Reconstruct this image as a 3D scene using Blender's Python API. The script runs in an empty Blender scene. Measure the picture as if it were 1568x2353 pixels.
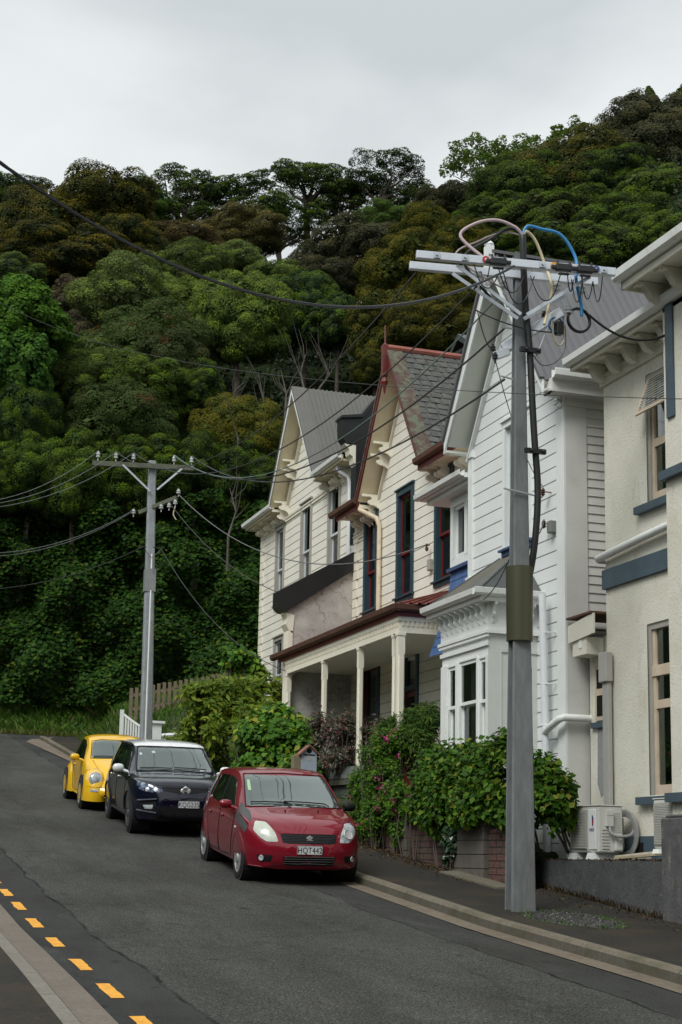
# A steep street of old timber houses under a wooded hill, on an overcast day
CLOUD_SEED = 10.4
SKY_ZENITH = .5
SUN_E = 2.05
import bpy, bmesh, math, random
import numpy as np
from mathutils import Vector, Matrix
from mathutils.bvhtree import BVHTree
R_ = math.radians
scene = bpy.context.scene
COL = scene.collection
ROOT = {}          # origin of each thing, so that its parts' meshes are stored relative to it

# ------------------------------------------------------------------ mesh building
class MB:
    def __init__(s):
        s.v = []; s.f = []; s.m = []
    def add(s, vs, fs, m=0):
        o = len(s.v)
        s.v.extend([tuple(p) for p in vs])
        for f in fs:
            s.f.append([i + o for i in f]); s.m.append(m)
    def quad(s, a, b, c, d, m=0): s.add([a, b, c, d], [(0, 1, 2, 3)], m)
    def box(s, x0, x1, y0, y1, z0, z1, m=0):
        s.add([(x0,y0,z0),(x1,y0,z0),(x1,y1,z0),(x0,y1,z0),(x0,y0,z1),(x1,y0,z1),(x1,y1,z1),(x0,y1,z1)],
              [(3,2,1,0),(4,5,6,7),(0,1,5,4),(1,2,6,5),(2,3,7,6),(3,0,4,7)], m)
    def hexa(s, p, m=0):      # 8 points: bottom ring then top ring
        s.add(p, [(3,2,1,0),(4,5,6,7),(0,1,5,4),(1,2,6,5),(2,3,7,6),(3,0,4,7)], m)
    def beam(s, a, b, w, h, up=(0,0,1), m=0):
        a = Vector(a); b = Vector(b); d = (b - a).normalized(); up = Vector(up)
        x = d.cross(up)
        if x.length < 1e-5: x = d.cross(Vector((1,0,0)))
        x.normalize(); u = x.cross(d)
        p = []
        for q in (a, b):
            for sx, su in ((-1,-1),(1,-1),(1,1),(-1,1)):
                p.append(q + x*sx*w/2 + u*su*h/2)
        s.add(p, [(0,1,2,3),(7,6,5,4),(0,4,5,1),(1,5,6,2),(2,6,7,3),(3,7,4,0)], m)
    def prism(s, poly, fn, t0, t1, m=0, caps=True):
        n = len(poly)
        vs = [fn(a, b, t0) for a, b in poly] + [fn(a, b, t1) for a, b in poly]
        fs = [(i, (i+1) % n, n + (i+1) % n, n + i) for i in range(n)]
        if caps: fs += [tuple(range(n-1, -1, -1)), tuple(range(n, 2*n))]
        s.add(vs, fs, m)
    def tube(s, pts, r, n=6, m=0, caps=True):
        pts = [Vector(p) for p in pts]; k = len(pts)
        rs = r if isinstance(r, (list, tuple)) else [r]*k
        vs = []; x = None
        for i, p in enumerate(pts):
            d = (pts[min(i+1, k-1)] - pts[max(i-1, 0)])
            d = d.normalized() if d.length > 1e-9 else Vector((0,0,1))
            if x is None:
                x = d.cross(Vector((0,0,1)))
                if x.length < .05: x = d.cross(Vector((1,0,0)))
            x = (x - d*x.dot(d)).normalized(); y = d.cross(x)
            for j in range(n):
                a = 2*math.pi*j/n
                vs.append(p + (x*math.cos(a) + y*math.sin(a))*rs[i])
        fs = [(i*n+j, i*n+(j+1) % n, (i+1)*n+(j+1) % n, (i+1)*n+j) for i in range(k-1) for j in range(n)]
        if caps: fs += [tuple(range(n-1, -1, -1)), tuple(range((k-1)*n, k*n))]
        s.add(vs, fs, m)
    def lathe(s, prof, c, ax=(0,0,1), n=16, m=0):
        ax = Vector(ax).normalized(); c = Vector(c)
        x = ax.cross(Vector((0,0,1)))
        if x.length < .05: x = ax.cross(Vector((1,0,0)))
        x.normalize(); y = ax.cross(x); k = len(prof)
        vs = [c + ax*h + (x*math.cos(2*math.pi*j/n) + y*math.sin(2*math.pi*j/n))*r for r, h in prof for j in range(n)]
        fs = [(i*n+j, i*n+(j+1) % n, (i+1)*n+(j+1) % n, (i+1)*n+j) for i in range(k-1) for j in range(n)]
        if prof[0][0] > 1e-6: fs.append(tuple(range(n-1, -1, -1)))
        if prof[-1][0] > 1e-6: fs.append(tuple(range((k-1)*n, k*n)))
        s.add(vs, fs, m)
    def ball(s, c, r, n=10, m=0, sq=(1,1,1)):
        k = 7
        vs = []
        for i in range(k):
            t = math.pi*i/(k-1)
            for j in range(n):
                a = 2*math.pi*j/n
                vs.append((c[0]+r*sq[0]*math.sin(t)*math.cos(a), c[1]+r*sq[1]*math.sin(t)*math.sin(a), c[2]+r*sq[2]*math.cos(t)))
        s.add(vs, [(i*n+j, (i+1)*n+j, (i+1)*n+(j+1) % n, i*n+(j+1) % n) for i in range(k-1) for j in range(n)], m)
    def build(s, name, mats, parent=None, smooth=False, local=False, bevel=0, normals=True, auto=None):
        me = bpy.data.meshes.new(name)
        off = (0,0,0)
        if parent is not None and not local:
            q = parent
            while q.parent is not None: q = q.parent
            off = ROOT.get(q.name, (0,0,0))
        vs = [(a-off[0], b-off[1], c-off[2]) for a, b, c in s.v]
        me.from_pydata(vs, [], s.f)
        if not isinstance(mats, (list, tuple)): mats = [mats]
        for q in mats: me.materials.append(q)
        if len(mats) > 1: me.polygons.foreach_set('material_index', s.m)
        if normals:
            bm = bmesh.new(); bm.from_mesh(me); bmesh.ops.recalc_face_normals(bm, faces=bm.faces); bm.to_mesh(me); bm.free()
        if smooth: me.polygons.foreach_set('use_smooth', [True]*len(me.polygons))
        if auto is not None:
            me.polygons.foreach_set('use_smooth', [True]*len(me.polygons))
            me.set_sharp_from_angle(angle=R_(auto))
        o = bpy.data.objects.new(name, me); COL.objects.link(o)
        if parent is not None: o.parent = parent
        if bevel:
            b = o.modifiers.new('bevel', 'BEVEL'); b.width = bevel; b.segments = 2; b.limit_method = 'ANGLE'
        return o

def tag(o, label=None, cat=None, group=None, kind=None):
    if label: o['label'] = label
    if cat: o['category'] = cat
    if group: o['group'] = group
    if kind: o['kind'] = kind
    return o
def thing(name, label, cat, loc=(0,0,0), group=None, rot=None):
    o = bpy.data.objects.new(name, None); COL.objects.link(o)
    o.location = loc; o.empty_display_size = .2
    if rot: o.rotation_euler = rot
    ROOT[o.name] = tuple(loc)
    return tag(o, label, cat, group)
def copy_part(src, name, parent, move):
    c = src.copy(); c.name = name; COL.objects.link(c); c.parent = parent
    c.location = Vector(src.location) + Vector(move)
    return c
def copy_tree(o, parent=None):
    c = o.copy(); COL.objects.link(c); c.parent = parent
    for ch in list(o.children): copy_tree(ch, c)
    return c
def lerp(a, b, t): return a + (b-a)*t
def pl(x, tab):          # piecewise linear table
    if x <= tab[0][0]: return tab[0][1] + (x-tab[0][0])*(tab[1][1]-tab[0][1])/(tab[1][0]-tab[0][0])
    for (a, b), (c, d) in zip(tab, tab[1:]):
        if x <= c: return b + (d-b)*(x-a)/(c-a)
    return tab[-1][1]

# ------------------------------------------------------------------ materials
class NT:
    def __init__(s, name):
        s.mat = bpy.data.materials.new(name); s.mat.use_nodes = True
        s.t = s.mat.node_tree; s.n = s.t.nodes
        s.p = s.n['Principled BSDF']; s.out = s.n['Material Output']
    def node(s, typ, **kw):
        q = s.n.new(typ)
        for k, v in kw.items(): setattr(q, k, v)
        return q
    def link(s, a, b): s.t.links.new(a, b)
    def coord(s, kind='Object', scale=(1,1,1)):
        tc = s.node('ShaderNodeTexCoord'); mp = s.node('ShaderNodeMapping'); mp.inputs['Scale'].default_value = scale
        s.link(tc.outputs[kind], mp.inputs['Vector']); return mp.outputs['Vector']
    def noise(s, vec, scale, detail=4, rough=.55):
        q = s.node('ShaderNodeTexNoise'); q.inputs['Scale'].default_value = scale
        q.inputs['Detail'].default_value = detail; q.inputs['Roughness'].default_value = rough
        s.link(vec, q.inputs['Vector']); return q.outputs['Fac']
    def ramp(s, fac, stops):
        q = s.node('ShaderNodeValToRGB'); e = q.color_ramp.elements
        while len(e) < len(stops): e.new(.5)
        for i, (p, c) in enumerate(stops):
            e[i].position = p; e[i].color = (c if isinstance(c, (tuple, list)) else (c,c,c)) + (1,) if not isinstance(c, (int, float)) else (c,c,c,1)
        s.link(fac, q.inputs['Fac']); return q.outputs['Color']
    def mix(s, fac, a, b, mode='MIX'):
        q = s.node('ShaderNodeMix', data_type='RGBA', blend_type=mode)
        for sock, v in ((q.inputs['Factor'], fac), (q.inputs['A'], a), (q.inputs['B'], b)):
            if isinstance(v, (int, float)): sock.default_value = v
            elif isinstance(v, (tuple, list)): sock.default_value = tuple(v) + (1,)
            else: s.link(v, sock)
        return q.outputs['Result']
    def math(s, op, a, b=0):
        q = s.node('ShaderNodeMath', operation=op)
        for sock, v in ((q.inputs[0], a), (q.inputs[1], b)):
            if isinstance(v, (int, float)): sock.default_value = v
            else: s.link(v, sock)
        return q.outputs[0]
    def bump(s, h, strength=.3, dist=.01):
        q = s.node('ShaderNodeBump'); q.inputs['Strength'].default_value = strength; q.inputs['Distance'].default_value = dist
        s.link(h, q.inputs['Height']); s.link(q.outputs['Normal'], s.p.inputs['Normal'])
    def base(s, c):
        if isinstance(c, (tuple, list)): s.p.inputs['Base Color'].default_value = tuple(c) + (1,)
        else: s.link(c, s.p.inputs['Base Color'])
    def set(s, **kw):
        for k, v in kw.items(): s.p.inputs[k.replace('_', ' ')].default_value = v
        return s.mat

def sc(c, k): return tuple(min(1, x*k) for x in c)
def paint(name, col, rough=.55, var=.1, scale=3., stain=None, amount=.35, sscale=1.6, streak=1., bump=0, bscale=60, metal=0, coat=0, spec=.5):
    """a painted / plain surface: soft tone variation, optional stains with their own shape, fine bump"""
    t = NT(name); v = t.coord()
    c = t.ramp(t.noise(v, scale), [(.3, sc(col, 1-var)), (.7, sc(col, 1+var))])
    if stain:
        vs = t.coord('Object', (1, 1, streak))
        f = t.ramp(t.noise(vs, sscale, 8, .68), [(.56, 0.), (.56+.22, amount)])
        c = t.mix(f, c, stain)
    t.base(c)
    if bump: t.bump(t.noise(v, bscale, 3), bump, .01)
    return t.set(Roughness=rough, Metallic=metal, Coat_Weight=coat, Specular_IOR_Level=spec)
def flat(name, col, rough=.5, metal=0, spec=.5):
    t = NT(name); v = t.coord()
    t.base(t.ramp(t.noise(v, 9), [(.3, sc(col, .88)), (.7, sc(col, 1.1))]))
    return t.set(Roughness=rough, Metallic=metal, Specular_IOR_Level=spec)
def glass(name, tint=(.03,.035,.035), see=.55, rough=.03, f0=.12):
    """window glass: part see-through, part mirror (stronger at a glancing angle), slightly wavy"""
    t = NT(name)
    tr = t.node('ShaderNodeBsdfTransparent'); tr.inputs['Color'].default_value = (see, see*1.02, see*1.0, 1)
    gl = t.node('ShaderNodeBsdfGlossy'); gl.inputs['Roughness'].default_value = rough; gl.inputs['Color'].default_value = (.9,.95,.95,1)
    lw = t.node('ShaderNodeFresnel'); lw.inputs['IOR'].default_value = 1.5
    f = t.math('ADD', lw.outputs['Fac'], f0)
    b = t.node('ShaderNodeBump'); b.inputs['Strength'].default_value = .12; b.inputs['Distance'].default_value = .02
    t.link(t.noise(t.coord(), 1.6, 2), b.inputs['Height']); t.link(b.outputs['Normal'], gl.inputs['Normal'])
    mx = t.node('ShaderNodeMixShader'); t.link(f, mx.inputs['Fac']); t.link(tr.outputs[0], mx.inputs[1]); t.link(gl.outputs[0], mx.inputs[2])
    t.link(mx.outputs[0], t.out.inputs['Surface']); t.n.remove(t.p)
    return t.mat
def leafmat(name, stops, rough=.5, trans=.25, spec=.35, tint=True):
    """leaf colours vary from leaf to leaf (random per island) and by the object's own colour"""
    t = NT(name); g = t.node('ShaderNodeNewGeometry')
    c = t.ramp(g.outputs['Random Per Island'], stops)
    if tint:
        oi = t.node('ShaderNodeObjectInfo'); c = t.mix(1., c, oi.outputs['Color'], 'MULTIPLY')
    t.base(c)
    tl = t.node('ShaderNodeBsdfTranslucent'); t.link(c, tl.inputs['Color'])
    mx = t.node('ShaderNodeMixShader'); mx.inputs['Fac'].default_value = trans
    t.link(t.p.outputs[0], mx.inputs[1]); t.link(tl.outputs[0], mx.inputs[2]); t.link(mx.outputs[0], t.out.inputs['Surface'])
    return t.set(Roughness=rough, Specular_IOR_Level=spec)
# ------------------------------------------------------------------ camera, sky, sun
# metres; +Y runs up the street, +X across it towards the houses, z = 0 at the eye of the photographer
YAW, PITCH, ROLL = R_(18.7), R_(10.0), .018
_h = Vector((math.sin(YAW), math.cos(YAW), 0)); _r = Vector((math.cos(YAW), -math.sin(YAW), 0))
_f = _h*math.cos(PITCH) + Vector((0,0,math.sin(PITCH)))
_u = -_h*math.sin(PITCH) + Vector((0,0,math.cos(PITCH)))
_U = _u*math.cos(ROLL) - _r*math.sin(ROLL); _R = _r*math.cos(ROLL) + _u*math.sin(ROLL)
cd = bpy.data.cameras.new('camera'); cam = bpy.data.objects.new('camera', cd); COL.objects.link(cam)
cam.matrix_world = Matrix(((_R.x,_U.x,-_f.x,0),(_R.y,_U.y,-_f.y,0),(_R.z,_U.z,-_f.z,0),(0,0,0,1)))
cd.sensor_fit = 'VERTICAL'; cd.sensor_height = 36; cd.lens = 3500/2353*36
cd.shift_y = 180/2353; cd.clip_start = .1; cd.clip_end = 6000
scene.camera = cam
def ray(x, y):           # direction seen at a point of the photograph (1568 x 2353 units)
    return _f*3500 + _R*(x-784) + _U*(1356-y)
def at(x, y, X=None, Y=None, D=None):
    q = ray(x, y)
    k = X/q.x if X is not None else Y/q.y if Y is not None else D/math.hypot(q.x, q.y)
    return q*k

scene.render.engine = 'CYCLES'
scene.cycles.use_denoising = True
scene.cycles.max_bounces = 6; scene.cycles.transparent_max_bounces = 10
scene.cycles.diffuse_bounces = 3; scene.cycles.glossy_bounces = 3
scene.cycles.sample_clamp_indirect = 4
scene.view_settings.view_transform = 'Standard'; scene.view_settings.look = 'None'
scene.view_settings.exposure = 0.14; scene.view_settings.gamma = 1

SUN_EL, SUN_AZ = R_(48), R_(232)     # behind the camera, over its left shoulder, veiled by cloud
w = bpy.data.worlds.new('World'); scene.world = w; w.use_nodes = True
nt = w.node_tree; nt.nodes.clear()
def wn(typ, **kw):
    q = nt.nodes.new(typ)
    for k, v in kw.items(): setattr(q, k, v)
    return q
def wmath(op, a, b=0):
    q = wn('ShaderNodeMath', operation=op)
    for s_, v in ((q.inputs[0], a), (q.inputs[1], b)):
        if isinstance(v, (int, float)): s_.default_value = v
        else: nt.links.new(v, s_)
    return q.outputs[0]
sky = wn('ShaderNodeTexSky', sky_type='NISHITA'); sky.sun_disc = False
sky.sun_elevation = SUN_EL; sky.sun_rotation = SUN_AZ
b_sky = wn('ShaderNodeBackground'); b_sky.inputs['Strength'].default_value = .1
nt.links.new(sky.outputs[0], b_sky.inputs['Color'])
tc = wn('ShaderNodeTexCoord'); sp = wn('ShaderNodeSeparateXYZ'); nt.links.new(tc.outputs['Generated'], sp.inputs[0])
zz = wmath('MAXIMUM', sp.outputs['Z'], 0.0)
den = wmath('ADD', zz, .22)
cx_ = wmath('DIVIDE', sp.outputs['X'], den); cy_ = wmath('DIVIDE', sp.outputs['Y'], den)
cb = wn('ShaderNodeCombineXYZ'); nt.links.new(cx_, cb.inputs[0]); nt.links.new(cy_, cb.inputs[1]); cb.inputs[2].default_value = CLOUD_SEED
n1 = wn('ShaderNodeTexNoise'); n1.inputs['Scale'].default_value = 1.7; n1.inputs['Detail'].default_value = 6; n1.inputs['Roughness'].default_value = .45
n1.inputs['Distortion'].default_value = .3
nt.links.new(cb.outputs[0], n1.inputs['Vector'])
cr = wn('ShaderNodeValToRGB'); nt.links.new(n1.outputs['Fac'], cr.inputs['Fac'])
for e, (p, c) in zip([cr.color_ramp.elements[0], cr.color_ramp.elements[1], cr.color_ramp.elements.new(.5)],
                     [(.36, (.505,.54,.545,1)), (.64, (.94,.95,.94,1)), (.5, (.685,.715,.715,1))]):
    e.position = p; e.color = c
boost = wmath('ADD', 1.0, wmath('MULTIPLY', wmath('POWER', zz, 1.5), SKY_ZENITH))   # an overcast sky is brightest overhead
vm = wn('ShaderNodeVectorMath', operation='SCALE'); nt.links.new(cr.outputs[0], vm.inputs[0]); nt.links.new(boost, vm.inputs['Scale'])
b_cl = wn('ShaderNodeBackground'); nt.links.new(vm.outputs[0], b_cl.inputs['Color']); b_cl.inputs['Strength'].default_value = 1.0
mxs = wn('ShaderNodeMixShader'); mxs.inputs[0].default_value = .9
nt.links.new(b_sky.outputs[0], mxs.inputs[1]); nt.links.new(b_cl.outputs[0], mxs.inputs[2])
wo = wn('ShaderNodeOutputWorld'); nt.links.new(mxs.outputs[0], wo.inputs['Surface'])
sl = bpy.data.lights.new('sun', 'SUN'); sl.energy = SUN_E; sl.angle = R_(25); sl.color = (1, .985, .945)
so = bpy.data.objects.new('sun', sl); COL.objects.link(so)
sd = Vector((math.sin(SUN_AZ)*math.cos(SUN_EL), math.cos(SUN_AZ)*math.cos(SUN_EL), math.sin(SUN_EL)))
so.rotation_euler = sd.to_track_quat('Z', 'Y').to_euler()

# ------------------------------------------------------------------ the lie of the land
GZ = [(-40,-4.6), (0,-2.0), (9.9,-1.2), (12.2,-1.02), (16,-.755), (20.9,-.30), (27.2,.385), (31.6,.92), (34,1.19), (46.8,2.9), (53.4,3.85), (57,4.3), (61,4.6), (80,5.2)]
def gz(Y): return pl(Y, GZ)
def sstep(a, b, x):
    t = max(0, min(1, (x-a)/(b-a))); return t*t*(3-2*t)
def foot(L): return 61.0 if L < 3 else max(43.0, 61 - (L-3)*1.0)
def hill(X, Y):          # height of the wooded hill above the eye (only where it rises)
    D = X*_h.x + Y*_h.y; L = X*_r.x + Y*_r.y
    u = D - foot(L)
    if u <= 0: return -99
    ridge = 41 + 17*sstep(9, 42, L) + 9*sstep(-12, -60, L) - 2*sstep(-3, 2, L)*sstep(12, 6, L)
    z = 4.6 + (1.55*u if u < 9 else 13.95 + .6*(u-9))
    z += .8*math.sin(.31*X+.2*Y)*math.sin(.23*Y-.1*X)
    if z > ridge: z = ridge - .12*(z-ridge)
    return z
def lot(X, Y):
    if Y < 19.7: z = .03 if Y > 14 else max(gz(Y)+.3, -3.)
    elif Y < 43: z = gz(Y) + .55
    else: z = gz(Y) - .1
    if X > 18: z = max(z, z + (X-18)*.22)
    return z
def land(X, Y):
    zh = hill(X, Y)
    if (X > 9.65 or (X > 9.17 and Y > 19.7)) and Y < 56: z = lot(X, Y)
    elif X > -7 and Y < 63: z = gz(Y) - .35
    elif X <= -7 and Y < 60: z = gz(min(Y, 60)) - .35 + min(13., (-7-X)*.9)  # unseen bank across the street, added to darken reflections in paint and windows
    else: z = gz(60) - .1
    if Y < -10: z = max(z, -3 + min(17., (-10-Y)*.9))  # rise behind the camera, added unseen to darken reflections in the cars
    return max(z, zh)

ASPH = NT('chip_seal_asphalt'); v = ASPH.coord()
sx_ = ASPH.node('ShaderNodeSeparateXYZ'); ASPH.link(v, sx_.inputs[0])
wob = ASPH.math('MULTIPLY', ASPH.math('SUBTRACT', ASPH.noise(v, .7, 5), .5), .35)
xx = ASPH.math('ADD', sx_.outputs['X'], wob)
fine = ASPH.noise(v, 55, 2, .7)
chip = ASPH.ramp(fine, [(.30, (.016,.0165,.016)), (.5, (.048,.050,.045)), (.70, (.122,.124,.114))])
smooth_ = ASPH.ramp(fine, [(.3, (.030,.031,.030)), (.7, (.050,.051,.049))])
mot = ASPH.ramp(ASPH.noise(ASPH.coord('Object', (1, .35, 1)), .9, 6, .62), [(.32, .72), (.68, 1.3)])
strip = ASPH.ramp(ASPH.math('MULTIPLY', xx, .1), [(.268, 1.), (.276, 0.), (.632, 0.), (.642, .9)])   # smoother patched strips by each kerb
strip.node.color_ramp.interpolation = 'LINEAR'
c = ASPH.mix(1., ASPH.mix(strip, chip, smooth_), mot, 'MULTIPLY')
vor = ASPH.node('ShaderNodeTexVoronoi', feature='DISTANCE_TO_EDGE'); vor.inputs['Scale'].default_value = .32
wv = ASPH.node('ShaderNodeVectorMath', operation='ADD'); ASPH.link(v, wv.inputs[0])
nc = ASPH.node('ShaderNodeTexNoise'); nc.inputs['Scale'].default_value = 1.3; nc.inputs['Detail'].default_value = 6; ASPH.link(v, nc.inputs['Vector']); ASPH.link(nc.outputs['Color'], wv.inputs[1])
ASPH.link(wv.outputs[0], vor.inputs['Vector'])
crk = ASPH.ramp(vor.outputs['Distance'], [(.0, .3), (.006, .2), (.012, 0.)])
c = ASPH.mix(crk, c, (.014,.014,.014))
for x_s in (2.72, 6.36):        # seams of the kerbside strips, opened into cracks here and there
    dist = ASPH.math('ABSOLUTE', ASPH.math('SUBTRACT', xx, x_s))
    c = ASPH.mix(ASPH.math('MULTIPLY', ASPH.ramp(dist, [(.008,.9),(.028,0.)]), ASPH.ramp(ASPH.noise(v, 1.1, 3), [(.38,.25),(.55,1.)])), c, (.008,.008,.008))
scuff = ASPH.math('MULTIPLY', ASPH.ramp(ASPH.noise(ASPH.coord('Object', (1,.3,1)), 1.7, 7, .72), [(.56,0.),(.70,.5)]), ASPH.ramp(fine, [(.4,0.),(.6,1.)]))
c = ASPH.mix(scuff, c, (.13,.13,.12))
oil = ASPH.ramp(ASPH.noise(v, 2.6, 4, .5), [(.68,0.),(.76,.55)])
c = ASPH.mix(oil, c, (.010,.010,.010))
brn = ASPH.ramp(ASPH.noise(v, .55, 5, .6), [(.58, 0.), (.75, .35)])
c = ASPH.mix(brn, c, (.06,.05,.036))
ASPH.base(c); ASPH.bump(fine, .55, .012); M_ASPH = ASPH.set(Roughness=.9, Specular_IOR_Level=.12)

PTH = NT('footpath_asphalt'); v = PTH.coord()
c = PTH.ramp(PTH.noise(v, 40, 3, .7), [(.3, (.014,.0135,.0125)), (.7, (.038,.036,.032))])
c = PTH.mix(PTH.ramp(PTH.noise(v, .8, 7, .65), [(.45, 0.), (.66, .6)]), c, (.062,.046,.026))
c = PTH.mix(PTH.ramp(PTH.noise(v, 2.1, 7, .7), [(.57, 0.), (.7, .5)]), c, (.032,.037,.016))
c = PTH.mix(PTH.ramp(PTH.noise(v, 17, 2, .5), [(.73, 0.), (.76, .75)]), c, (.13,.105,.07))
PTH.base(c); PTH.bump(PTH.noise(v, 60, 3), .35, .01); M_PATH = PTH.set(Roughness=.85, Specular_IOR_Level=.2)
def concrete(name, col, stain=(.05,.055,.03), amount=.5, rough=.85):
    t = NT(name); v = t.coord()
    c = t.ramp(t.noise(v, 26, 5, .65), [(.25, sc(col, .72)), (.75, sc(col, 1.2))])
    c = t.mix(t.ramp(t.noise(v, 1.7, 8, .7), [(.45, 0.), (.7, amount)]), c, stain)
    c = t.mix(t.ramp(t.noise(v, 90, 2), [(.68, 0.), (.74, .5)]), c, sc(col, .4))
    t.base(c); t.bump(t.noise(v, 45, 4, .7), .3, .008)
    return t.set(Roughness=rough, Specular_IOR_Level=.25)
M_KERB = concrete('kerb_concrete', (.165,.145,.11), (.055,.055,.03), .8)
M_KFACE = concrete('dark_mossy_kerb_face', (.10,.092,.075), (.055,.055,.018), .85)  # face in a darker tone than the kerb top, with mossy stains
M_PAN = concrete('gutter_concrete', (.175,.145,.112), (.07,.06,.035), .65)
M_KERBL = concrete('clean_kerb_concrete', (.205,.19,.165), (.14,.125,.1), .45)
M_PANL = concrete('channel_concrete', (.175,.15,.125), (.12,.098,.078), .55)
M_YEL = paint('yellow_road_paint', (.74,.35,.035), .7, .12, 12, (.07,.06,.045), .8, 16)
M_SOIL = NT('hill_soil'); v = M_SOIL.coord()
c = M_SOIL.ramp(M_SOIL.noise(v, .35, 8, .7), [(.3, (.008,.012,.005)), (.55, (.017,.03,.009)), (.8, (.028,.026,.013))])
M_SOIL.base(c); M_SOIL.bump(M_SOIL.noise(v, 2.5, 5), .6, .3); M_SOIL = M_SOIL.set(Roughness=.95, Specular_IOR_Level=.1)

def sheet(name, xs, ys, zf, mat):
    me = bpy.data.meshes.new(name)
    vs = [(x, y, zf(x, y)) for y in ys for x in xs]; n = len(xs)
    me.from_pydata(vs, [], [(j*n+i, j*n+i+1, (j+1)*n+i+1, (j+1)*n+i) for j in range(len(ys)-1) for i in range(n-1)])
    me.materials.append(mat); me.polygons.foreach_set('use_smooth', [True]*len(me.polygons))
    o = bpy.data.objects.new(name, me); COL.objects.link(o); return tag(o, kind='structure')
xs = [-2500,-1200,-600,-350,-220,-150] + [x for x in range(-110, -8, 5)] + [-7,-5,0,2,5,8,9.14,9.2,9.62,9.68,10.5,12,14,17,20] + [x for x in range(23, 110, 4)] + [130,170,240,350,600,1200,2500]
ys = [-600,-250,-100,-60,-40,-30,-24,-18,-13,-10,-4] + [2*y for y in range(0, 7)] + [14.2,16,18,19.6,19.8,22,25,28,31,34,37,40,42.9,44,45,46,47,48,50,52,54,55.9,56.1,58] + [60+1.5*k for k in range(12)] + [78+3.5*k for k in range(30)] + [190,240,330,500,900,1600,3000]
sheet('ground', xs, ys, land, M_SOIL)
yr = [-10+2*k for k in range(32)]
sheet('road', [1.6, 3, 4.5, 6, 7.32], [y for y in yr if y < 53] + [53.4], lambda x, y: gz(y), M_ASPH)
def apron(x, y): return gz(y) + (.0 if y < 55 else .0)
sheet('cross_street', [-60,-30,-10,0,4,7.45,9,12,16], [53.4,55,57,59,61,63], lambda x, y: gz(y)+.001, M_ASPH)
# right: channel, kerb, footpath.  the footpath ends in a rounded corner at the cross street
def path_strip(name, x0, x1, y0, y1, dz, mat, step=1.0, end_x=None):
    n = int((y1-y0)/step)
    ys_ = [y0 + (y1-y0)*k/n for k in range(n+1)]
    return sheet(name, [lerp(x0, x1, k/3) for k in range(4)], ys_, lambda x, y: gz(y)+dz, mat)
path_strip('footpath', 7.38, 9.44, -10, 53.3, .125, M_PATH)
path_strip('gutter', 6.99, 7.25, -10, 53.6, .008, M_PAN)
kb = MB(); y = -9.0; rng = random.Random(5)
while y < 52.5:
    ln = rng.uniform(1.7, 2.0); a, b = y+.006, y+ln-.006
    n = 3
    for k in range(n):
        p, q = lerp(a, b, k/n), lerp(a, b, (k+1)/n)
        pr = lambda Y: [(7.235, Y, gz(Y)-.1), (7.26, Y, gz(Y)+.095), (7.285, Y, gz(Y)+.128), (7.385, Y, gz(Y)+.132), (7.385, Y, gz(Y)-.1)]
        A, B = pr(p), pr(q)
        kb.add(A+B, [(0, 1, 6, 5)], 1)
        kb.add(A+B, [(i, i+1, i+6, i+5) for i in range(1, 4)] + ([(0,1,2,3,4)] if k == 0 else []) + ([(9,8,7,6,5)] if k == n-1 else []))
    y += ln
N = 9                       # the corner, swinging round towards the houses
arc = [(7.25+1.9*(1-math.cos(t)), 52.4+1.9*math.sin(t)) for t in [math.pi/2*k/N for k in range(N+1)]] + [(13, 54.3)]
for (xa, ya), (xb, yb) in zip(arc, arc[1:]):
    d = Vector((xb-xa, yb-ya)).normalized(); nx, ny = d.y*.15, -d.x*.15
    za, zb = gz(ya), gz(yb)
    kb.hexa([(xa,ya,za-.1),(xa+nx,ya+ny,za-.1),(xb+nx,yb+ny,zb-.1),(xb,yb,zb-.1),(xa,ya,za+.13),(xa+nx,ya+ny,za+.13),(xb+nx,yb+ny,zb+.13),(xb,yb,zb+.13)])
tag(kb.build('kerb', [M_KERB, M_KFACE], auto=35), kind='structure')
cp = MB(); pts = [(x+.1, y-.12) for x, y in arc]
cp.add([(9.44, 51.5, gz(51.5)+.124)] + [(x, y, gz(y)+.124) for x, y in pts] + [(13, 51.5, gz(51.5)+.124)], [(0, i+1, i+2) for i in range(len(pts))])
cp.add([(7.38, 52.2, gz(52.2)+.124)] + [(9.44, 51.5, gz(51.5)+.124)] + [(x, y, gz(y)+.124) for x, y in reversed(pts[:8])], [tuple(range(10))])
tag(cp.build('corner_footpath', M_PATH), kind='structure')
pn = MB()
for k in range(6):          # pale channel fanning out at the corner
    pass
tri = [(6.99, 44.0), (6.6, 52.6), (6.95, 54.0), (8.1, 55.1), (8.8, 54.32), (7.4, 53.4), (7.25, 52.0)]
pn.add([(x, y, gz(y)+.012) for x, y in tri], [tuple(range(len(tri)))])
tag(pn.build('corner_gutter', M_PAN), kind='structure')
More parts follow.
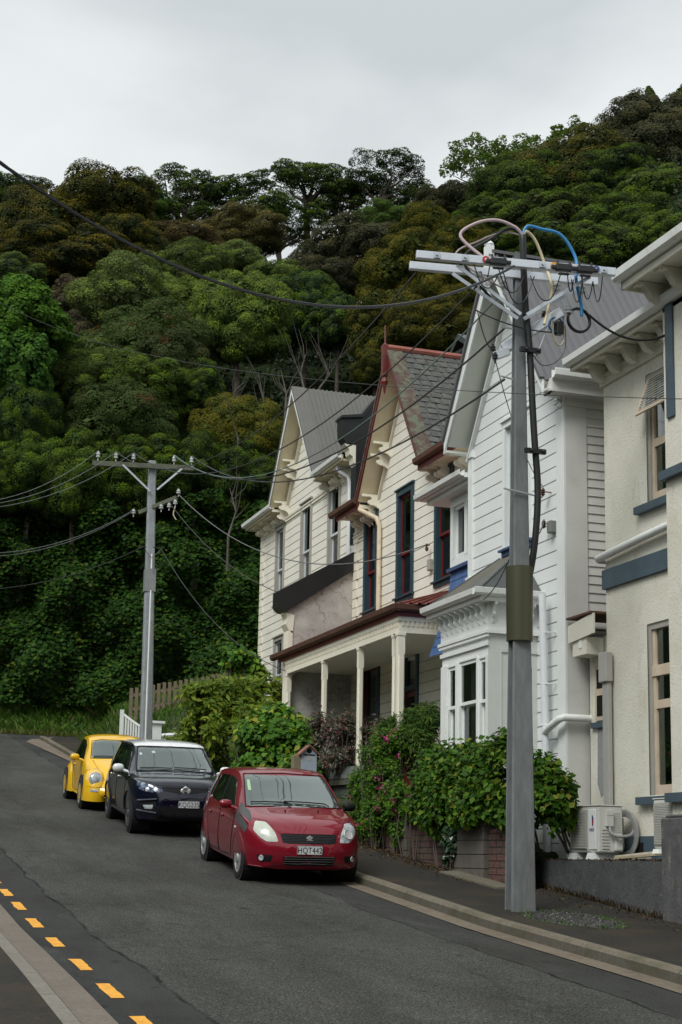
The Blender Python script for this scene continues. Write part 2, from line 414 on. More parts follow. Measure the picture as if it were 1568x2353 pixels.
# left: footpath, kerb, channel (they swing in a little towards the camera)
def lx(y): return 1.80 - .02*sstep(14, 24, y)
def lstrip(name, d0, d1, dz0, dz1, mat, y0=-10., y1=53.2, face=None):
    m = MB(); y = y0; rr = random.Random(name)
    while y < y1:
        ln = rr.uniform(.95, 1.05) if face else 1.0
        a, b = y + (.004 if face else 0), y + ln - (.004 if face else 0)
        P = []
        for Y in (a, b):
            x = lx(Y)
            if face: P.append([(x+d1+.01, Y, gz(Y)-.08), (x+d1-.07, Y, gz(Y)+dz1-.03), (x+d1-.105, Y, gz(Y)+dz1), (x+d0, Y, gz(Y)+dz0), (x+d0, Y, gz(Y)-.08)])
            else: P.append([(x+d1, Y, gz(Y)+dz1), (x+d0, Y, gz(Y)+dz0)])
        k = len(P[0])
        m.add(P[0]+P[1], [(i, i+1, i+1+k, i+k) for i in range(k-1)] + ([tuple(range(k)), tuple(range(2*k-1, k-1, -1))] if face else []))
        y += ln
    return tag(m.build(name, mat, auto=35), kind='structure')
lstrip('left_kerb', -.22, .0, .135, .13, M_KERBL, face=True)
lstrip('left_gutter', -.02, .255, .03, .012, M_PANL)
sheet('left_footpath', [-7.2,-4,-2,-1,0,1,1.585], [y for y in yr if y < 53] + [53.2], lambda x, y: gz(y)+.132, M_PATH)
for i, (yc) in enumerate([20.35, 19.03, 17.78, 16.41, 14.93, 13.42, 12.02, 10.6]):
    m = MB(); rr = random.Random(i); e = []
    X0, X1, Y0, Y1 = 2.19, 2.30, yc-.34, yc+.34
    for k in range(7): e.append((X0+rr.uniform(-.006,.008), lerp(Y0, Y1, k/6)))
    for k in range(7): e.append((X1+rr.uniform(-.008,.006), lerp(Y1, Y0, k/6)))
    vs = [(x, y, gz(y)+.005) for x, y in e]
    m.add(vs, [(k, 13-k, 12-k, k+1) for k in range(6)])
    o = m.build('road_dash', M_YEL)
    nth = ['farthest', 'second farthest', 'third farthest', 'fourth farthest', 'fourth nearest', 'third nearest', 'second nearest', 'nearest'][i]
    tag(o, nth + ' yellow no-parking dash painted beside the left kerb channel', 'road marking', 'yellow dashes along the left kerb')
# ------------------------------------------------------------------ timber house kit
M_CREAM = paint('cream_weatherboard_paint', (.82,.80,.70), .6, .06, 1.2, (.54,.46,.32), .42, 1.1, .22, .08, 30)
M_CREAM2 = paint('cream_soffit_paint', (.76,.67,.47), .65, .06, 2, (.55,.42,.25), .22, 1.2)
M_GREYSOF = paint('pale_grey_soffit_paint', (.66,.68,.61), .65, .05, 2, (.42,.42,.34), .25, 1.0)
M_IVORY = paint('ivory_trim_paint', (.82,.785,.65), .6, .06, 3, (.4,.33,.2), .35, 3)
M_WHITE = paint('white_weatherboard_paint', (.80,.83,.82), .5, .05, 1.2, (.56,.57,.50), .4, 1.1, .22, .06, 30)
M_WTRIM = paint('white_trim_paint', (.80,.83,.81), .5, .04, 3, (.5,.52,.42), .22, 2)
M_WSIDE = paint('weathered_side_boards', (.66,.66,.62), .65, .06, 2, (.36,.35,.3), .35, 2.2, 3, .1, 30)
M_GAPC = flat('grimy_board_joint', (.20,.13,.07), .9)
M_GAPW = flat('grey_board_joint', (.34,.34,.31), .9)  # plain grey joints between the white boards
M_TEAL = paint('dark_teal_trim_paint', (.024,.058,.075), .4, .1, 4, (.1,.12,.12), .2, 6)
M_REDS = paint('red_sash_paint', (.14,.012,.011), .4, .1, 4)
M_MAROON = paint('maroon_fascia_paint', (.14,.022,.018), .45, .12, 4, (.05,.02,.012), .4, 2.5)
M_RUST = paint('rusty_gutter', (.095,.04,.024), .7, .25, 5, (.17,.09,.05), .5, 3, 1, .15)
M_GREYT = paint('grey_window_trim', (.36,.35,.31), .6, .08, 4, (.55,.5,.38), .4, 6)
M_SASHW = paint('pale_sash_paint', (.62,.67,.70), .5, .06, 5, (.25,.23,.2), .35, 9)
M_GUTW = paint('white_gutter', (.78,.80,.77), .35, .05, 4, (.26,.28,.12), .6, 1.6, .5)
M_PVC = paint('white_downpipe', (.74,.77,.80), .3, .04, 4, (.4,.4,.32), .2, 2)
M_RPIPE = paint('rusty_cream_pipe', (.68,.58,.42), .6, .1, 4, (.33,.17,.07), .5, 3.2)
M_GLASS = glass('window_glass', see=.62, f0=.12)
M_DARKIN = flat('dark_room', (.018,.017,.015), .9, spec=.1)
M_CURT = paint('net_curtain', (.5,.5,.47), .9, .15, 3)
M_BLUE = NT('blue_shingle_paint'); v = M_BLUE.coord()
M_BLUE.base(M_BLUE.ramp(M_BLUE.noise(M_BLUE.coord('Object', (1,7,1.2)), 2.5, 4), [(.3,(.045,.10,.25)),(.7,(.085,.165,.36))])); M_BLUE = M_BLUE.set(Roughness=.6)
M_BLUET = paint('blue_sill_paint', (.05,.085,.18), .5, .1, 4)
M_BLACK = paint('black_parapet_cladding', (.0135,.0135,.0145), .38, .15, 4, (.06,.06,.055), .2, 14)
M_IRON = paint('grey_corrugated_iron', (.135,.13,.12), .5, .06, 2.5, (.13,.12,.11), .3, 1.2, .3, 0, 60, .25)
M_IRON2 = paint('blue_grey_corrugated_iron', (.125,.125,.13), .5, .05, 2.5, (.15,.15,.15), .3, 1.2, .3, 0, 60, .25)
t = NT('mossy_slate'); v = t.coord()
c = t.ramp(t.noise(t.coord('Object', (3.2,3.2,7)), 1.3, 4, .7), [(.3,(.045,.048,.045)), (.7,(.115,.115,.105))])
c = t.mix(t.ramp(t.noise(v, 9, 5, .75), [(.58,0.),(.7,.6)]), c, (.2,.215,.17))
t.base(c); t.bump(t.noise(v, 22, 4), .4, .01); M_SLATE = t.set(Roughness=.8)
t = NT('lichened_red_capping'); v = t.coord()
c = t.ramp(t.noise(v, 4, 4), [(.3,(.06,.03,.026)), (.7,(.10,.055,.046))])
c = t.mix(t.ramp(t.noise(v, 5.5, 7, .72), [(.45,0.),(.58,.85)]), c, (.125,.145,.095))
t.base(c); M_LICHEN = t.set(Roughness=.85)
t = NT('cracked_old_plaster'); v = t.coord()
c = t.ramp(t.noise(v, 3, 6, .65), [(.3,(.36,.34,.31)), (.7,(.56,.54,.5))])
vo = t.node('ShaderNodeTexVoronoi', feature='DISTANCE_TO_EDGE'); vo.inputs['Scale'].default_value = 1.1
nn = t.node('ShaderNodeTexNoise'); nn.inputs['Scale'].default_value = 2.2; nn.inputs['Detail'].default_value = 7; t.link(v, nn.inputs['Vector'])
va = t.node('ShaderNodeVectorMath', operation='ADD'); t.link(v, va.inputs[0]); t.link(nn.outputs['Color'], va.inputs[1]); t.link(va.outputs[0], vo.inputs['Vector'])
c = t.mix(t.ramp(vo.outputs['Distance'], [(0.,.65),(.012,.45),(.022,0.)]), c, (.22,.16,.1))
sxy = t.node('ShaderNodeSeparateXYZ'); t.link(v, sxy.inputs[0])
c = t.mix(t.math('MULTIPLY', t.ramp(t.noise(v, 11, 7, .75), [(.52,0.),(.6,1.)]), t.ramp(t.noise(v, 1.1, 2), [(.48,0.),(.64,.6)])), c, (.035,.035,.032))
t.base(c); M_PLAST = t.set(Roughness=.85)
t = NT('rough_cast_stucco'); v = t.coord()
c = t.ramp(t.noise(v, 1.1, 6, .6), [(.3,(.66,.645,.54)), (.7,(.79,.775,.68))])
c = t.mix(t.ramp(t.noise(t.coord('Object',(1,1,.4)), 2.6, 8, .7), [(.55,0.),(.75,.55)]), c, (.40,.32,.17))
rg = t.noise(v, 34, 4, .65)
c = t.mix(t.ramp(rg, [(.3,.5),(.45,0.)]), c, (.42,.37,.26))
t.base(c); t.bump(rg, .5, .02); M_STUC = t.set(Roughness=.9, Specular_IOR_Level=.2)
M_SLATEB = paint('slate_blue_trim', (.06,.095,.12), .6, .12, 4, (.12,.13,.12), .4, 5, 1, .2)
M_PEEL = paint('peeling_window_timber', (.58,.48,.36), .7, .1, 5, (.66,.62,.54), .7, 7)
M_EAVE = paint('stone_coloured_eaves', (.70,.68,.58), .6, .06, 2, (.42,.38,.29), .3, 1.4)

P_ = .208         # board cover
def siding(m, X, outline, z0, z1, openings=(), pitch=P_, breaks=(), phase=0., ends=None, ms=0, mg=1, dx=.012, flip=False):
    """rusticated boards facing -X: outline(z) -> (y0, y1); openings (y0, y1, z0, z1) are left open"""
    rows = [z0 + phase + k*pitch for k in range(-1, int((z1-z0)/pitch)+2)]
    rows = [z for z in rows if z0 < z < z1]
    zs = sorted(set([z0, z1] + rows + [b for b in breaks if z0 < b < z1] + [o[k] for o in openings for k in (2, 3) if z0 < o[k] < z1]))
    rs = set(rows)
    for a, b in zip(zs, zs[1:]):
        if b-a < 1e-4: continue
        mid = (a+b)/2
        cut = sorted([(o[0], o[1]) for o in openings if o[2] < mid < o[3]])
        la, ra = outline(a+1e-6); lb, rb = outline(b-1e-6)
        spans = []; cur = (la, lb)
        for c0, c1 in cut:
            spans.append((cur, (c0, c0))); cur = (c1, c1)
        spans.append((cur, (ra, rb)))
        for (ya, yb), (yc, yd) in spans:
            if yc-ya < .004 and yd-yb < .004: continue
            g = .02 if a in rs else 0
            if g and b-a > g*1.5:
                k = g/(b-a); yga, ygc = lerp(ya, yb, k), lerp(yc, yd, k)
                m.quad((X, yga, a+g), (X, ygc, a+g), (X, yd, b), (X, yb, b), ms)
                m.quad((X+dx, ya, a+.009), (X+dx, yc, a+.009), (X, ygc, a+g), (X, yga, a+g), ms)
                m.quad((X+dx, ya, a), (X+dx, yc, a), (X+dx, yc, a+.009), (X+dx, ya, a+.009), mg)
                m.quad((X, ya, a), (X, yc, a), (X+dx, yc, a), (X+dx, ya, a), mg)
            else:
                m.quad((X, ya, a), (X, yc, a), (X, yd, b), (X, yb, b), ms)

def window(parent, X, y0, y1, z0, z1, trim, sash, meet=.5, label=None, sill=True, head=.10, jamb=.105, curtain=True, deep=.10, sillm=None, kind='window', split=1, st=.05, proud=.035, room=.3):
    """sash window in a wall facing -X; (y0..y1, z0..z1) is the wall opening, trim laps .1 over the wall"""
    m = MB(); j = jamb
    # proud architrave, mitred look: jambs between head and sill
    m.box(X-proud, X+.004, y0-j, y0, z0, z1); m.box(X-proud, X+.004, y1, y1+j, z0, z1)
    m.box(X-proud-.005, X+.004, y0-j, y1+j, z1, z1+head)
    if proud > .02:
        m.box(X-.075, X-.001, y0-j-.03, y1+j+.03, z1+head, z1+head+.03)
        m.box(X-.05, X-.002, y0-j-.015, y1+j+.015, z1+head+.03, z1+head+.05)
    # reveals
    m.box(X+.004, X+deep+.05, y0-.02, y0, z0, z1); m.box(X+.004, X+deep+.05, y1, y1+.02, z0, z1); m.box(X+.004, X+deep+.05, y0-.02, y1+.02, z1, z1+.02)
    f = m.build(kind, trim, parent)
    if label: f['label'] = label
    if sill:
        m = MB(); m.hexa([(X-.09,y0-j-.04,z0-.05),(X+.15,y0-j-.04,z0-.05),(X+.15,y1+j+.04,z0-.05),(X-.09,y1+j+.04,z0-.05),
                          (X-.09,y0-j-.04,z0-.015),(X+.15,y0-j-.04,z0),(X+.15,y1+j+.04,z0),(X-.09,y1+j+.04,z0-.015)])
        m.box(X-.045, X-.001, y0-j, y1+j, z0-.13, z0-.051)
        m.build('sill', sillm or trim, f)
    n = split; wd = (y1-y0)/n
    sm = MB(); pm_ = MB(); zm = lerp(z0, z1, meet)
    for k in range(n):
        a, b = y0+k*wd, y0+(k+1)*wd
        Xa, Xb = X+deep*.35, X+deep*.35+.035      # upper sash outside
        sm.box(Xa, Xb, a, a+st, zm-.02, z1); sm.box(Xa, Xb, b-st, b, zm-.02, z1); sm.box(Xa, Xb, a+st, b-st, z1-.055, z1); sm.box(Xa-.004, Xb, a+st, b-st, zm-.025, zm+.025)
        pm_.quad((Xa+.018, a+st, z1-.05), (Xa+.018, b-st, z1-.05), (Xa+.018, b-st, zm+.02), (Xa+.018, a+st, zm+.02))
        Xa, Xb = X+deep*.35+.045, X+deep*.35+.085
        sm.box(Xa, Xb, a, a+st, z0, zm); sm.box(Xa, Xb, b-st, b, z0, zm); sm.box(Xa, Xb, a+st, b-st, z0, z0+.085); sm.box(Xa, Xb, a+st, b-st, zm-.045, zm)
        pm_.quad((Xa+.018, a+st, zm-.04), (Xa+.018, b-st, zm-.04), (Xa+.018, b-st, z0+.08), (Xa+.018, a+st, z0+.08))
    s_ = sm.build('sash', sash, f); pm_.build('pane', M_GLASS, s_, normals=False)
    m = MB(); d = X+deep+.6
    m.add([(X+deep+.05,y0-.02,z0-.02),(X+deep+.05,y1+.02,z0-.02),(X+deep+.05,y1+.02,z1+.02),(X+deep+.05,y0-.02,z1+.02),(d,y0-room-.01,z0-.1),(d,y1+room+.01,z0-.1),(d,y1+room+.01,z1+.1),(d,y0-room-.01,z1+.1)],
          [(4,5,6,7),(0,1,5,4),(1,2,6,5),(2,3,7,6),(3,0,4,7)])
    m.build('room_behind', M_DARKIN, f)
    if curtain:
        m = MB(); rr = random.Random(int(y0*91+z0*17)); wv = (y1-y0)
        for a, b in ((y0, y0+wv*rr.uniform(.2,.34)), (y1-wv*rr.uniform(.24,.4), y1)):
            k = 14; pts = [(lerp(a, b, i/k), X+deep+.16+.022*math.sin(i*1.9+rr.random())) for i in range(k+1)]
            for (ya, xa), (yb, xb) in zip(pts, pts[1:]): m.quad((xa, ya, z0), (xb, yb, z0), (xb, yb, z1), (xa, ya, z1))
        m.build('curtain', M_CURT, f)
    return f

# scroll bracket, profile in (outward, up), top against the soffit, back against the wall
def scroll(sz=1.0, fat=1.0):
    pts = [(0,0),(.36,0),(.375,-.035),(.365,-.075),(.335,-.085),(.315,-.065),(.295,-.085),(.27,-.075)]
    pts += [(.225+.058*math.cos(R_(a)), -.125+.058*math.sin(R_(a))) for a in (60, 100, 140, 180, 220, 260)]
    pts += [(.235,-.19),(.245,-.235),(.235,-.285),(.20,-.325),(.155,-.34),(.115,-.335),(.10,-.365),(.07,-.36),(.055,-.40),(.02,-.42),(0,-.47)]
    return [(a*sz*fat, b*sz) for a, b in pts]
def brackets(parent, mat, X, places, w=.07, sz=1.0, name='eave_bracket', fat=1.0):
    first = None
    for y, z in places:
        if first is None:
            m = MB(); m.prism(scroll(sz, fat), lambda a, b, t: (X-a, y+t, z+b), -w/2, w/2)
            first = m.build(name, mat, parent); o0 = (y, z)
        else: copy_part(first, name, parent, (0, y-o0[0], z-o0[1]))

def corrugated(m, p00, p10, p11, p01, pitch=.13, amp=.026, mi=0):
    """sheet with ribs running from edge p00-p10 to edge p01-p11; ribs repeat along p00->p10"""
    p00, p10, p11, p01 = map(Vector, (p00, p10, p11, p01))
    n = max(2, int((p10-p00).length/pitch)); nrm = (p10-p00).cross(p01-p00).normalized()
    if nrm.z < 0: nrm = -nrm
    prof = [(0,0),(.30,0),(.42,1),(.62,1),(.74,0)]
    A = []; B = []
    for k in range(n):
        for t, h in prof:
            q = (k+t)/n
            A.append(p00.lerp(p10, q)+nrm*amp*h); B.append(p01.lerp(p11, q)+nrm*amp*h)
    A.append(p10); B.append(p11); c = len(A)
    m.add(A+B, [(i, i+1, c+i+1, c+i) for i in range(c-1)], mi)
def slate_rows(m, p00, p10, p11, p01, row=.17, th=.014):
    """lapped courses parallel to the edge p00-p10 (eave), climbing to p01-p11 (ridge)"""
    p00, p10, p11, p01 = map(Vector, (p00, p10, p11, p01)); rr = random.Random(3)
    n = int((p01-p00).length/row); nrm = (p10-p00).cross(p01-p00).normalized()
    if nrm.z < 0: nrm = -nrm
    for k in range(n):
        a0, a1 = p00.lerp(p01, k/n), p10.lerp(p11, k/n); b0, b1 = p00.lerp(p01, (k+1)/n), p10.lerp(p11, (k+1)/n)
        L = (a1-a0).length; c = max(1, int(L/.24)); off = rr.random()
        for i in range(c+1):
            u, v_ = max(0, (i-off)/c), min(1, (i+1-off)/c-.006)
            if v_ <= u: continue
            j = th*rr.uniform(.75, 1.5); dz = rr.uniform(-.008, .004)
            A, B = a0.lerp(a1, u), a0.lerp(a1, v_); C, D = b0.lerp(b1, v_), b0.lerp(b1, u)
            dn = (a0-b0).normalized()*dz
            A, B = A+dn, B+dn
            m.add([A+nrm*j, B+nrm*j, C+nrm*.003, D+nrm*.003, A, B], [(0,1,2,3), (4,5,1,0)])

def gable_roof(parent, Xw, Xf, Xb, yc, half, zr, ze, th, cover, barge_m, soffit_m, kind='iron', barge=.17, capm=None, pitch=.13):
    """roof over a street gable: ridge along +X from the barge at Xf back to Xb; eave ends at yc +- half"""
    for s in (-1, 1):
        ye = yc + s*half; n = Vector((0, s*(zr-ze), half)).normalized()
        r0, r1 = (Xf, yc, zr), (Xb, yc, zr); e0, e1 = (Xf, ye, ze), (Xb, ye, ze)
        m = MB(); up = Vector(n)*.03
        lift = lambda p, k=1.: tuple(Vector(p)+up*k)
        if kind == 'iron':
            corrugated(m, lift(e0), lift(e1), lift(r1), lift(r0), pitch)
        else:
            m.add([lift((Xf+.2, ye, ze), .8), lift(e1, .8), lift(r1, .8), lift((Xf+.2, yc, zr), .8)], [(0,1,2,3)])
            slate_rows(m, lift((Xf+.28, ye, ze)), lift(e1), lift(r1), lift((Xf+.28, yc, zr)))
        o = m.build('roof_slope', cover, parent, auto=50)
        m = MB(); dn = Vector(n)*-th
        q = lambda p: tuple(Vector(p)+dn)
        m.add([q(e0), q(e1), q(r1), q(r0)], [(0,1,2,3)])
        m.add([e0, e1, r1, r0], [(0,1,2,3)])
        m.add([e0, e1, q(e1), q(e0)], [(0,1,2,3)])
        m.build('gable_soffit', soffit_m, parent)
        m = MB()      # bargeboard on the front edge, and the capping over it
        bz = barge
        m.hexa([(Xf-.03, yc, zr-bz*half/abs(half)*1.3), (Xf, yc, zr-bz*1.3), (Xf, ye, ze-bz*.9), (Xf-.03, ye, ze-bz*.9), (Xf-.03, yc, zr+.03), (Xf, yc, zr+.03), (Xf, ye, ze+.02), (Xf-.03, ye, ze+.02)])
        m.build('bargeboard', barge_m, parent)
        m = MB(); m.beam((Xf+.42, yc, zr-.40), (Xf+.42, yc+s*(half-.1), ze-.27), .035, .10, (1,0,0)); m.build('rake_trim', M_IVORY if soffit_m is M_CREAM2 else M_WTRIM, parent)
        if capm:
            m = MB(); a = Vector(n)*.05
            w0, w1 = Xf-.045, Xf+.30
            m.hexa([tuple(Vector((w0, yc, zr+.0))), tuple(Vector((w1, yc, zr+.0))), tuple(Vector((w1, ye, ze))), tuple(Vector((w0, ye, ze))),
                    tuple(Vector((w0, yc, zr))+a), tuple(Vector((w1, yc, zr))+a), tuple(Vector((w1, ye, ze))+a), tuple(Vector((w0, ye, ze))+a)])
            m.build('verge_capping', capm, parent)

def gutter(parent, a, b, mat, size=.11, name='gutter', out=(-1,0,0)):
    a = Vector(a); b = Vector(b); out = Vector(out).normalized()
    prof = [(0,0),(.55,0),(.9,.25),(1.,.95),(.93,1.0),(.86,.95),(.8,.35),(.5,.12),(.06,.12),(.06,.95),(0,.95)]
    m = MB(); m.prism([(p*size, q*size) for p, q in prof], lambda p, q, t: tuple(a.lerp(b, t) + out*p + Vector((0,0,q))), 0, 1)
    return m.build(name, mat, parent)
def pipe(parent, pts, r, mat, name='downpipe', n=10): 
    m = MB(); m.tube(pts, r, n); return m.build(name, mat, parent, auto=50)
# ------------------------------------------------------------------ the row of old houses on the right
def quoins(parent, X, ya, yb, z0, z1, mat, side=1, pitch=P_*1.0, phase=0.):
    """corner blocks, alternately long and short, standing a little proud of the boards"""
    m = MB(); z = z0; k = 0
    while z < z1-.05:
        w_ = (yb-ya)*(1 if k % 2 else .72)
        y0, y1 = (yb-w_, yb) if side > 0 else (ya, ya+w_)
        m.box(X-.032, X-.0005, y0, y1, z+.016, min(z+pitch-.006, z1)); z += pitch; k += 1
    m.build('corner_quoins', mat, parent)
def gable_outline(y0, y1, ze, yc, hw, zr):
    def f(z):
        if z <= ze: return (y0, y1)
        h = max(0, hw*(zr-z)/(zr-ze)); return (yc-h, yc+h)
    return f
def rake(yc, half, zr, ze, t, s): return (yc+s*half*t, lerp(zr, ze, t))

# ---- far house: cream boards, grey iron roof
H = thing('timber_house', 'cream two-storey timber house at the far end of the row with a grey corrugated roof', 'house', (11.2, 36, 3.0), 'gabled timber houses in the row')
X = 11.2; yc, hf, zr, ze = 35.9, 1.88, 11.84, 9.16
wins = [(37.86, 38.47, 6.62, 8.62), (35.52, 36.22, 6.62, 8.78), (33.3, 34.02, 6.62, 8.8), (37.74, 38.42, 3.95, 5.62)]
m = MB(); siding(m, X, gable_outline(32.02, 40.05, 9.1, yc, 1.66, 11.5), 2.2, 11.45, wins, breaks=(9.1,))
m.build('weatherboards', [M_CREAM, M_GAPC], H)
m = MB(); m.box(X, 19, 39.9, 40.04, 2.2, 9.1); m.box(X+.15, 19, 32.02, 32.1, 2.2, 9.1); m.box(18.9, 19, 32.1, 39.9, 2.2, 9.1); m.build('side_walls', M_CREAM, H)
for o in wins: window(H, X, *o, M_GREYT, M_SASHW, meet=.46, deep=.08, st=.045)
quoins(H, X, 39.72, 40.04, 2.2+.0, 8.75, M_IVORY, 1)
gable_roof(H, X, X-.45, 18.5, yc, hf, zr, ze, .10, M_IRON, M_WTRIM, M_CREAM2, pitch=.12, barge=.13, capm=M_IRON)
for s in (-1, 1):
    brackets(H, M_IVORY, X, [(rake(yc, hf, zr, ze, t, s)[0], rake(yc, hf, zr, ze, t, s)[1]-.30) for t in (.50, .58, .86, .94)], .055, .70, 'gable_bracket', 1.55)
for a, b in ((37.7, 40.42), (32.1, 34.1)):
    m = MB(); m.box(X-.36, X+.02, a, b, 9.0, 9.05); m.box(X-.38, X-.34, a, b, 9.0, 9.14); m.build('eave_soffit', M_CREAM2, H)
    m = MB(); corrugated(m, (X-.4, a, 9.16), (X-.4, b, 9.16), (15.2, b, 11.6), (15.2, a, 11.6), .12); m.build('main_roof', M_IRON, H, auto=50)
    gutter(H, (X-.38, a, 9.06), (X-.38, b+.02, 9.06), M_GUTW, .12)
brackets(H, M_IVORY, X, [(38.25, 9.0), (38.42, 9.0), (39.0, 9.0), (39.17, 9.0), (39.75, 9.0), (39.92, 9.0), (32.6, 9.0), (32.78, 9.0), (33.35, 9.0), (33.53, 9.0)], .07, .68, 'eave_bracket', 1.3)
m = MB(); m.box(X-.03, X-.001, 32.03, 40.04, 8.72, 8.79); m.box(X-.05, X-.001, 32.03, 40.04, 8.79, 8.82)
m.build('frieze_moulding', M_IVORY, H)
pipe(H, [(X-.32, 32.62, 9.08), (X-.3, 32.6, 8.9), (X-.1, 32.42, 8.72), (X-.07, 32.40, 8.55), (X-.07, 32.40, 6.85)], .05, M_PVC)
pipe(H, [(X-.04, 32.2, 8.7), (X-.04, 32.2, 6.8)], .022, M_PVC, 'thin_pipe')

# ---- party wall between the two cream houses, capped in black
W = thing('party_wall', 'plastered party wall between the cream houses with a sloping black cap', 'wall', (10.3, 31.8, 1.2))
m = MB(); m.prism([(9.6,.9),(11.3,.9),(11.3,6.7),(9.36,5.55),(9.56,5.15),(9.6,4.9)], lambda a, b, t: (a, t, b), 31.62, 31.94); m.build('plaster_face', M_PLAST, W)
m = MB(); m.prism([(9.24,5.76),(9.24,5.42),(9.33,5.33),(9.42,5.31),(9.5,5.36),(11.0,6.37),(11.0,6.79)], lambda a, b, t: (a, t, b), 31.54, 32.0); m.build('black_cap', M_BLACK, W)
m = MB(); m.prism([(9.42,5.30),(9.47,5.18),(9.43,5.05),(9.5,4.92),(9.6,4.84),(9.63,5.25)], lambda a, b, t: (a, t, b), 31.6, 31.96)
m.box(9.50, 9.60, 31.6, 31.96, 2.2, 4.9); m.build('wall_end_trim', M_IVORY, W)
m = MB(); m.prism([(11.02,7.0),(11.02,9.3),(10.78,9.3),(10.68,9.42),(10.66,9.88),(11.14,9.93),(11.5,10.36),(14.5,12.4),(14.5,7.0)], lambda a, b, t: (a, t, b), 31.66, 32.0)
m.build('black_parapet', M_BLACK, W)
m = MB(); m.prism([(10.64,9.86),(11.15,9.93),(11.5,10.37),(14.5,12.42),(14.5,12.5),(11.47,10.45),(11.12,10.0),(10.64,9.92)], lambda a, b, t: (a, t, b), 31.6, 32.06)
m.build('parapet_flashing', M_BLACK, W)
m = MB(); m.prism([(10.74,9.28),(11.02,9.28),(11.02,8.8),(10.98,8.86),(10.95,9.0),(10.88,9.05),(10.86,9.16)], lambda a, b, t: (a, t, b), 31.68, 31.98); m.build('parapet_corbel', M_IVORY, W)

# ---- middle house: cream boards, slate gable, maroon and teal trim, verandah
H = thing('timber_house', 'cream timber house with maroon bargeboards, slate gable, teal window frames and a front verandah', 'house', (11, 28, 1.2), 'gabled timber houses in the row')
X = 11.0; yc, hf, zr, ze = 28.45, 1.84, 10.42, 7.64
wins = [(30.17, 30.80, 5.30, 7.30), (28.09, 28.80, 5.30, 7.42), (26.03, 26.72, 5.30, 7.42), (29.95, 30.80, 1.75, 4.05)]
door = (27.75, 28.5, 1.2, 4.1)
m = MB(); siding(m, X, gable_outline(23.5, 31.61, 7.5, yc, 1.62, 10.1), .9, 10.05, wins+[door], breaks=(7.5,))
m.build('weatherboards', [M_CREAM, M_GAPC], H)
m = MB(); m.box(X+.15, 19, 23.5, 23.6, .9, 7.5); m.box(18.9, 19, 23.6, 31.5, .9, 7.5); m.build('side_walls', M_CREAM, H)
for k, o in enumerate(wins): window(H, X, *o, M_TEAL, M_REDS, meet=.42 if k < 3 else .3, head=.12, jamb=.12)
f = None
m = MB(); a, b, c, d = door
m.box(X-.04, X+.1, a-.12, a, c, d); m.box(X-.04, X+.1, b, b+.12, c, d); m.box(X-.05, X+.1, a-.12, b+.12, d, d+.14); m.box(X-.02, X+.1, a, b, 3.32, 3.42)
fd = m.build('door_frame', M_TEAL, H)
m = MB(); m.box(X+.05, X+.09, a, b, c, 3.32); do = m.build('door', M_REDS, fd)
m = MB(); m.box(X+.03, X+.049, a+.13, b-.13, 2.35, 3.2); m.build('door_glass', M_DARKIN, do)
m = MB(); m.quad((X+.06,a,d),(X+.06,b,d),(X+.06,b,3.42),(X+.06,a,3.42)); m.build('fanlight', M_GLASS, fd, normals=False)
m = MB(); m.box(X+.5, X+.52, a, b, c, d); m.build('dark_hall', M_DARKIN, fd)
quoins(H, X, 31.3, 31.61, .9, 7.2, M_IVORY, 1)
gable_roof(H, X, X-.43, 19, yc, hf, zr, ze, .10, M_SLATE, M_MAROON, M_CREAM2, kind='slate', barge=.15, capm=M_LICHEN)
m = MB(); m.tube([(X-.45, yc, zr+.07), (19, yc, zr+.07)], .075, 8); m.build('ridge_capping', paint('red_ridge_capping', (.30,.095,.07), .6, .15, 4, (.16,.15,.11), .4, 3), H)
m = MB(); xf = X-.5
m.tube([(xf, yc, zr-.75), (xf, yc, zr+.55)], [.03,.014], 6); m.lathe([(.001,-.95),(.02,-.9),(.03,-.8),(.055,-.74),(.08,-.68),(.05,-.62),(.04,-.58),(.07,-.55),(.07,-.5),(.045,-.45),(.045,.05),(.06,.08),(.06,.12),(.02,.16)], (xf, yc, zr), (0,0,1), 8)
m.box(xf-.06, xf+.06, yc-.06, yc+.06, zr-.5, zr+.12)
m.build('roof_finial', M_MAROON, H, auto=40)
for s in (-1, 1):
    brackets(H, M_IVORY, X, [(rake(yc, hf, zr, ze, t, s)[0], rake(yc, hf, zr, ze, t, s)[1]-.30) for t in (.50, .585, .86, .945)], .055, .70, 'gable_bracket', 1.55)
for a, b in ((30.2, 31.62), (23.5, 26.7)):
    m = MB(); m.box(X-.40, X+.02, a, b, 7.48, 7.53); m.build('eave_soffit', M_CREAM2, H)
    m = MB(); m.box(X-.44, X-.40, a, b, 7.44, 7.62); m.build('fascia', M_MAROON, H)
    m = MB(); slate_rows(m, (X-.44, a, 7.66), (X-.44, b, 7.66), (15.2, b, 9.6), (15.2, a, 9.6)); m.build('main_roof', M_SLATE, H)
    gutter(H, (X-.44, a-.02, 7.54), (X-.44, b+(.25 if a > 30 else 0), 7.54), M_RUST, .12)
brackets(H, M_IVORY, X, [(31.2, 7.48), (31.03, 7.48), (30.6, 7.48), (30.43, 7.48), (26.35, 7.48), (26.18, 7.48), (25.4, 7.48), (25.22, 7.48), (24.5, 7.48), (24.3, 7.48)], .07, .70, 'eave_bracket', 1.35)
m = MB(); m.box(X-.03, X-.001, 23.6, 26.9, 7.02, 7.08); m.box(X-.05, X-.001, 23.6, 26.9, 7.08, 7.11); m.box(X-.03, X-.001, 30.95, 31.6, 7.02, 7.08); m.box(X-.05, X-.001, 30.95, 31.6, 7.08, 7.11); m.build('frieze_moulding', M_IVORY, H)
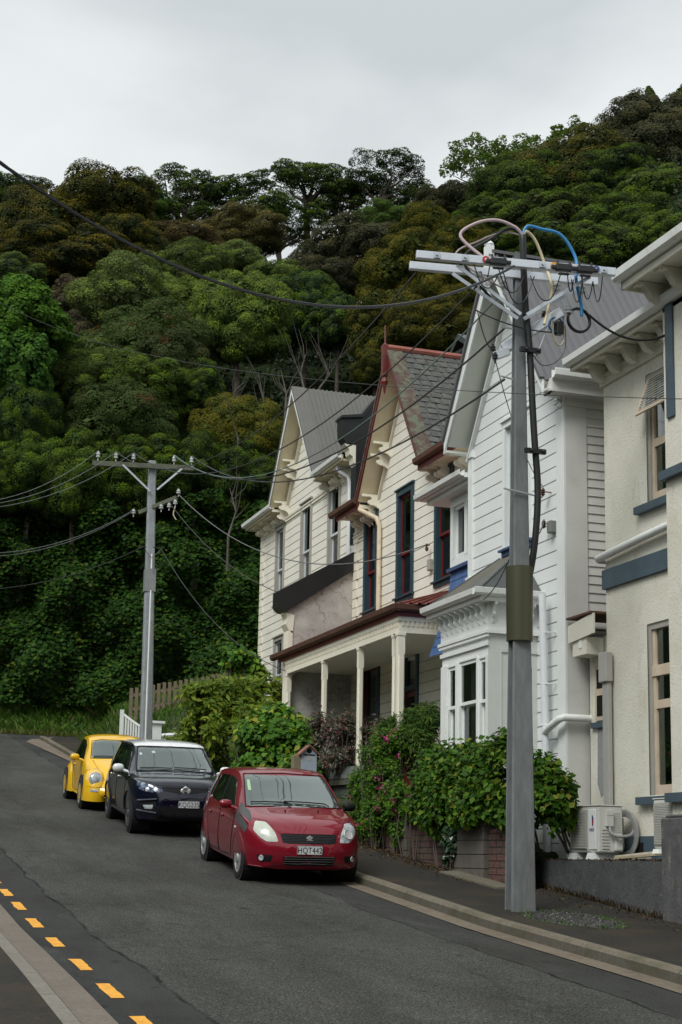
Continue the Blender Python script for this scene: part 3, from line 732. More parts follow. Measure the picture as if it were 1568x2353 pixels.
pipe(H, [(X-.40, 30.28, 7.56), (X-.38, 30.22, 7.42), (X-.12, 29.86, 7.18), (X-.07, 29.82, 7.0), (X-.07, 29.82, 5.0)], .05, M_RPIPE)
m = MB()      # gable of the rear wing, black sheet iron
pk = Vector((14.5, 34.0, 13.15))
for s, e in ((1, (14.5, 36.6, 11.6)), (-1, (14.5, 31.4, 11.6))):
    e = Vector(e); bk = Vector((5, 0, 0)); th = Vector((0, 0, -.16))
    m.hexa([pk+th, e+th, e+bk+th, pk+bk+th, pk, e, e+bk, pk+bk])
m.build('rear_gable_roof', M_BLACK, H)
m = MB(); m.add([(14.9, 33.95, 12.8), (14.9, 36.3, 11.4), (14.9, 31.7, 11.4)], [(0,1,2)]); m.box(14.9, 18, 31.7, 36.3, 8., 11.4); m.build('rear_gable_wall', M_BLACK, H)
# verandah
VX, VY = 9.5, 24.75
m = MB(); corrugated(m, (VX-.12, VY-.12, 4.42), (VX-.12, 31.62, 4.42), (X, 31.62, 4.98), (X, 25.7, 4.98), .15, .03)
corrugated(m, (X, 24.0, 4.42), (VX-.12, VY-.12, 4.42), (X, 25.7, 4.98), (X, 25.69, 4.98), .15, .03)
m.build('verandah_roof', paint('red_verandah_iron', (.22,.065,.05), .6, .2, 4, (.1,.09,.07), .5, 3), H, auto=50)
gutter(H, (VX-.1, VY-.2, 4.30), (VX-.1, 32.3, 4.30), M_RUST, .12, 'verandah_gutter'); gutter(H, (X+.3, VY-.1, 4.30), (VX-.2, VY-.1, 4.30), M_RUST, .12, 'verandah_gutter', (0,-1,0))
m = MB(); m.box(VX-.10, VX-.07, VY-.1, 32.0, 4.22, 4.38); m.box(VX-.07, X, VY-.1, VY-.07, 4.22, 4.38); m.build('verandah_fascia', M_MAROON, H)
m = MB(); m.box(VX-.06, VX+.06, VY-.06, 31.6, 3.93, 4.02); m.box(VX-.045, VX+.04, VY-.045, 31.6, 4.02, 4.14); m.box(VX-.07, VX+.05, VY-.07, 31.6, 4.14, 4.22)
m.box(VX+.06, X, VY-.06, VY+.06, 3.93, 4.02); m.box(VX+.04, X, VY-.045, VY+.04, 4.02, 4.14); m.box(VX+.05, X, VY-.07, VY+.05, 4.14, 4.22)
y = VY
while y < 31.5: m.box(VX-.065, VX-.044, y, y+.045, 4.05, 4.14); y += .09
x = VX
while x < X-.05: m.box(x, x+.045, VY-.066, VY-.044, 4.05, 4.14); x += .09
m.build('verandah_beam', M_IVORY, H)
for yy, ww in ((VY, .125), (VY+.27, .09), (26.85, .105), (29.0, .105), (31.5, .1)):
    m = MB(); h = ww/2; c = .022
    m.box(VX-h, VX+h, yy-h, yy+h, 3.55, 3.93); m.box(VX-h, VX+h, yy-h, yy+h, 1.2, 1.6)
    o8 = [(-h+c,-h),(h-c,-h),(h,-h+c),(h,h-c),(h-c,h),(-h+c,h),(-h,h-c),(-h,-h+c)]
    m.prism(o8, lambda a, b, t: (VX+a, yy+b, t), 1.6, 3.55)
    m.box(VX-h-.012, VX+h+.012, yy-h-.012, yy+h+.012, 3.88, 3.93)
    m.build('verandah_post', M_IVORY, H)
m = MB(); m.box(VX+.1, X, VY, 31.6, 4.0, 4.03); m.build('verandah_ceiling', M_CREAM, H)
m = MB(); m.box(VX-.1, X, VY-.1, 31.6, .8, 1.18); m.build('verandah_floor', M_GREYT, H)
m = MB(); m.tube([(X-.05, 27.0, 6.06), (X-.12, 27.0, 6.03), (X-.12, 27.06, 5.98)], .012, 5); m.ball((X-.1, 27.03, 6.06), .03); m.ball((X-.1, 27.03, 5.98), .035, sq=(1,1,1.4)); m.build('wire_bracket', M_RUST, H)
m = MB(); m.box(X-.09, X-.001, 26.93, 27.07, 5.55, 5.78); m.build('security_light', M_GREYT, H, bevel=.02)

# ---- near timber house: white, grey-blue iron roof, bay window, oriel
H = thing('timber_house', 'white weatherboard house with a steep white gable, bay window and blue-grey iron roof', 'house', (10, 21.2, .2), 'gabled timber houses in the row')
X = 10.0; yc, hf, zr, ze = 21.15, 1.86, 9.56, 6.92; Y0, Y1 = 19.43, 22.88
wins = [(20.62, 21.44, 4.86, 6.82)]
m = MB(); siding(m, X, gable_outline(Y0, Y1, 6.9, yc, 1.66, 9.2), .0, 9.15, wins, breaks=(6.9,), pitch=.212, phase=.05)
m.build('weatherboards', [M_WHITE, M_GAPW], H)
for o in wins: window(H, X, *o, M_WTRIM, M_SASHW, meet=.5, sillm=M_BLUET)
m = MB(); m.box(X-.035, X-.0005, Y1-.15, Y1+.01, 0, 6.8); m.box(X-.035, X-.0005, Y0-.035, Y0+.22, 0, 6.8)
m.box(X-.06, X, Y1-.17, Y1+.03, 6.66, 6.74); m.box(X-.07, X-.0004, Y0-.06, Y0+.24, 6.70, 6.76); m.box(X-.05, X-.0004, Y0-.05, Y0+.23, 6.62, 6.70)
m.build('corner_boards', M_WTRIM, H)
m = MB(); m.box(X+.001, X+.34, Y0-.034, Y0-.001, 0, 6.62); m.box(X, X+4, Y0-.06, Y0-.001, 6.62, 6.70); m.box(X, X+4, Y0-.08, Y0-.001, 6.70, 6.75); m.build('side_corner_board', M_WSIDE, H)
m = MB(); z = -.2
while z < 6.62:       # lapped boards on the side wall
    m.hexa([(X+.34, Y0-.022, z), (X+7, Y0-.022, z), (X+7, Y0, z), (X+.34, Y0, z), (X+.34, Y0-.006, z+.134), (X+7, Y0-.006, z+.134), (X+7, Y0, z+.134), (X+.34, Y0, z+.134)]); z += .131
m.build('side_boards', M_WSIDE, H)
m = MB(); m.box(X+.05, X+7, Y0, Y0+.05, -.2, 7.0); m.box(X+.05, X+8, Y1-.05, Y1-.001, -.2, 7.1); m.box(X+8, X+8.1, Y0, Y1, -.2, 7); m.build('side_walls', M_WHITE, H)
gable_roof(H, X, X-.40, 17.5, yc, hf, zr, ze, .12, M_IRON2, M_WTRIM, M_GREYSOF, pitch=.14, barge=.20)
m = MB(); m.beam((X-.42, yc, zr+.06), (17.5, yc, zr+.06), .16, .05); m.build('ridge_capping', M_IRON2, H)
for s in (-1, 1):       # dark roof edge above the bargeboard, trim board against the wall
    m = MB(); a, b = (X-.44, yc, zr+.06), (X-.44, yc+s*hf, ze+.045); m.beam(a, b, .07, .05); m.build('verge_flashing', M_IRON2, H)
    m = MB(); m.beam((X-.02, yc, zr-.44), (X-.02, yc+s*(hf-.12), ze-.30), .04, .11, (1,0,0)); m.beam((X-.03, yc, zr-.36), (X-.03, yc+s*(hf-.12), ze-.22), .05, .04, (1,0,0)); m.build('rake_moulding', M_WTRIM, H)
    m = MB(); m.box(X-.42, X, yc+s*hf-.10, yc+s*hf+.04, ze-.17, ze-.13); m.build('eave_return', M_GREYSOF, H)
m = MB(); xf = X-.44
m.box(xf-.06, xf+.06, yc-.07, yc+.07, zr-.32, zr+.16); m.lathe([(.07,0),(.085,.03),(.06,.06),(.02,.10),(.001,.12)], (xf, yc, zr+.16), (0,0,1), 8)
m.lathe([(.001,-.75),(.02,-.72),(.04,-.66),(.03,-.6),(.02,-.52),(.07,-.46),(.09,-.40),(.05,-.34),(.05,-.3)], (xf, yc, zr), (0,0,1), 8)
m.build('roof_finial', M_WTRIM, H, auto=40)
gutter(H, (X-.36, Y0-.30, 6.92), (17, Y0-.30, 6.92), M_GUTW, .13, 'gutter', (0,-1,0))
m = MB(); m.box(X-.34, 17, Y0-.29, Y0-.26, 6.74, 6.93); m.box(X-.34, 17, Y0-.26, Y0, 6.74, 6.76); m.box(X-.34, X-.31, Y0-.26, Y0, 6.74, 6.95); m.build('side_fascia', M_WSIDE, H)
brackets(H, M_WTRIM, X, [(Y0+.05, 6.74)], .09, .4, 'eave_bracket', .8)
# bay window
BX, B0, B1 = 9.2, 20.37, 22.12
ops = [(21.58, 21.86, .85, 2.97), (20.78, 21.42, .85, 3.0), (20.44, 20.66, .85, 2.97)]
m = MB(); siding(m, BX, lambda z: (B0, B1), -.2, 3.32, ops, pitch=50)
bay = m.build('bay_front', M_WTRIM, H)
m = MB(); m.box(BX+.001, X, B0, B0+.03, -.2, 3.32); m.box(BX+.2, X-.002, B0-.018, B0-.0005, 3.05, 3.1); m.box(BX+.2, BX+.215, B0-.012, B0-.0005, .6, 3.05); m.box(X-.2, X-.185, B0-.012, B0-.0005, .6, 3.05)
m.box(BX+.16, X-.002, B1-.03, B1, -.2, 3.32); m.build('bay_side', paint('bay_side_panel', (.60,.63,.60), .55, .05, 3, (.5,.5,.42), .25, 2), bay)
for o in ops: window(bay, BX, *o, M_WTRIM, M_WTRIM, meet=.70, jamb=.045, head=.03, sill=False, kind='bay_window', deep=.03, st=.026, proud=.006, room=0)
m = MB()
for y, w_ in ((B0, .03), (20.70, .04), (21.47, .06), (21.91, .2)): m.box(BX-.03, BX-.001, y, y+w_, .3, 3.0)
m.box(BX-.035, BX-.001, B0-.02, B1+.02, 3.14, 3.20); m.box(BX+.001, X-.002, B0-.055, B0-.001, 3.322, 3.372); m.box(BX-.06, BX, B0-.06, B1+.06, 3.32, 3.37); m.box(BX-.045, BX, B0-.04, B1+.04, 3.27, 3.32)
m.box(BX-.02, X, B0-.02, B1+.02, 3.37, 3.80); m.box(BX-.2, X, B0-.17, B1+.2, 3.78, 3.85)
m.build('bay_cornice', M_WTRIM, bay)
prof = [(0,0),(.15,0),(.15,-.04),(.115,-.05),(.075,-.075),(.06,-.13),(.08,-.175),(.055,-.215),(.025,-.23),(.03,-.265),(.015,-.3),(0,-.31)]
f0 = None
for k in range(9):
    y = B0+.06+k*(B1-B0-.12)/8
    if f0 is None:
        m = MB(); m.prism(prof, lambda a, b, t: (BX-.02-a, y+t, 3.78+b), -.022, .022); f0 = m.build('cornice_bracket', M_WTRIM, bay); yy0 = y
    else: copy_part(f0, 'cornice_bracket', bay, (0, y-yy0, 0))
for xk in (X-.12, BX+.06):
    m = MB(); m.prism(prof, lambda a, b, t: (xk+t, B0-.02-a, 3.78+b), -.022, .022); m.build('side_bracket', M_WTRIM, bay)
gutter(H, (BX-.2, B0-.16, 3.85), (BX-.2, B1+.22, 3.85), M_GUTW, .11, 'bay_gutter'); gutter(H, (X, B0-.16, 3.85), (BX-.33, B0-.16, 3.85), M_GUTW, .11, 'bay_gutter', (0,-1,0))
m = MB(); a, b, c_, d = (BX-.2, B0-.16, 3.97), (BX-.2, B1+.2, 3.97), (X, B0+.62, 4.74), (X, B1-.45, 4.74)
m.quad(a, b, d, c_, 0); m.quad((X, B0-.16, 3.97), a, c_, (X, B0+.6, 4.74), 1); m.quad(b, (X, B1+.2, 3.97), (X, B1-.46, 4.74), d, 1)
m.beam(a, c_, .05, .03, m=1); m.beam(b, d, .05, .03, m=1)
t = NT('mossy_grey_sheet'); v = t.coord(); c = t.ramp(t.noise(v, 4, 5), [(.3,(.075,.08,.075)),(.7,(.13,.135,.125))])
c = t.mix(t.ramp(t.noise(t.coord('Object',(.5,5,.5)), 1.5, 6, .7), [(.42,0.),(.62,.75)]), c, (.13,.105,.05)); t.base(c); M_MOSS = t.set(Roughness=.7)
m.build('bay_roof', [M_MOSS, paint('dark_sheet_metal', (.085,.095,.095), .5, .15, 4, (.14,.13,.06), .4, 4)], H)
pipe(H, [(X-.16, 19.88, 3.87), (X-.16, 19.86, 3.6), (X-.12, 19.85, 1.3), (X-.12, 19.85, .1)], .055, M_PVC)
pipe(H, [(X-.14, 19.84, 1.85), (X-.16, 19.62, 1.92), (X-.16, 19.36, 2.0), (X-.12, 19.3, 2.02), (X+.3, 19.3, 2.02)], .055, M_GUTW, 'waste_pipe')
for z in (3.3, 2.55, 1.95): 
    m = MB(); m.tube([(X-.01, 19.75, z), (X-.14, 19.79, z), (X-.2, 19.86, z), (X-.14, 19.93, z)], .012, 5); m.build('pipe_clip', M_PVC, H)
# oriel on the far side, over blue shingles
OX, O0, O1 = 10.2, 22.9, 24.2
m = MB(); siding(m, OX, lambda z: (O0, O1), 5.0, 6.3, [(22.95, 23.45, 5.18, 6.1), (23.56, 24.05, 5.18, 6.1)], pitch=50); m.box(OX+.01, 11.2, O1-.04, O1, 5.0, 6.3); ori = m.build('oriel', M_WTRIM, H)
for o in [(22.95, 23.45, 5.18, 6.1), (23.56, 24.05, 5.18, 6.1)]: window(ori, OX, *o, M_WTRIM, M_WTRIM, meet=.995, jamb=.035, head=.03, sill=False, kind='oriel_window', deep=.045, st=.04, proud=.012, room=0)
m = MB(); m.box(OX-.3, 11.3, O0, O1+.7, 6.36, 6.44); m.box(OX-.2, 11.2, O0, O1+.6, 6.28, 6.36); m.build('oriel_roof', M_WTRIM, H)
gutter(H, (OX-.29, O0, 6.38), (OX-.29, O1+.78, 6.38), M_GUTW, .11, 'oriel_gutter')
m = MB(); m.box(OX-.06, OX+.1, O0, O1+.04, 4.96, 5.02); m.build('oriel_sill', M_BLUET, H)
m = MB(); rr = random.Random(8); n = 9
for k in range(n):
    za, zb = lerp(3.5, 4.96, k/n), lerp(3.5, 4.96, (k+1)/n)+.03
    xo = lambda z: OX+.02-.26*max(0,1-(z-3.5)/1.46)**1.6
    ya = O1 + .34*max(0,1-(za-3.5)/1.46)**1.6; y = O0-.2+rr.random()*.1
    while y < ya:
        w_ = min(rr.uniform(.11,.16), ya-y); g = .006
        m.hexa([(xo(za)-.014, y, za), (xo(za)-.014, y+w_-g, za), (xo(za), y+w_-g, za), (xo(za), y, za), (xo(zb)-.002, y, zb), (xo(zb)-.002, y+w_-g, zb), (xo(zb)+.01, y+w_-g, zb), (xo(zb)+.01, y, zb)]); y += w_
m.build('blue_shingle_apron', M_BLUE, H)
m = MB(); m.box(X-.09, X-.04, Y1-.13, Y1-.01, 4.5, 4.62); m.tube([(X-.07, Y1-.07, 4.5), (X-.07, Y1-.07, 4.3), (X-.12, Y1-.05, 4.22)], .012, 5); m.build('meter_box', M_WTRIM, H)
ins = MB()
for y, z in ((19.88, 5.42), (19.86, 4.93)):
    ins.tube([(X, y, z), (X-.12, y, z), (X-.12, y+.06, z-.02)], .010, 5); ins.lathe([(.001,-.07),(.012,-.06),(.035,-.03),(.02,-.02),(.04,0),(.02,.012),(.035,.03),(.012,.06),(.001,.07)], (X-.12, y+.03, z), (0,0,1), 8)
ins.build('wire_bracket', M_RUST, H, auto=40)
m = MB(); m.box(X-.1, X-.001, 19.72, 19.84, 4.78, 4.96); m.build('junction_box', paint('weathered_grey_box', (.2,.21,.19), .7), H, bevel=.01)

# ---- near stucco house
H = thing('stucco_house', 'pale rough-cast stucco house with slate-blue trim at the right edge', 'house', (10.2, 16, .05))
X = 10.2; Y1 = 18.61
wins = [(16.55, 17.45, 4.74, 6.52), (16.6, 17.52, .88, 3.12)]
m = MB(); siding(m, X, lambda z: (8.0, Y1), -2.5, 6.86, wins, pitch=50); m.box(X+.01, X+7, Y1-.1, Y1, -.3, 6.86)
m.build('stucco_wall', M_STUC, H)
for o in wins:
    y0, y1, z0, z1 = o; m = MB(); dp = .08
    m.box(X+.02, X+dp+.06, y1-.07, y1, z0, z1); m.box(X+.02, X+dp+.06, y0, y0+.07, z0, z1); m.box(X+.02, X+dp+.06, y0+.07, y1-.07, z1-.08, z1)
    f = m.build('window', M_GREYT, H)
    m = MB(); m.box(X-.09, X+.12, y0-.1, y1+.22, z0-.12, z0-.02); m.build('sill', M_SLATEB, f)
    zm = lerp(z0, z1, .52) if z0 < 2 else lerp(z0, z1, .45)
    m = MB(); Xs = X+.045
    for a, b in ((z0, zm), (zm, z1 if z0 > 2 else z1-.0)):
        m.box(Xs, Xs+.05, y1-.13, y1-.07, a, b); m.box(Xs, Xs+.05, y0+.07, y0+.13, a, b); m.box(Xs, Xs+.05, y0+.13, y1-.13, a, a+(.13 if a == z0 else .06)); m.box(Xs, Xs+.05, y0+.13, y1-.13, b-.05, b)
    if z0 < 2: m.box(Xs-.02, Xs+.06, y0+.07, y1-.07, 2.42, 2.56)
    s_ = m.build('sash', M_PEEL, f)
    m = MB(); m.quad((Xs+.03, y0+.1, z1-.05), (Xs+.03, y1-.1, z1-.05), (Xs+.03, y1-.1, z0+.1), (Xs+.03, y0+.1, z0+.1)); m.build('pane', M_GLASS, s_, normals=False)
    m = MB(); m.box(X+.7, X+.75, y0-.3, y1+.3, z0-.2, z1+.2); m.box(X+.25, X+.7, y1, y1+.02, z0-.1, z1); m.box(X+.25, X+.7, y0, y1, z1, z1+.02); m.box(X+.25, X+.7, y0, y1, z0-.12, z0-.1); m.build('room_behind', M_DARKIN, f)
    m = MB(); k = 16; ya, yb = y1-.42, y1-.1
    pts = [(lerp(ya, yb, i/k), X+.26+.02*math.sin(i*2.1)) for i in range(k+1)]
    for (p, q), (r, s) in zip(pts, pts[1:]): m.quad((q, p, z0), (s, r, z0), (s, r, z1), (q, p, z1))
    m.build('curtain', M_CURT, f)
    if z0 > 2:          # the top light stands open on its hinges
        m = MB(); a, b, zt = y0+.05, y1-.02, z1-.02; L = .62
        fr = lambda y, u, n=0: (X+.05-u*.36-.0+n*.02, y, zt-u*.93*L/.62)
        for ya_, yb_, ua, ub in ((a, b, 0, .06), (a, b, L-.06, L), (a, a+.055, .06, L-.06), (b-.055, b, .06, L-.06)):
            m.hexa([(X+.05-ub*.36-.018, ya_, zt-ub*.93), (X+.05-ub*.36+.018, ya_, zt-ub*.93), (X+.05-ub*.36+.018, yb_, zt-ub*.93), (X+.05-ub*.36-.018, yb_, zt-ub*.93),
                    (X+.05-ua*.36-.018, ya_, zt-ua*.93), (X+.05-ua*.36+.018, ya_, zt-ua*.93), (X+.05-ua*.36+.018, yb_, zt-ua*.93), (X+.05-ua*.36-.018, yb_, zt-ua*.93)])
        op = m.build('open_top_light', M_PEEL, f)
        m = MB()
        for k in range(11):
            u = .08+k*.045; m.hexa([(X+.05-u*.36-.02, a+.06, zt-u*.93-.012), (X+.05-u*.36+.012, a+.06, zt-u*.93), (X+.05-u*.36+.012, b-.06, zt-u*.93), (X+.05-u*.36-.02, b-.06, zt-u*.93-.012)]*1 + [(X+.05-u*.36-.02, a+.06, zt-u*.93-.006), (X+.05-u*.36+.012, a+.06, zt-u*.93+.006), (X+.05-u*.36+.012, b-.06, zt-u*.93+.006), (X+.05-u*.36-.02, b-.06, zt-u*.93-.006)])
        m.build('louvre', M_GUTW, op)
    else:
        m = MB(); m.add([(X+.16, y1-.40, .95), (X+.16, y0, .95), (X+.16, y0, 2.35), (X+.16, y1-.26, 2.15)], [(0,1,2,3)]); m.build('paper_sheet', M_WTRIM, f)
m = MB(); m.box(X-.05, X-.0005, 8, Y1+.03, 3.76, 4.03); m.box(X, X+3, Y1, Y1+.03, 3.76, 4.03); m.build('string_course', M_SLATEB, H)
m = MB(); m.box(X-.03, X-.0008, 8, Y1+.02, -.2, .36); m.build('plinth', M_SLATEB, H)
m = MB(); m.box(X-.05, X-.0005, 8, Y1+.03, 6.70, 6.80); m.box(X-.075, X-.0005, 8, Y1+.05, 6.80, 6.85); m.build('cornice', M_EAVE, H)
m = MB(); m.box(X-.41, X+.3, 8, Y1+.12, 6.98, 7.01); m.box(X-.45, X-.41, 8, Y1+.14, 6.92, 7.06); m.box(X-.45, X+2, Y1+.12, Y1+.15, 6.92, 7.06); m.build('eave', M_EAVE, H)
gutter(H, (X-.45, 8, 6.98), (X-.45, Y1+.17, 6.98), M_GUTW, .12)
m = MB(); corrugated(m, (X-.45, 8, 7.10), (X-.45, Y1+.15, 7.10), (X+3, Y1+.15, 8.7), (X+3, 8, 8.7), .15); m.build('roof', M_IRON, H, auto=50)
pr = [(0,0),(.39,0),(.39,-.05),(.35,-.07),(.33,-.045),(.29,-.045),(.25,-.10),(.19,-.20),(.11,-.245),(0,-.255)]
f0 = None
for k in range(6):
    y = Y1-.09-k*.46
    if f0 is None: m = MB(); m.prism(pr, lambda a, b, t: (X-a, y+t, 6.975+b), -.06, .06); f0 = m.build('eave_bracket', M_EAVE, H, bevel=.008); y0_ = y
    else: copy_part(f0, 'eave_bracket', H, (0, y-y0_, 0))
BXs, BY = 9.75, 16.22
m = MB(); siding(m, BXs, lambda z: (8.0, BY), -2.5, 7.15, [], pitch=50); m.box(BXs+.01, X, BY-.06, BY, -.3, 7.15); m.build('projecting_bay', M_STUC, H)
m = MB(); m.box(BXs-.03, BXs-.0005, BY-.26, BY-.09, 5.5, 7.06); m.build('bay_pilaster_strip', M_SLATEB, H)
m = MB(); m.box(BXs-.09, BXs-.0005, 8, BY+.03, 4.72, 4.83); m.box(BXs-.09, BXs-.0005, 8, BY+.03, .74, .85); m.build('bay_sill', M_SLATEB, H)
m = MB(); m.box(BXs-.48, BXs+.2, 8, BY+.10, 7.26, 7.29); m.box(BXs-.52, BXs-.48, 8, BY+.12, 7.20, 7.35); m.box(BXs-.52, BXs+.3, BY+.10, BY+.13, 7.20, 7.35); m.box(BXs-.06, BXs, 8, BY+.02, 7.05, 7.15); m.build('bay_eave', M_EAVE, H)
gutter(H, (BXs-.52, 8, 7.30), (BXs-.52, BY+.16, 7.30), M_GUTW, .13, 'bay_gutter')
m = MB(); corrugated(m, (BXs-.52, 8, 7.43), (BXs-.52, BY+.14, 7.43), (X+3, BY+.14, 8.9), (X+3, 8, 8.9), .15); m.build('bay_roof', M_IRON, H, auto=50)
f0 = None
for y in (BY-.07, BY-.62):
    if f0 is None: m = MB(); m.prism([(a*1.15, b) for a, b in pr], lambda a, b, t: (BXs-a, y+t, 7.255+b), -.06, .06); f0 = m.build('eave_bracket', M_EAVE, H, bevel=.008); y0_ = y
    else: copy_part(f0, 'eave_bracket', H, (0, y-y0_, 0))
pipe(H, [(X+.25, Y1+.10, 4.20), (X-.06, Y1+.10, 4.20), (X-.09, Y1+.06, 4.20), (X-.09, 17.5, 4.27), (X-.09, 16.2, 4.33)], .055, M_GUTW, 'waste_pipe')
m = MB(); m.box(X+.10, X+1, Y1+.001, 19.30, -.2, 3.15); m.build('lean_to_wall', M_STUC, H)
m = MB(); m.hexa([(X-.22, Y1-.02, 3.14), (X-.19, Y1-.02, 3.14), (X-.19, 19.34, 3.08), (X-.22, 19.34, 3.08), (X-.22, Y1-.02, 3.42), (X-.19, Y1-.02, 3.42), (X-.19, 19.34, 3.33), (X-.22, 19.34, 3.33)]); m.box(X-.19, X+.08, 18.85, 19.26, 2.88, 3.12); m.build('lean_to_fascia', M_EAVE, H)
m = MB(); m.box(X-.24, X+1, Y1+.002, 19.36, 3.42, 3.45); m.build('lean_to_roof', M_RUST, H)
m = MB(); m.box(X-.2, X-.17, 18.98, 19.06, 2.98, 3.13); m.tube([(X-.19, 19.02, 2.98), (X-.15, 19.0, 2.92), (X-.1, 18.96, 3.0)], .012, 5); m.build('cable_box', M_WTRIM, H)
m = MB(); m.box(X+.075, X+.0995, 18.78, 19.11, 1.97, 2.75); lw_ = m.build('lean_to_window', M_PEEL, H)
m = MB(); m.box(X+.070, X+.0745, 18.8, 19.05, 2.03, 2.32); m.box(X+.070, X+.0745, 18.8, 19.05, 2.42, 2.69); m.build('pane', M_DARKIN, lw_)
m = MB(); m.box(X+.05, X+.0995, 18.74, 19.20, 1.87, 1.95); m.build('lean_to_sill', M_SLATEB, H)
m = MB(); m.add([(X+.096, 18.75, 1.86), (X+.096, 19.08, 1.86), (X+.096, 19.1, 1.1), (X+.096, 19.0, .9), (X+.096, 18.75, 1.05)], [(0,1,2,3,4)]); m.build('grey_patch', paint('bare_grey_render', (.3,.31,.31), .9, .15, 20, None, 0, 1, 1, .5, 40), H)
m = MB(); m.box(X-.10, X-.031, 18.42, 18.58, .55, 2.45); m.box(X-.14, X-.031, 18.39, 18.61, 2.45, 2.86); m.build('pipe_cover', paint('grey_plastic_duct', (.40,.40,.37), .5, .05, 3), H, bevel=.012)
m = MB(); m.box(X-.034, X-.0305, 17.65, 17.85, .1, .28); m.build('air_vent', M_DARKIN, H)
# ------------------------------------------------------------------ poles
M_POLE = NT('weathered_pole_concrete'); v = M_POLE.coord()
c = M_POLE.ramp(M_POLE.noise(M_POLE.coord('Object',(1,1,.25)), 9, 6, .65), [(.3,(.12,.133,.138)),(.7,(.21,.226,.232))])
c = M_POLE.mix(M_POLE.ramp(M_POLE.noise(M_POLE.coord('Object',(1,1,.12)), 5, 6, .7), [(.55,0.),(.7,.55)]), c, (.11,.085,.06))
c = M_POLE.mix(M_POLE.ramp(M_POLE.noise(v, 60, 2), [(.66,0.),(.72,.5)]), c, (.09,.09,.085))
M_POLE.base(c); M_POLE.bump(M_POLE.noise(v, 50, 3), .25, .01); M_POLE = M_POLE.set(Roughness=.85)
M_POLE2 = paint('grey_pole_timber', (.27,.295,.31), .8, .16, 6, (.10,.10,.1), .4, 4, .15)
M_GALV = paint('galvanised_steel', (.52,.56,.60), .38, .1, 6, (.35,.38,.4), .4, 7, 1, 0, 60, .55)
M_ARM = paint('painted_steel_arm', (.60,.64,.69), .4, .06, 4, (.42,.45,.48), .35, 5, 1, 0, 60, .3)
M_TARM = paint('mossy_timber_arm', (.10,.11,.075), .85, .2, 5, (.06,.05,.035), .4, 4)
M_RUBBER = flat('black_rubber', (.012,.012,.013), .45)
M_WIRE = flat('dull_wire', (.035,.035,.035), .6)
M_WIREL = flat('pale_aluminium_wire', (.16,.17,.17), .5, .3)
M_PORC = flat('grey_porcelain', (.50,.52,.52), .2)
M_PINKC = flat('dusty_pink_cable', (.46,.36,.37), .5)
M_BLUEC = flat('bright_blue_cable', (.025,.21,.47), .4)
M_CREAMC = flat('cream_cable', (.62,.54,.34), .5)
M_SLEEVE = NT('olive_sheet_sleeve'); M_SLEEVE.base((.085,.085,.052)); M_SLEEVE = M_SLEEVE.set(Roughness=.32, Metallic=.4)
M_SLEEVEG = flat('grey_sheet_sleeve', (.24,.26,.26), .45)

PX, PY, PZ = 7.97, 16.72, -.64
T = thing('power_pole', 'tall grey concrete power pole with double steel crossarm and olive sleeve at the kerb', 'power pole', (PX, PY, PZ))
rotp = R_(1)
def pw(a, b, z): return (PX + a*math.cos(rotp) - b*math.sin(rotp), PY + a*math.sin(rotp) + b*math.cos(rotp), z)
m = MB()
def ring(z):
    t = (z-PZ)/8.25; w_, d = lerp(.158, .060, t), lerp(.11, .045, t); g = lerp(.085, .02, t); fl = lerp(.020, .011, t); c = .012
    return [(-w_+c,-d),(w_-c,-d),(w_,-d+c),(w_,-d+fl*2),(w_-g,-d+fl*2+.02),(w_-g,d-fl*2-.02),(w_,d-fl*2),(w_,d-c),(w_-c,d),(-w_+c,d),(-w_,d-c),(-w_,d-fl*2),(-w_+g,d-fl*2-.005),(-w_+g,-d+fl*2+.005),(-w_,-d+fl*2),(-w_,-d+c)]
zs = [PZ-.3, PZ+2, PZ+4, PZ+6, PZ+8.29]; k = 16
vs = [pw(a, b, z) for z in zs for a, b in ring(z)]
m.add(vs, [(i*k+j, i*k+(j+1) % k, (i+1)*k+(j+1) % k, (i+1)*k+j) for i in range(len(zs)-1) for j in range(k)] + [tuple(range(4*k, 5*k))])
m.build('post', M_POLE, T)
m = MB(); m.lathe([(.16,0),(.165,0),(.165,.02),(.172,.92),(.166,.92)], (0,0,0), (0,0,1), 28)
m.v = [(PX+x*.97, PY+y*.97, 2.65+z) for x, y, z in m.v]; m.build('metal_sleeve', M_SLEEVE, T, auto=40)
AR0, AR1 = Vector((6.55, 16.75, 7.365)), Vector((9.02, 16.26, 7.315))
adir = (AR1-AR0).normalized(); aper = Vector((adir.y, -adir.x, 0))   # towards the camera side
for off, e0, e1 in ((.16, 0, .02), (-.20, -.02, -.10)):
    m = MB(); a = AR0+aper*off+adir*e0; b = AR1+aper*off+adir*e1; m.beam(a, b, .075, .10)
    m.build('crossarm', M_ARM, T, bevel=.006)
for s0, s1 in ((-.85, -.05), (.85, .10)):
    for off in (.12, -.16):
        m = MB(); mid = AR0.lerp(AR1, .545)
        a = mid+adir*s0+aper*off+Vector((0,0,-.07)); b = mid+adir*s1*.5+aper*off*.55+Vector((0,0,-.62)); m.beam(a, b, .012, .045); m.build('arm_brace', M_GALV, T)
def arm(s, off=.16, dz=0): return AR0.lerp(AR1, s)+aper*off+Vector((0,0,dz))
for s in (.10, .24, .63, .945):
    m = MB(); c_ = arm(s, .205); m.beam(c_-aper*.006, c_+aper*.012, .075, .075); m.tube([c_, c_+aper*.04], .016, 6); m.build('bolt_plate', M_GALV, T)
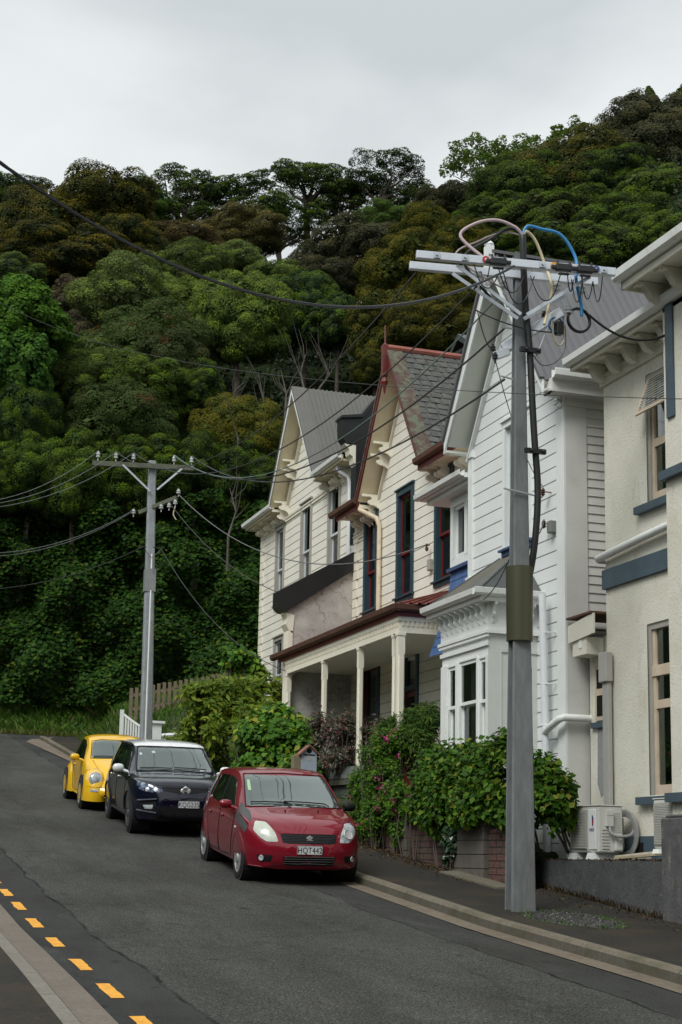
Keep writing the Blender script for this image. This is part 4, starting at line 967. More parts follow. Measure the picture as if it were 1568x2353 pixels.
for s, mat in ((.345, 'red'), (.69, 'yellow'), (.905, 'blue')):
    colr = dict(red=(.45,.03,.035), yellow=(.75,.38,.02), blue=(.04,.06,.24))[mat]
    m = MB(); c_ = arm(s, .204); m.lathe([(.045,0),(.045,.008),(.001,.009)], c_, aper, 18); d_ = m.build('phase_disc', flat(mat+'_phase_disc', colr, .4), T)
    m = MB(); m.lathe([(.016,0),(.016,.004),(.001,.005)], c_+aper*.009, aper, 12); m.build('disc_centre', M_WTRIM, d_)
for s in (.405, .735, .845):
    c_ = arm(s, .24, -.03); m = MB(); m.beam(c_-adir*.10, c_+adir*.10, .08, .085); m.beam(c_-adir*.09+Vector((0,0,.06)), c_-adir*.065+Vector((0,0,.06)), .04, .07); m.beam(c_+adir*.065+Vector((0,0,.06)), c_+adir*.09+Vector((0,0,.06)), .04, .07)
    m.beam(c_-adir*.07-Vector((0,0,.085)), c_+adir*.07-Vector((0,0,.085)), .05, .02); m.beam(c_-adir*.16, c_+adir*.16, .04, .05); m.build('fuse_holder', M_RUBBER, T, bevel=.01)
def pin_insulator(parent, c_, r=.05, h=.12, mat=None, ax=(0,0,1)):
    m = MB(); m.lathe([(.014,-h*.9),(.014,-h*.2),(r,-h*.15),(r,h*.05),(r*.6,h*.12),(r*.6,h*.22),(r*.95,h*.3),(r*.95,h*.45),(r*.55,h*.6),(r*.6,h*.8),(.001,h*.95)], c_, ax, 12)
    return m.build('insulator', mat or M_PORC, parent, auto=40)
for s, off, dz in ((.325, .02, -.20), (.46, -.05, -.22), (.73, -.05, -.20), (.86, -.05, -.20)):
    pin_insulator(T, arm(s, off, dz), .05, .13)
m = MB(); b0 = pw(0, -.085, 0); CY = b0[1]-.045       # thick black cable rising on the face, bowing out at mid height
cab = [(PX+.12, CY+.2, 3.3), (PX+.15, CY+.08, 3.65), (PX+.185, CY+.03, 4.1), (PX+.20, CY+.02, 4.6), (PX+.165, CY+.02, 5.1), (PX+.135, CY+.02, 5.6), (PX+.10, CY+.02, 6.3), (PX+.045, CY+.02, 6.9), (PX-.02, CY-.06, 7.35), (PX-.04, CY-.08, 7.7), (PX-.04, CY-.07, 7.8)]
def smooth(pts, n=6):
    pts = [Vector(p) for p in pts]; out = []
    for i in range(len(pts)-1):
        p0, p1, p2, p3 = pts[max(i-1,0)], pts[i], pts[i+1], pts[min(i+2, len(pts)-1)]
        for k in range(n):
            t = k/n; out.append(.5*((2*p1)+(p2-p0)*t+(2*p0-5*p1+4*p2-p3)*t*t+(3*p1-p0-3*p2+p3)*t**3))
    out.append(pts[-1]); return out
m.tube(smooth(cab), .042, 10); m.build('riser_cable', M_RUBBER, T, auto=50)
top = Vector(cab[-1])
for nm, mat, r, pts in (('pink_jumper', M_PINKC, .021, [top, top+Vector((-.10,0,.10)), top+Vector((-.35,.03,.17)), top+Vector((-.62,.08,.10)), top+Vector((-.8,.12,-.08)), arm(.345, .1, .06)]),
                        ('blue_jumper', M_BLUEC, .021, [top, top+Vector((.07,0,.14)), top+Vector((.25,-.03,.12)), top+Vector((.5,-.09,.05)), top+Vector((.68,-.13,-.25)), arm(.82, .05, -.1), arm(.85, .0, -.4), arm(.852, 0, -.55)]),
                        ('cream_jumper', M_CREAMC, .019, [top, top+Vector((.06,0,.07)), top+Vector((.2,.03,-.03)), top+Vector((.33,.05,-.3)), arm(.70, 0, -.2), arm(.68, 0, -.5), arm(.655, .05, -.72)]),
                        ('thin_pink_jumper', M_PINKC, .012, [top, top+Vector((-.2,.1,.06)), top+Vector((-.5,.2,-.06)), top+Vector((-.8,.25,-.3)), arm(.47, -.1, -.25)]),
                        ('black_jumper', M_RUBBER, .02, [top, top+Vector((-.15,.06,.10)), top+Vector((-.4,.12,-.06)), top+Vector((-.72,.2,-.35)), arm(.40, -.15, -.35)])):
    m = MB(); m.tube(smooth(pts), r, 8); m.build(nm, mat, T, auto=50)
rr = random.Random(2)
for s0, s1, dip in ((.40,.55,.28), (.42,.6,.42), (.72,.58,.35), (.75,.80,.2), (.82,.9,.28), (.83,.79,.33), (.93,.9,.3), (.36,.33,.15), (.28,.42,.25)):
    a, b = arm(s0, .26, -.1), arm(s1, .1, -.12); md = a.lerp(b, .5)+Vector((0,0,-dip))
    m = MB(); m.tube(smooth([a, a.lerp(md, .5)+Vector((0,0,-dip*.3)), md, md.lerp(b, .5)+Vector((0,0,-dip*.25)), b]), .0075, 6); m.build('thin_jumper', M_RUBBER, T, auto=60)
for z, sg in ((3.05+3.6, 1), (3.05+2.9, 1)):
    pass
for z in (6.32, 5.02):
    m = MB(); q = Vector((PX+.10 if z > 6 else PX+.165, CY-.03, z)); m.beam(q+Vector((-.16,0,0)), q+Vector((.12,0,0)), .05, .06); m.ball(q+Vector((-.08,-.03,0)), .025, 8); m.ball(q+Vector((.08,-.03,0)), .025, 8)
    m.build('cable_clamp', M_RUBBER, T)
m = MB(); m.tube([pw(-.26, -.10, 4.52), pw(.27, -.10, 4.46)], .012, 6); m.tube([pw(-.27, -.03, 6.62), pw(-.1, -.03, 6.62)], .012, 6); m.tube([pw(-.27, -.03, 5.98), pw(-.1, -.03, 5.96)], .012, 6); m.tube([pw(-.2, -.05, 6.9), pw(-.09, -.05, 6.9)], .016, 6); m.build('step_bolt', M_GALV, T)
# short service arm on the street face, with coiled cable
a, b = Vector(pw(-.14, .16, 6.40)), Vector(pw(.50, -.22, 6.86)); sarm = MB(); sarm.beam(a, b, .10, .125); sarm.build('service_arm', M_ARM, T, bevel=.006)
m = MB(); m.beam(Vector(pw(-.30,.12,6.27)), Vector(pw(-.1,.1,6.36)), .09, .10); m.build('service_arm_stub', M_ARM, T, bevel=.006)
m = MB(); m.beam(pw(.34, -.16, 6.70), pw(.10, -.06, 6.0), .03, .012); m.build('arm_brace', M_GALV, T)
def coil(c_, r, n, rad, nx=Vector((1,0,0)), nz=Vector((0,0,1)), dr=.02):
    pts = []
    for k in range(n*18+1):
        t = 2*math.pi*k/18; q = r+dr*math.sin(k*.35)
        pts.append(c_+nx*q*math.cos(t)+nz*q*math.sin(t)+aper*(.012*k/18))
    return pts
cc = Vector(pw(.72, -.24, 6.75))
m = MB(); m.tube(coil(cc, .155, 3, .02), .0165, 7); m.build('coiled_black_cable', M_RUBBER, T, auto=60)
m = MB(); m.tube(coil(Vector(pw(.42, -.2, 6.66)), .10, 2, .01), .010, 6); m.build('coiled_blue_wire', M_BLUEC, T, auto=60)
m = MB(); m.tube(smooth([Vector(pw(.36,-.2,6.82)), Vector(pw(.36,-.22,6.6)), Vector(pw(.44,-.22,6.42)), Vector(pw(.52,-.22,6.5)), Vector(pw(.53,-.2,6.8))]), .009, 6); m.build('cream_loop', M_CREAMC, T, auto=60)
m = MB(); m.tube(smooth([Vector(pw(.55,-.2,6.7)), Vector(pw(.55,-.2,6.4)), Vector(pw(.42,-.2,6.2)), Vector(pw(.25,-.15,6.15)), Vector(pw(.14,-.1,6.3))]), .006, 5); m.build('thin_jumper', M_RUBBER, T)
pin_insulator(T, Vector(pw(.58, -.24, 6.86)), .06, .1); pin_insulator(T, Vector(pw(.3, -.12, 6.80)), .04, .09, M_RUBBER); pin_insulator(T, Vector(pw(-.31, .10, 6.36)), .035, .08, M_RUBBER); pin_insulator(T, Vector(pw(-.3, .06, 6.24)), .035, .08, M_RUBBER)
m = MB(); m.box(*(lambda q: (q[0]-.05, q[0]+.05, q[1]-.05, q[1]+.05, 6.55, 6.72))(pw(.45,-.22,0))); m.build('cable_connector', M_RUBBER, T, bevel=.015)
m = MB(); q = pw(.185, .13, 0); m.box(q[0]-.05, q[0]+.02, q[1]-.06, q[1]+.02, PZ-.1, 2.35); m.build('conduit_cover', paint('dark_grey_duct', (.14,.15,.165), .55, .1, 3, (.2,.19,.17), .4, 3), T, bevel=.008)

# the far pole
F0 = (7.9, 39.2, gz(39.2)+.1)
T2 = thing('power_pole', 'slim grey power pole with five white insulators standing behind the parked cars', 'power pole', F0)
m = MB(); x, y, z = F0
def r2(z): t = (z-1.8)/8.6; return lerp(.155, .095, t), lerp(.12, .08, t)
for za, zb in ((1.7, 10.42),):
    (wa, da), (wb, db) = r2(za), r2(zb); sx = -.30
    c_ = .03
    lo = [(-wa+c_,-da),(wa-c_,-da),(wa,-da+c_),(wa,da),(-wa,da),(-wa,-da+c_)]; hi = [(-wb+c_,-db),(wb-c_,-db),(wb,-db+c_),(wb,db),(-wb,db),(-wb,-db+c_)]
    m.add([(x+.11+a, y+b, za) for a, b in lo]+[(x-.04+a, y+b, zb) for a, b in hi], [(i,(i+1)%6,6+(i+1)%6,6+i) for i in range(6)]+[(5,4,3,2,1,0),(6,7,8,9,10,11)])
m.build('post', M_POLE2, T2)
m = MB(); m.beam((6.28, 39.36, 10.24), (8.92, 38.85, 10.24), .10, .13); m.build('crossarm', M_TARM, T2)
for a, b in (((7.05, 39.12, 10.22), (7.80, 39.05, 9.55)), ((8.6, 38.85, 10.2), (7.98, 39.0, 9.6))):
    m = MB(); m.beam(a, b, .02, .05); m.build('arm_brace', M_GALV, T2)
f0 = None
for xx_ in (6.42, 6.88, 7.34, 8.40, 8.86):
    c_ = Vector((xx_, lerp(39.33, 38.86, (xx_-6.3)/2.6), 10.43))
    if f0 is None: f0 = pin_insulator(T2, c_, .055, .16); c0 = c_
    else: copy_part(f0, 'insulator', T2, c_-c0)
m = MB(); m.beam((7.6, 39.4, 9.02), (8.45, 38.7, 9.36), .09, .10); m.build('service_arm', M_TARM, T2)
for p in ((8.5, 38.72, 9.5), (8.28, 38.8, 9.12), (8.1, 38.95, 9.1), (8.42, 38.7, 9.2), (7.45, 39.4, 9.0)): pin_insulator(T2, Vector(p), .06, .12)
m = MB(); m.tube(smooth([(8.42,38.7,9.1),(8.38,38.7,8.9),(8.46,38.68,8.75)]), .015, 5); m.build('loose_tail', M_CREAMC, T2)
m = MB(); m.box(7.775, 8.06, 39.085, 39.10, 6.86, 7.46); m.box(7.775, 7.79, 39.10, 39.32, 6.86, 7.46); m.build('metal_sleeve', M_SLEEVEG, T2)
m = MB(); m.tube([(7.93, 38.975, 2.0), (7.915, 38.99, 6.87)], .022, 6); m.tube([(7.91, 39.0, 7.45), (7.91, 39.02, 7.85)], .02, 6); m.build('white_conduit', M_WTRIM, T2)
m = MB(); m.tube([(7.62,39.2,8.05),(8.22,39.05,8.05)], .012, 5); m.tube(smooth([(7.7,39.0,7.98),(7.9,38.97,7.75),(8.15,38.97,8.0)]), .008, 5); m.build('step_bolt', M_RUBBER, T2)

# ------------------------------------------------------------------ overhead wires
def wire(name, a, b, sag, r, mat, label, group='overhead wires', n=22, ext=1.):
    a = Vector(a); b = Vector(b)
    m = MB(); pts = [a+(b-a)*(ext*k/n)-Vector((0,0,4*sag*(ext*k/n)*(1-ext*k/n))) for k in range(n+1)]
    m.tube(pts, r, 5, caps=False); o = m.build(name, mat, auto=70); return tag(o, label, 'overhead wire', group)
# bundled thick cable that crosses the street to the upper left
a = Vector(arm(.50, .16, -.02)); far_ = at(-120, 280, D=12.0)
m = MB(); n = 240; axis = [a+(far_-a)*(1.6*k/n)-Vector((0,0,4*1.0*(1.6*k/n)*(1-1.6*k/n))) for k in range(n+1)]
for s in range(4):
    pts = []
    for k, p in enumerate(axis):
        t = k*.62+s*math.pi/2; pts.append(p+Vector((.2,.9,0)).normalized()*.0098*math.cos(t)+Vector((0,0,1))*.0098*math.sin(t))
    m.tube(pts, .009, 5, caps=False)
t = NT('twisted_cable_grey'); t.base((.05,.052,.055)); M_TW = t.set(Roughness=.45, Metallic=.2)
tag(m.build('bundled_cable', M_TW, auto=70), 'thick twisted black cable sweeping from the near crossarm to the upper left', 'overhead cable')
ins = [Vector((x_, lerp(39.33, 38.86, (x_-6.3)/2.6), 10.58)) for x_ in (6.42, 6.88, 7.34, 8.40, 8.86)]
wire('overhead_wire', arm(.02, -.1, -.12), ins[1], 1.3, .010, M_WIRE, 'wire from the left tip of the near crossarm down to the far pole')
wire('overhead_wire', arm(.325, .0, -.25), ins[2], 1.35, .011, M_WIRE, 'wire from the left hanging insulator of the near pole to the far pole')
wire('overhead_wire', arm(.44, -.1, -.35), ins[3], 1.35, .011, paint('verdigris_wire', (.12,.19,.16), .6), 'green-tinged wire between the near and far poles')
wire('overhead_wire', pw(-.2, 0, 6.62), ins[3]+Vector((.02,0,-.05)), 1.2, .014, M_WIRE, 'thick dark wire from the upper step bolt of the near pole to the far pole')
wire('overhead_wire', pw(-.2, 0, 5.95), ins[4], 1.0, .014, M_WIRE, 'thick dark wire from the lower step bolt of the near pole to the far pole')
lw = [(0,1174,34.,ins[0]), (0,1181,34.,ins[1]), (0,1190,34.,ins[2]), (0,1293,36.,(7.45,39.4,9.05)), (0,1283,36.,(7.45,39.4,9.08))]
for i, (x_, y_, d_, e_) in enumerate(lw):
    p = at(x_-160, y_-22, D=d_)
    wire('overhead_wire', e_, p, .5, .0075, M_WIREL, ['topmost', 'second highest', 'third highest', 'lowest', 'second lowest'][i]+' of the wires fanning left from the far pole', ext=2.0, n=34)
wire('overhead_wire', (7.7,39.1,8.05), at(-120, 1355, D=38), .35, .008, M_WIRE, 'thin dark wire sagging left from the middle of the far pole', ext=2.0)
wire('overhead_wire', (8.5,38.7,9.45), (10.88, 27.03, 6.06), 1.0, .012, M_WIREL, 'service wire from the far pole to the teal-framed window of the middle house')
wire('overhead_wire', (8.35,38.8,9.15), (9.5, 31.75, 5.7), .35, .010, M_WIRE, 'service wire from the far pole to the black wall cap')
wire('overhead_wire', (8.15,39.0,8.0), (9.42, 31.5, 4.0), .5, .009, M_WIRE, 'low thin wire from the far pole to the left end of the verandah')
wire('overhead_wire', at(-60, 655, D=58), at(1640, 918, D=14.5), 1.0, .005, M_WIRE, 'single thin wire crossing the whole view in front of the trees and houses', n=40)
wire('overhead_wire', cc+Vector((.15,0,.12)), at(1532, 769, X=9.75), .18, .017, M_RUBBER, 'black service cable from the coiled loop to the stucco house')
wire('overhead_wire', pw(-.30, .1, 6.3), (9.88, 19.90, 5.50), .25, .006, M_WIRE, 'thin wire dropping from the stub arm to the upper bracket on the white house')
wire('overhead_wire', pw(.2, 0, 4.05), (9.88, 19.88, 5.0), .12, .009, M_WIRE, 'short wire from behind the bowed pole cable to the lower bracket on the white house')
wire('overhead_wire', pw(-.05, .12, 3.75), (9.93, 22.8, 4.25), .25, .008, M_WIRE, 'wire sagging from the near pole over the bay roof to the meter box')
wire('overhead_wire', arm(.32, -.1, -.55), pw(.52, -.2, 6.6), .08, .009, M_WIRE, 'thin wire running behind the near pole from hanging insulator to service arm')
wire('overhead_wire', arm(.33, -.1, -.55), pw(-.31, .1, 6.36), .12, .008, M_WIRE, 'loose wire looping from hanging insulator to the stub arm')

# ------------------------------------------------------------------ walls, fences and small things along the footpath
M_GWALL = NT('peeling_grey_wall_paint'); v = M_GWALL.coord()
c = M_GWALL.ramp(M_GWALL.noise(v, 6, 6, .7), [(.3,(.045,.048,.052)),(.7,(.095,.098,.10))])
sx2 = M_GWALL.node('ShaderNodeSeparateXYZ'); M_GWALL.link(v, sx2.inputs[0])
c = M_GWALL.mix(M_GWALL.ramp(M_GWALL.noise(M_GWALL.coord('Object',(1,1,.35)), 5, 7, .8), [(.64,0.),(.68,.85)]), c, (.36,.32,.24))
c = M_GWALL.mix(M_GWALL.math('MULTIPLY', M_GWALL.ramp(M_GWALL.noise(M_GWALL.coord('Object',(1,1,.3)), 7, 6, .7), [(.42,0.),(.55,1.)]), M_GWALL.ramp(M_GWALL.math('ADD', M_GWALL.math('MULTIPLY', sx2.outputs['Z'], 1.7), .42), [(.02,.95),(.3,0.)])), c, (.085,.055,.025))
M_GWALL.base(c); M_GWALL.bump(M_GWALL.noise(v, 30, 4, .7), .7, .02); M_GWALL = M_GWALL.set(Roughness=.8)
RW = thing('retaining_wall', 'low dark grey rendered retaining wall with flaking paint beside the footpath', 'wall', (9.6, 17.5, -.5))
n = 14; m = MB()
for k in range(n):
    a, b = lerp(5, 19.72, k/n), lerp(5, 19.72, (k+1)/n)
    m.hexa([(9.50, a, gz(a)-.1), (9.85, a, gz(a)-.1), (9.85, b, gz(b)-.1), (9.50, b, gz(b)-.1), (9.52, a, .045), (9.85, a, .045), (9.85, b, .035), (9.52, b, .035)])
m.build('rendered_face', M_GWALL, RW)
m = MB(); m.box(9.42, 9.80, 15.2, 15.95, -1.2, .54); m.box(9.46, 9.76, 15.24, 15.91, .54, .58); m.build('end_pier', paint('flaking_grey_pier', (.085,.086,.086), .9, .25, 5, (.42,.38,.3), .6, 7, .4, .9, 26), RW, bevel=.02)
# brick garden wall with concrete-block piers
t = NT('split_stone_blocks'); v = t.coord('Object', (1,1,1)); mp = t.node('ShaderNodeMapping'); mp.inputs['Rotation'].default_value = (R_(90),0,R_(90)); t.link(v, mp.inputs['Vector'])
bt = t.node('ShaderNodeTexBrick'); t.link(v, bt.inputs['Vector']); 
sxz = t.node('ShaderNodeSeparateXYZ'); t.link(v, sxz.inputs[0]); cbz = t.node('ShaderNodeCombineXYZ'); t.link(t.math('ADD', sxz.outputs['Y'], sxz.outputs['X']), cbz.inputs[0]); t.link(sxz.outputs['Z'], cbz.inputs[1]); t.link(cbz.outputs[0], bt.inputs['Vector'])
bt.inputs['Scale'].default_value = 1; bt.inputs['Brick Width'].default_value = .34; bt.inputs['Row Height'].default_value = .095; bt.inputs['Mortar Size'].default_value = .008; bt.squash = .6; bt.squash_frequency = 3
bt.inputs['Color1'].default_value = (.14,.068,.058,1); bt.inputs['Color2'].default_value = (.10,.085,.065,1); bt.inputs['Mortar'].default_value = (.02,.018,.016,1); bt.inputs['Bias'].default_value = -.25
c = t.mix(1., bt.outputs['Color'], t.ramp(t.noise(v, 30, 4, .7), [(.3,.55),(.7,1.35)]), 'MULTIPLY'); t.base(c)
hh = t.math('ADD', t.math('MULTIPLY', bt.outputs['Fac'], -1.2), t.noise(v, 26, 4, .7)); t.bump(hh, .9, .03); M_BRICK = t.set(Roughness=.85)
M_BLOCK = concrete('grey_block_pier', (.125,.115,.10), (.05,.045,.035), .55)
GW = thing('garden_wall', 'low garden wall of red split-stone bricks between grey block piers under the hedge', 'wall', (9.3, 23, .2))
for y0, y1, zt in ((18.9, 19.97, .45), (21.26, 22.98, .62), (23.25, 24.8, .85)):
    m = MB(); n = 5
    for k in range(n):
        a, b = lerp(y0, y1, k/n), lerp(y0, y1, (k+1)/n); xo = 9.03
        m.hexa([(xo, a, gz(a)-.1), (xo+.2, a, gz(a)-.1), (xo+.2, b, gz(b)-.1), (xo, b, gz(b)-.1), (xo, a, zt), (xo+.2, a, zt), (xo+.2, b, zt), (xo, b, zt)])
    m.build('brick_panel', M_BRICK, GW)
def pier(y0, y1, x0, x1, zt, z0):
    m = MB(); z = z0; k = 0
    while z < zt-.02:
        h = min(.195, zt-z); m.box(x0+.0015*(k % 2), x1, y0+.0015*(k % 2), y1, z, z+h-.006); z += .2; k += 1
    m.box(x0+.012, x1-.01, y0+.012, y1-.01, z0, zt-.01); m.build('block_pier', M_BLOCK, GW, bevel=.006)
pier(19.98, 21.25, 8.95, 9.22, .62, -.3); pier(22.99, 23.24, 8.95, 9.22, .72, -.05); pier(24.81, 25.06, 8.95, 9.22, .9, .1); pier(25.65, 25.9, 8.95, 9.22, 1.03, .2)
m = MB(); m.hexa([(8.66,18.9,gz(18.9)),(8.955,18.9,gz(18.9)),(8.955,20.9,gz(20.9)),(8.66,20.9,gz(20.9)),(8.66,18.9,gz(18.9)+.15),(8.955,18.9,gz(18.9)+.165),(8.955,20.9,gz(20.9)+.165),(8.66,20.9,gz(20.9)+.15)]); tag(m.build('kerb_slab', concrete('mossy_slab', (.15,.14,.11), (.09,.085,.03), .6)), kind='structure')
# corrugated iron fence with a timber rail
CF = thing('corrugated_fence', 'old grey corrugated iron fence with a timber rail behind the red car', 'fence', (9.35, 28, .9))
t = NT('rusting_iron_sheet'); v = t.coord(); c = t.ramp(t.noise(t.coord('Object',(1,1,.3)), 4, 6, .65), [(.3,(.07,.085,.08)),(.7,(.15,.165,.15))])
c = t.mix(t.ramp(t.noise(t.coord('Object',(1,1,.5)), 3, 7, .7), [(.5,0.),(.68,.6)]), c, (.12,.075,.04)); t.base(c); M_OLDIRON = t.set(Roughness=.6, Metallic=.2)
m = MB()
corrugated(m, (9.36, 26.2, gz(26)+.12), (9.36, 29.4, gz(29)+.12), (9.36, 29.4, 1.60), (9.36, 26.2, 1.46), .085, .02); m.build('iron_sheet', M_OLDIRON, CF, auto=60)
m = MB(); m.beam((9.31, 26.2, 1.40), (9.31, 29.4, 1.46), .05, .10); rl = m.build('rail', M_TARM, CF)
m = MB(); corrugated(m, (9.30, 26.2, 1.46), (9.30, 28.9, 1.52), (9.38, 28.9, 1.75), (9.38, 26.2, 1.68), .085, .02); m.build('iron_capping', M_OLDIRON, CF, auto=60)
# letterbox
LB = thing('letterbox', 'pale grey letterbox with a red pitched roof fixed to a worn post', 'letterbox', (8.35, 25.75, gz(25.75)))
lx0, ly0, lz0 = 8.15, 25.75, 1.42
M_LETB = paint('pale_blue_grey_box', (.34,.39,.46), .55, .06, 5, (.24,.24,.22), .3, 6)
m = MB(); w_ = .14; 
m.prism([(-w_,0),(w_,0),(w_,.40),(0,.53),(-w_,.40)], lambda a, b, t: (lx0+a, ly0+t, lz0+b), -.09, .09); box = m.build('box', M_LETB, LB)
m = MB(); m.box(lx0-.11, lx0+.11, ly0-.096, ly0-.0905, lz0+.365, lz0+.385); m.lathe([(.045,0),(.045,.004),(.001,.005)], (lx0, ly0-.091, lz0+.445), (0,-1,0), 14); m.build('slot', M_DARKIN, box)
m = MB(); m.box(lx0-.03, lx0+.03, ly0-.095, ly0-.0905, lz0+.27, lz0+.34); m.build('faded_sticker', M_GREYT, box)
m = MB()
for s in (-1, 1): m.hexa([(lx0, ly0-.14, lz0+.53), (lx0, ly0+.12, lz0+.53), (lx0+s*.19, ly0+.12, lz0+.36), (lx0+s*.19, ly0-.14, lz0+.36), (lx0, ly0-.14, lz0+.555), (lx0, ly0+.12, lz0+.555), (lx0+s*.19, ly0+.12, lz0+.385), (lx0+s*.19, ly0-.14, lz0+.385)])
m.build('roof', paint('faded_red_box_roof', (.22,.10,.07), .7, .15, 5, (.3,.25,.2), .4, 6), LB)
m = MB(); m.box(lx0-.28, lx0-.13, ly0-.06, ly0+.09, gz(25.7), lz0+.36); m.build('post', paint('lichened_post', (.19,.16,.10), .85, .2, 6, (.32,.28,.2), .5, 7), LB, bevel=.01)
# brown picket fence on the bank
PF = thing('picket_fence', 'weathered brown picket fence climbing the bank behind the far pole', 'fence', (9.1, 47.1, 4.3))
M_PICK = paint('weathered_brown_timber', (.19,.15,.10), .85, .18, 6, (.27,.24,.18), .4, 5)
fp = lambda t: (lerp(9.08, 12.4, t), lerp(47.13, 46.4, t), lerp(4.30, 4.95, t))
f0 = None
for k in range(21):
    x_, y_, z_ = fp(k/20)
    if f0 is None:
        m = MB(); m.box(x_-.05, x_+.05, y_-.012, y_+.012, z_-.25, z_+.86); f0 = m.build('picket', M_PICK, PF); q0 = (x_, y_, z_)
    else: copy_part(f0, 'picket', PF, (x_-q0[0], y_-q0[1], z_-q0[2]+random.Random(k).uniform(-.02,.02)))
for dz in (.18, .62):
    a, b = Vector(fp(0)), Vector(fp(1)); m = MB(); m.beam(a+Vector((0,.04,dz)), b+Vector((0,.04,dz)), .04, .09); m.build('rail', M_PICK, PF)
# white stair railing by the far pole
for nm, pts, lab in (('a', [(8.12, 43.3, 3.88), (8.75, 43.0, 3.55)], 'white picket stair railing curving down left of the far pole'), ('b', [(9.05, 43.0, 3.40), (9.75, 42.8, 3.15)], 'white picket stair railing descending right of the far pole')):
    PR = thing('stair_railing', lab, 'railing', pts[0], 'white stair railings')
    a, b = Vector(pts[0]), Vector(pts[1]); m = MB()
    c1 = [a.lerp(b, k/6)+Vector((0,0,.12*(1-k/6)**2)) for k in range(7)]
    for p, q in zip(c1, c1[1:]): m.beam(p, q, .05, .06)
    m.build('handrail', M_WTRIM, PR)
    m = MB()
    for p, q in zip(c1, c1[1:]): m.beam(p-Vector((0,0,.75)), q-Vector((0,0,.75)), .05, .06)
    m.build('bottom_rail', M_WTRIM, PR)
    for k in range(9):
        p = a.lerp(b, (k+.3)/9)+Vector((0,0,.12*(1-k/9)**2)); m = MB(); m.box(p.x-.025, p.x+.025, p.y-.01, p.y+.01, p.z-.78, p.z); m.build('baluster', M_WTRIM, PR)
    m = MB(); p = c1[0] if nm == 'a' else c1[0]; m.box(p.x-.07, p.x+.03, p.y-.05, p.y+.05, p.z-1.1, p.z+.1); m.build('newel_post', M_WTRIM, PR)
PB = thing('white_post_box', 'white boxed gate pillar with a flat cap beside the far pole', 'gate pillar', (9.0, 43.0, 2.4))
m = MB(); m.box(8.83, 9.18, 42.9, 43.15, 2.3, 3.72); m.build('pillar', M_WTRIM, PB); m = MB(); m.box(8.76, 9.27, 42.84, 43.2, 3.72, 3.79); m.build('cap', M_WTRIM, PB)
m = MB(); m.tube([(9.2, 42.95, 3.38), (10.6, 42.6, 3.52)], .06, 8); o = m.build('handrail_pipe', M_PVC); tag(o, 'white horizontal pipe rail running right from the white gate pillar', 'pipe rail')
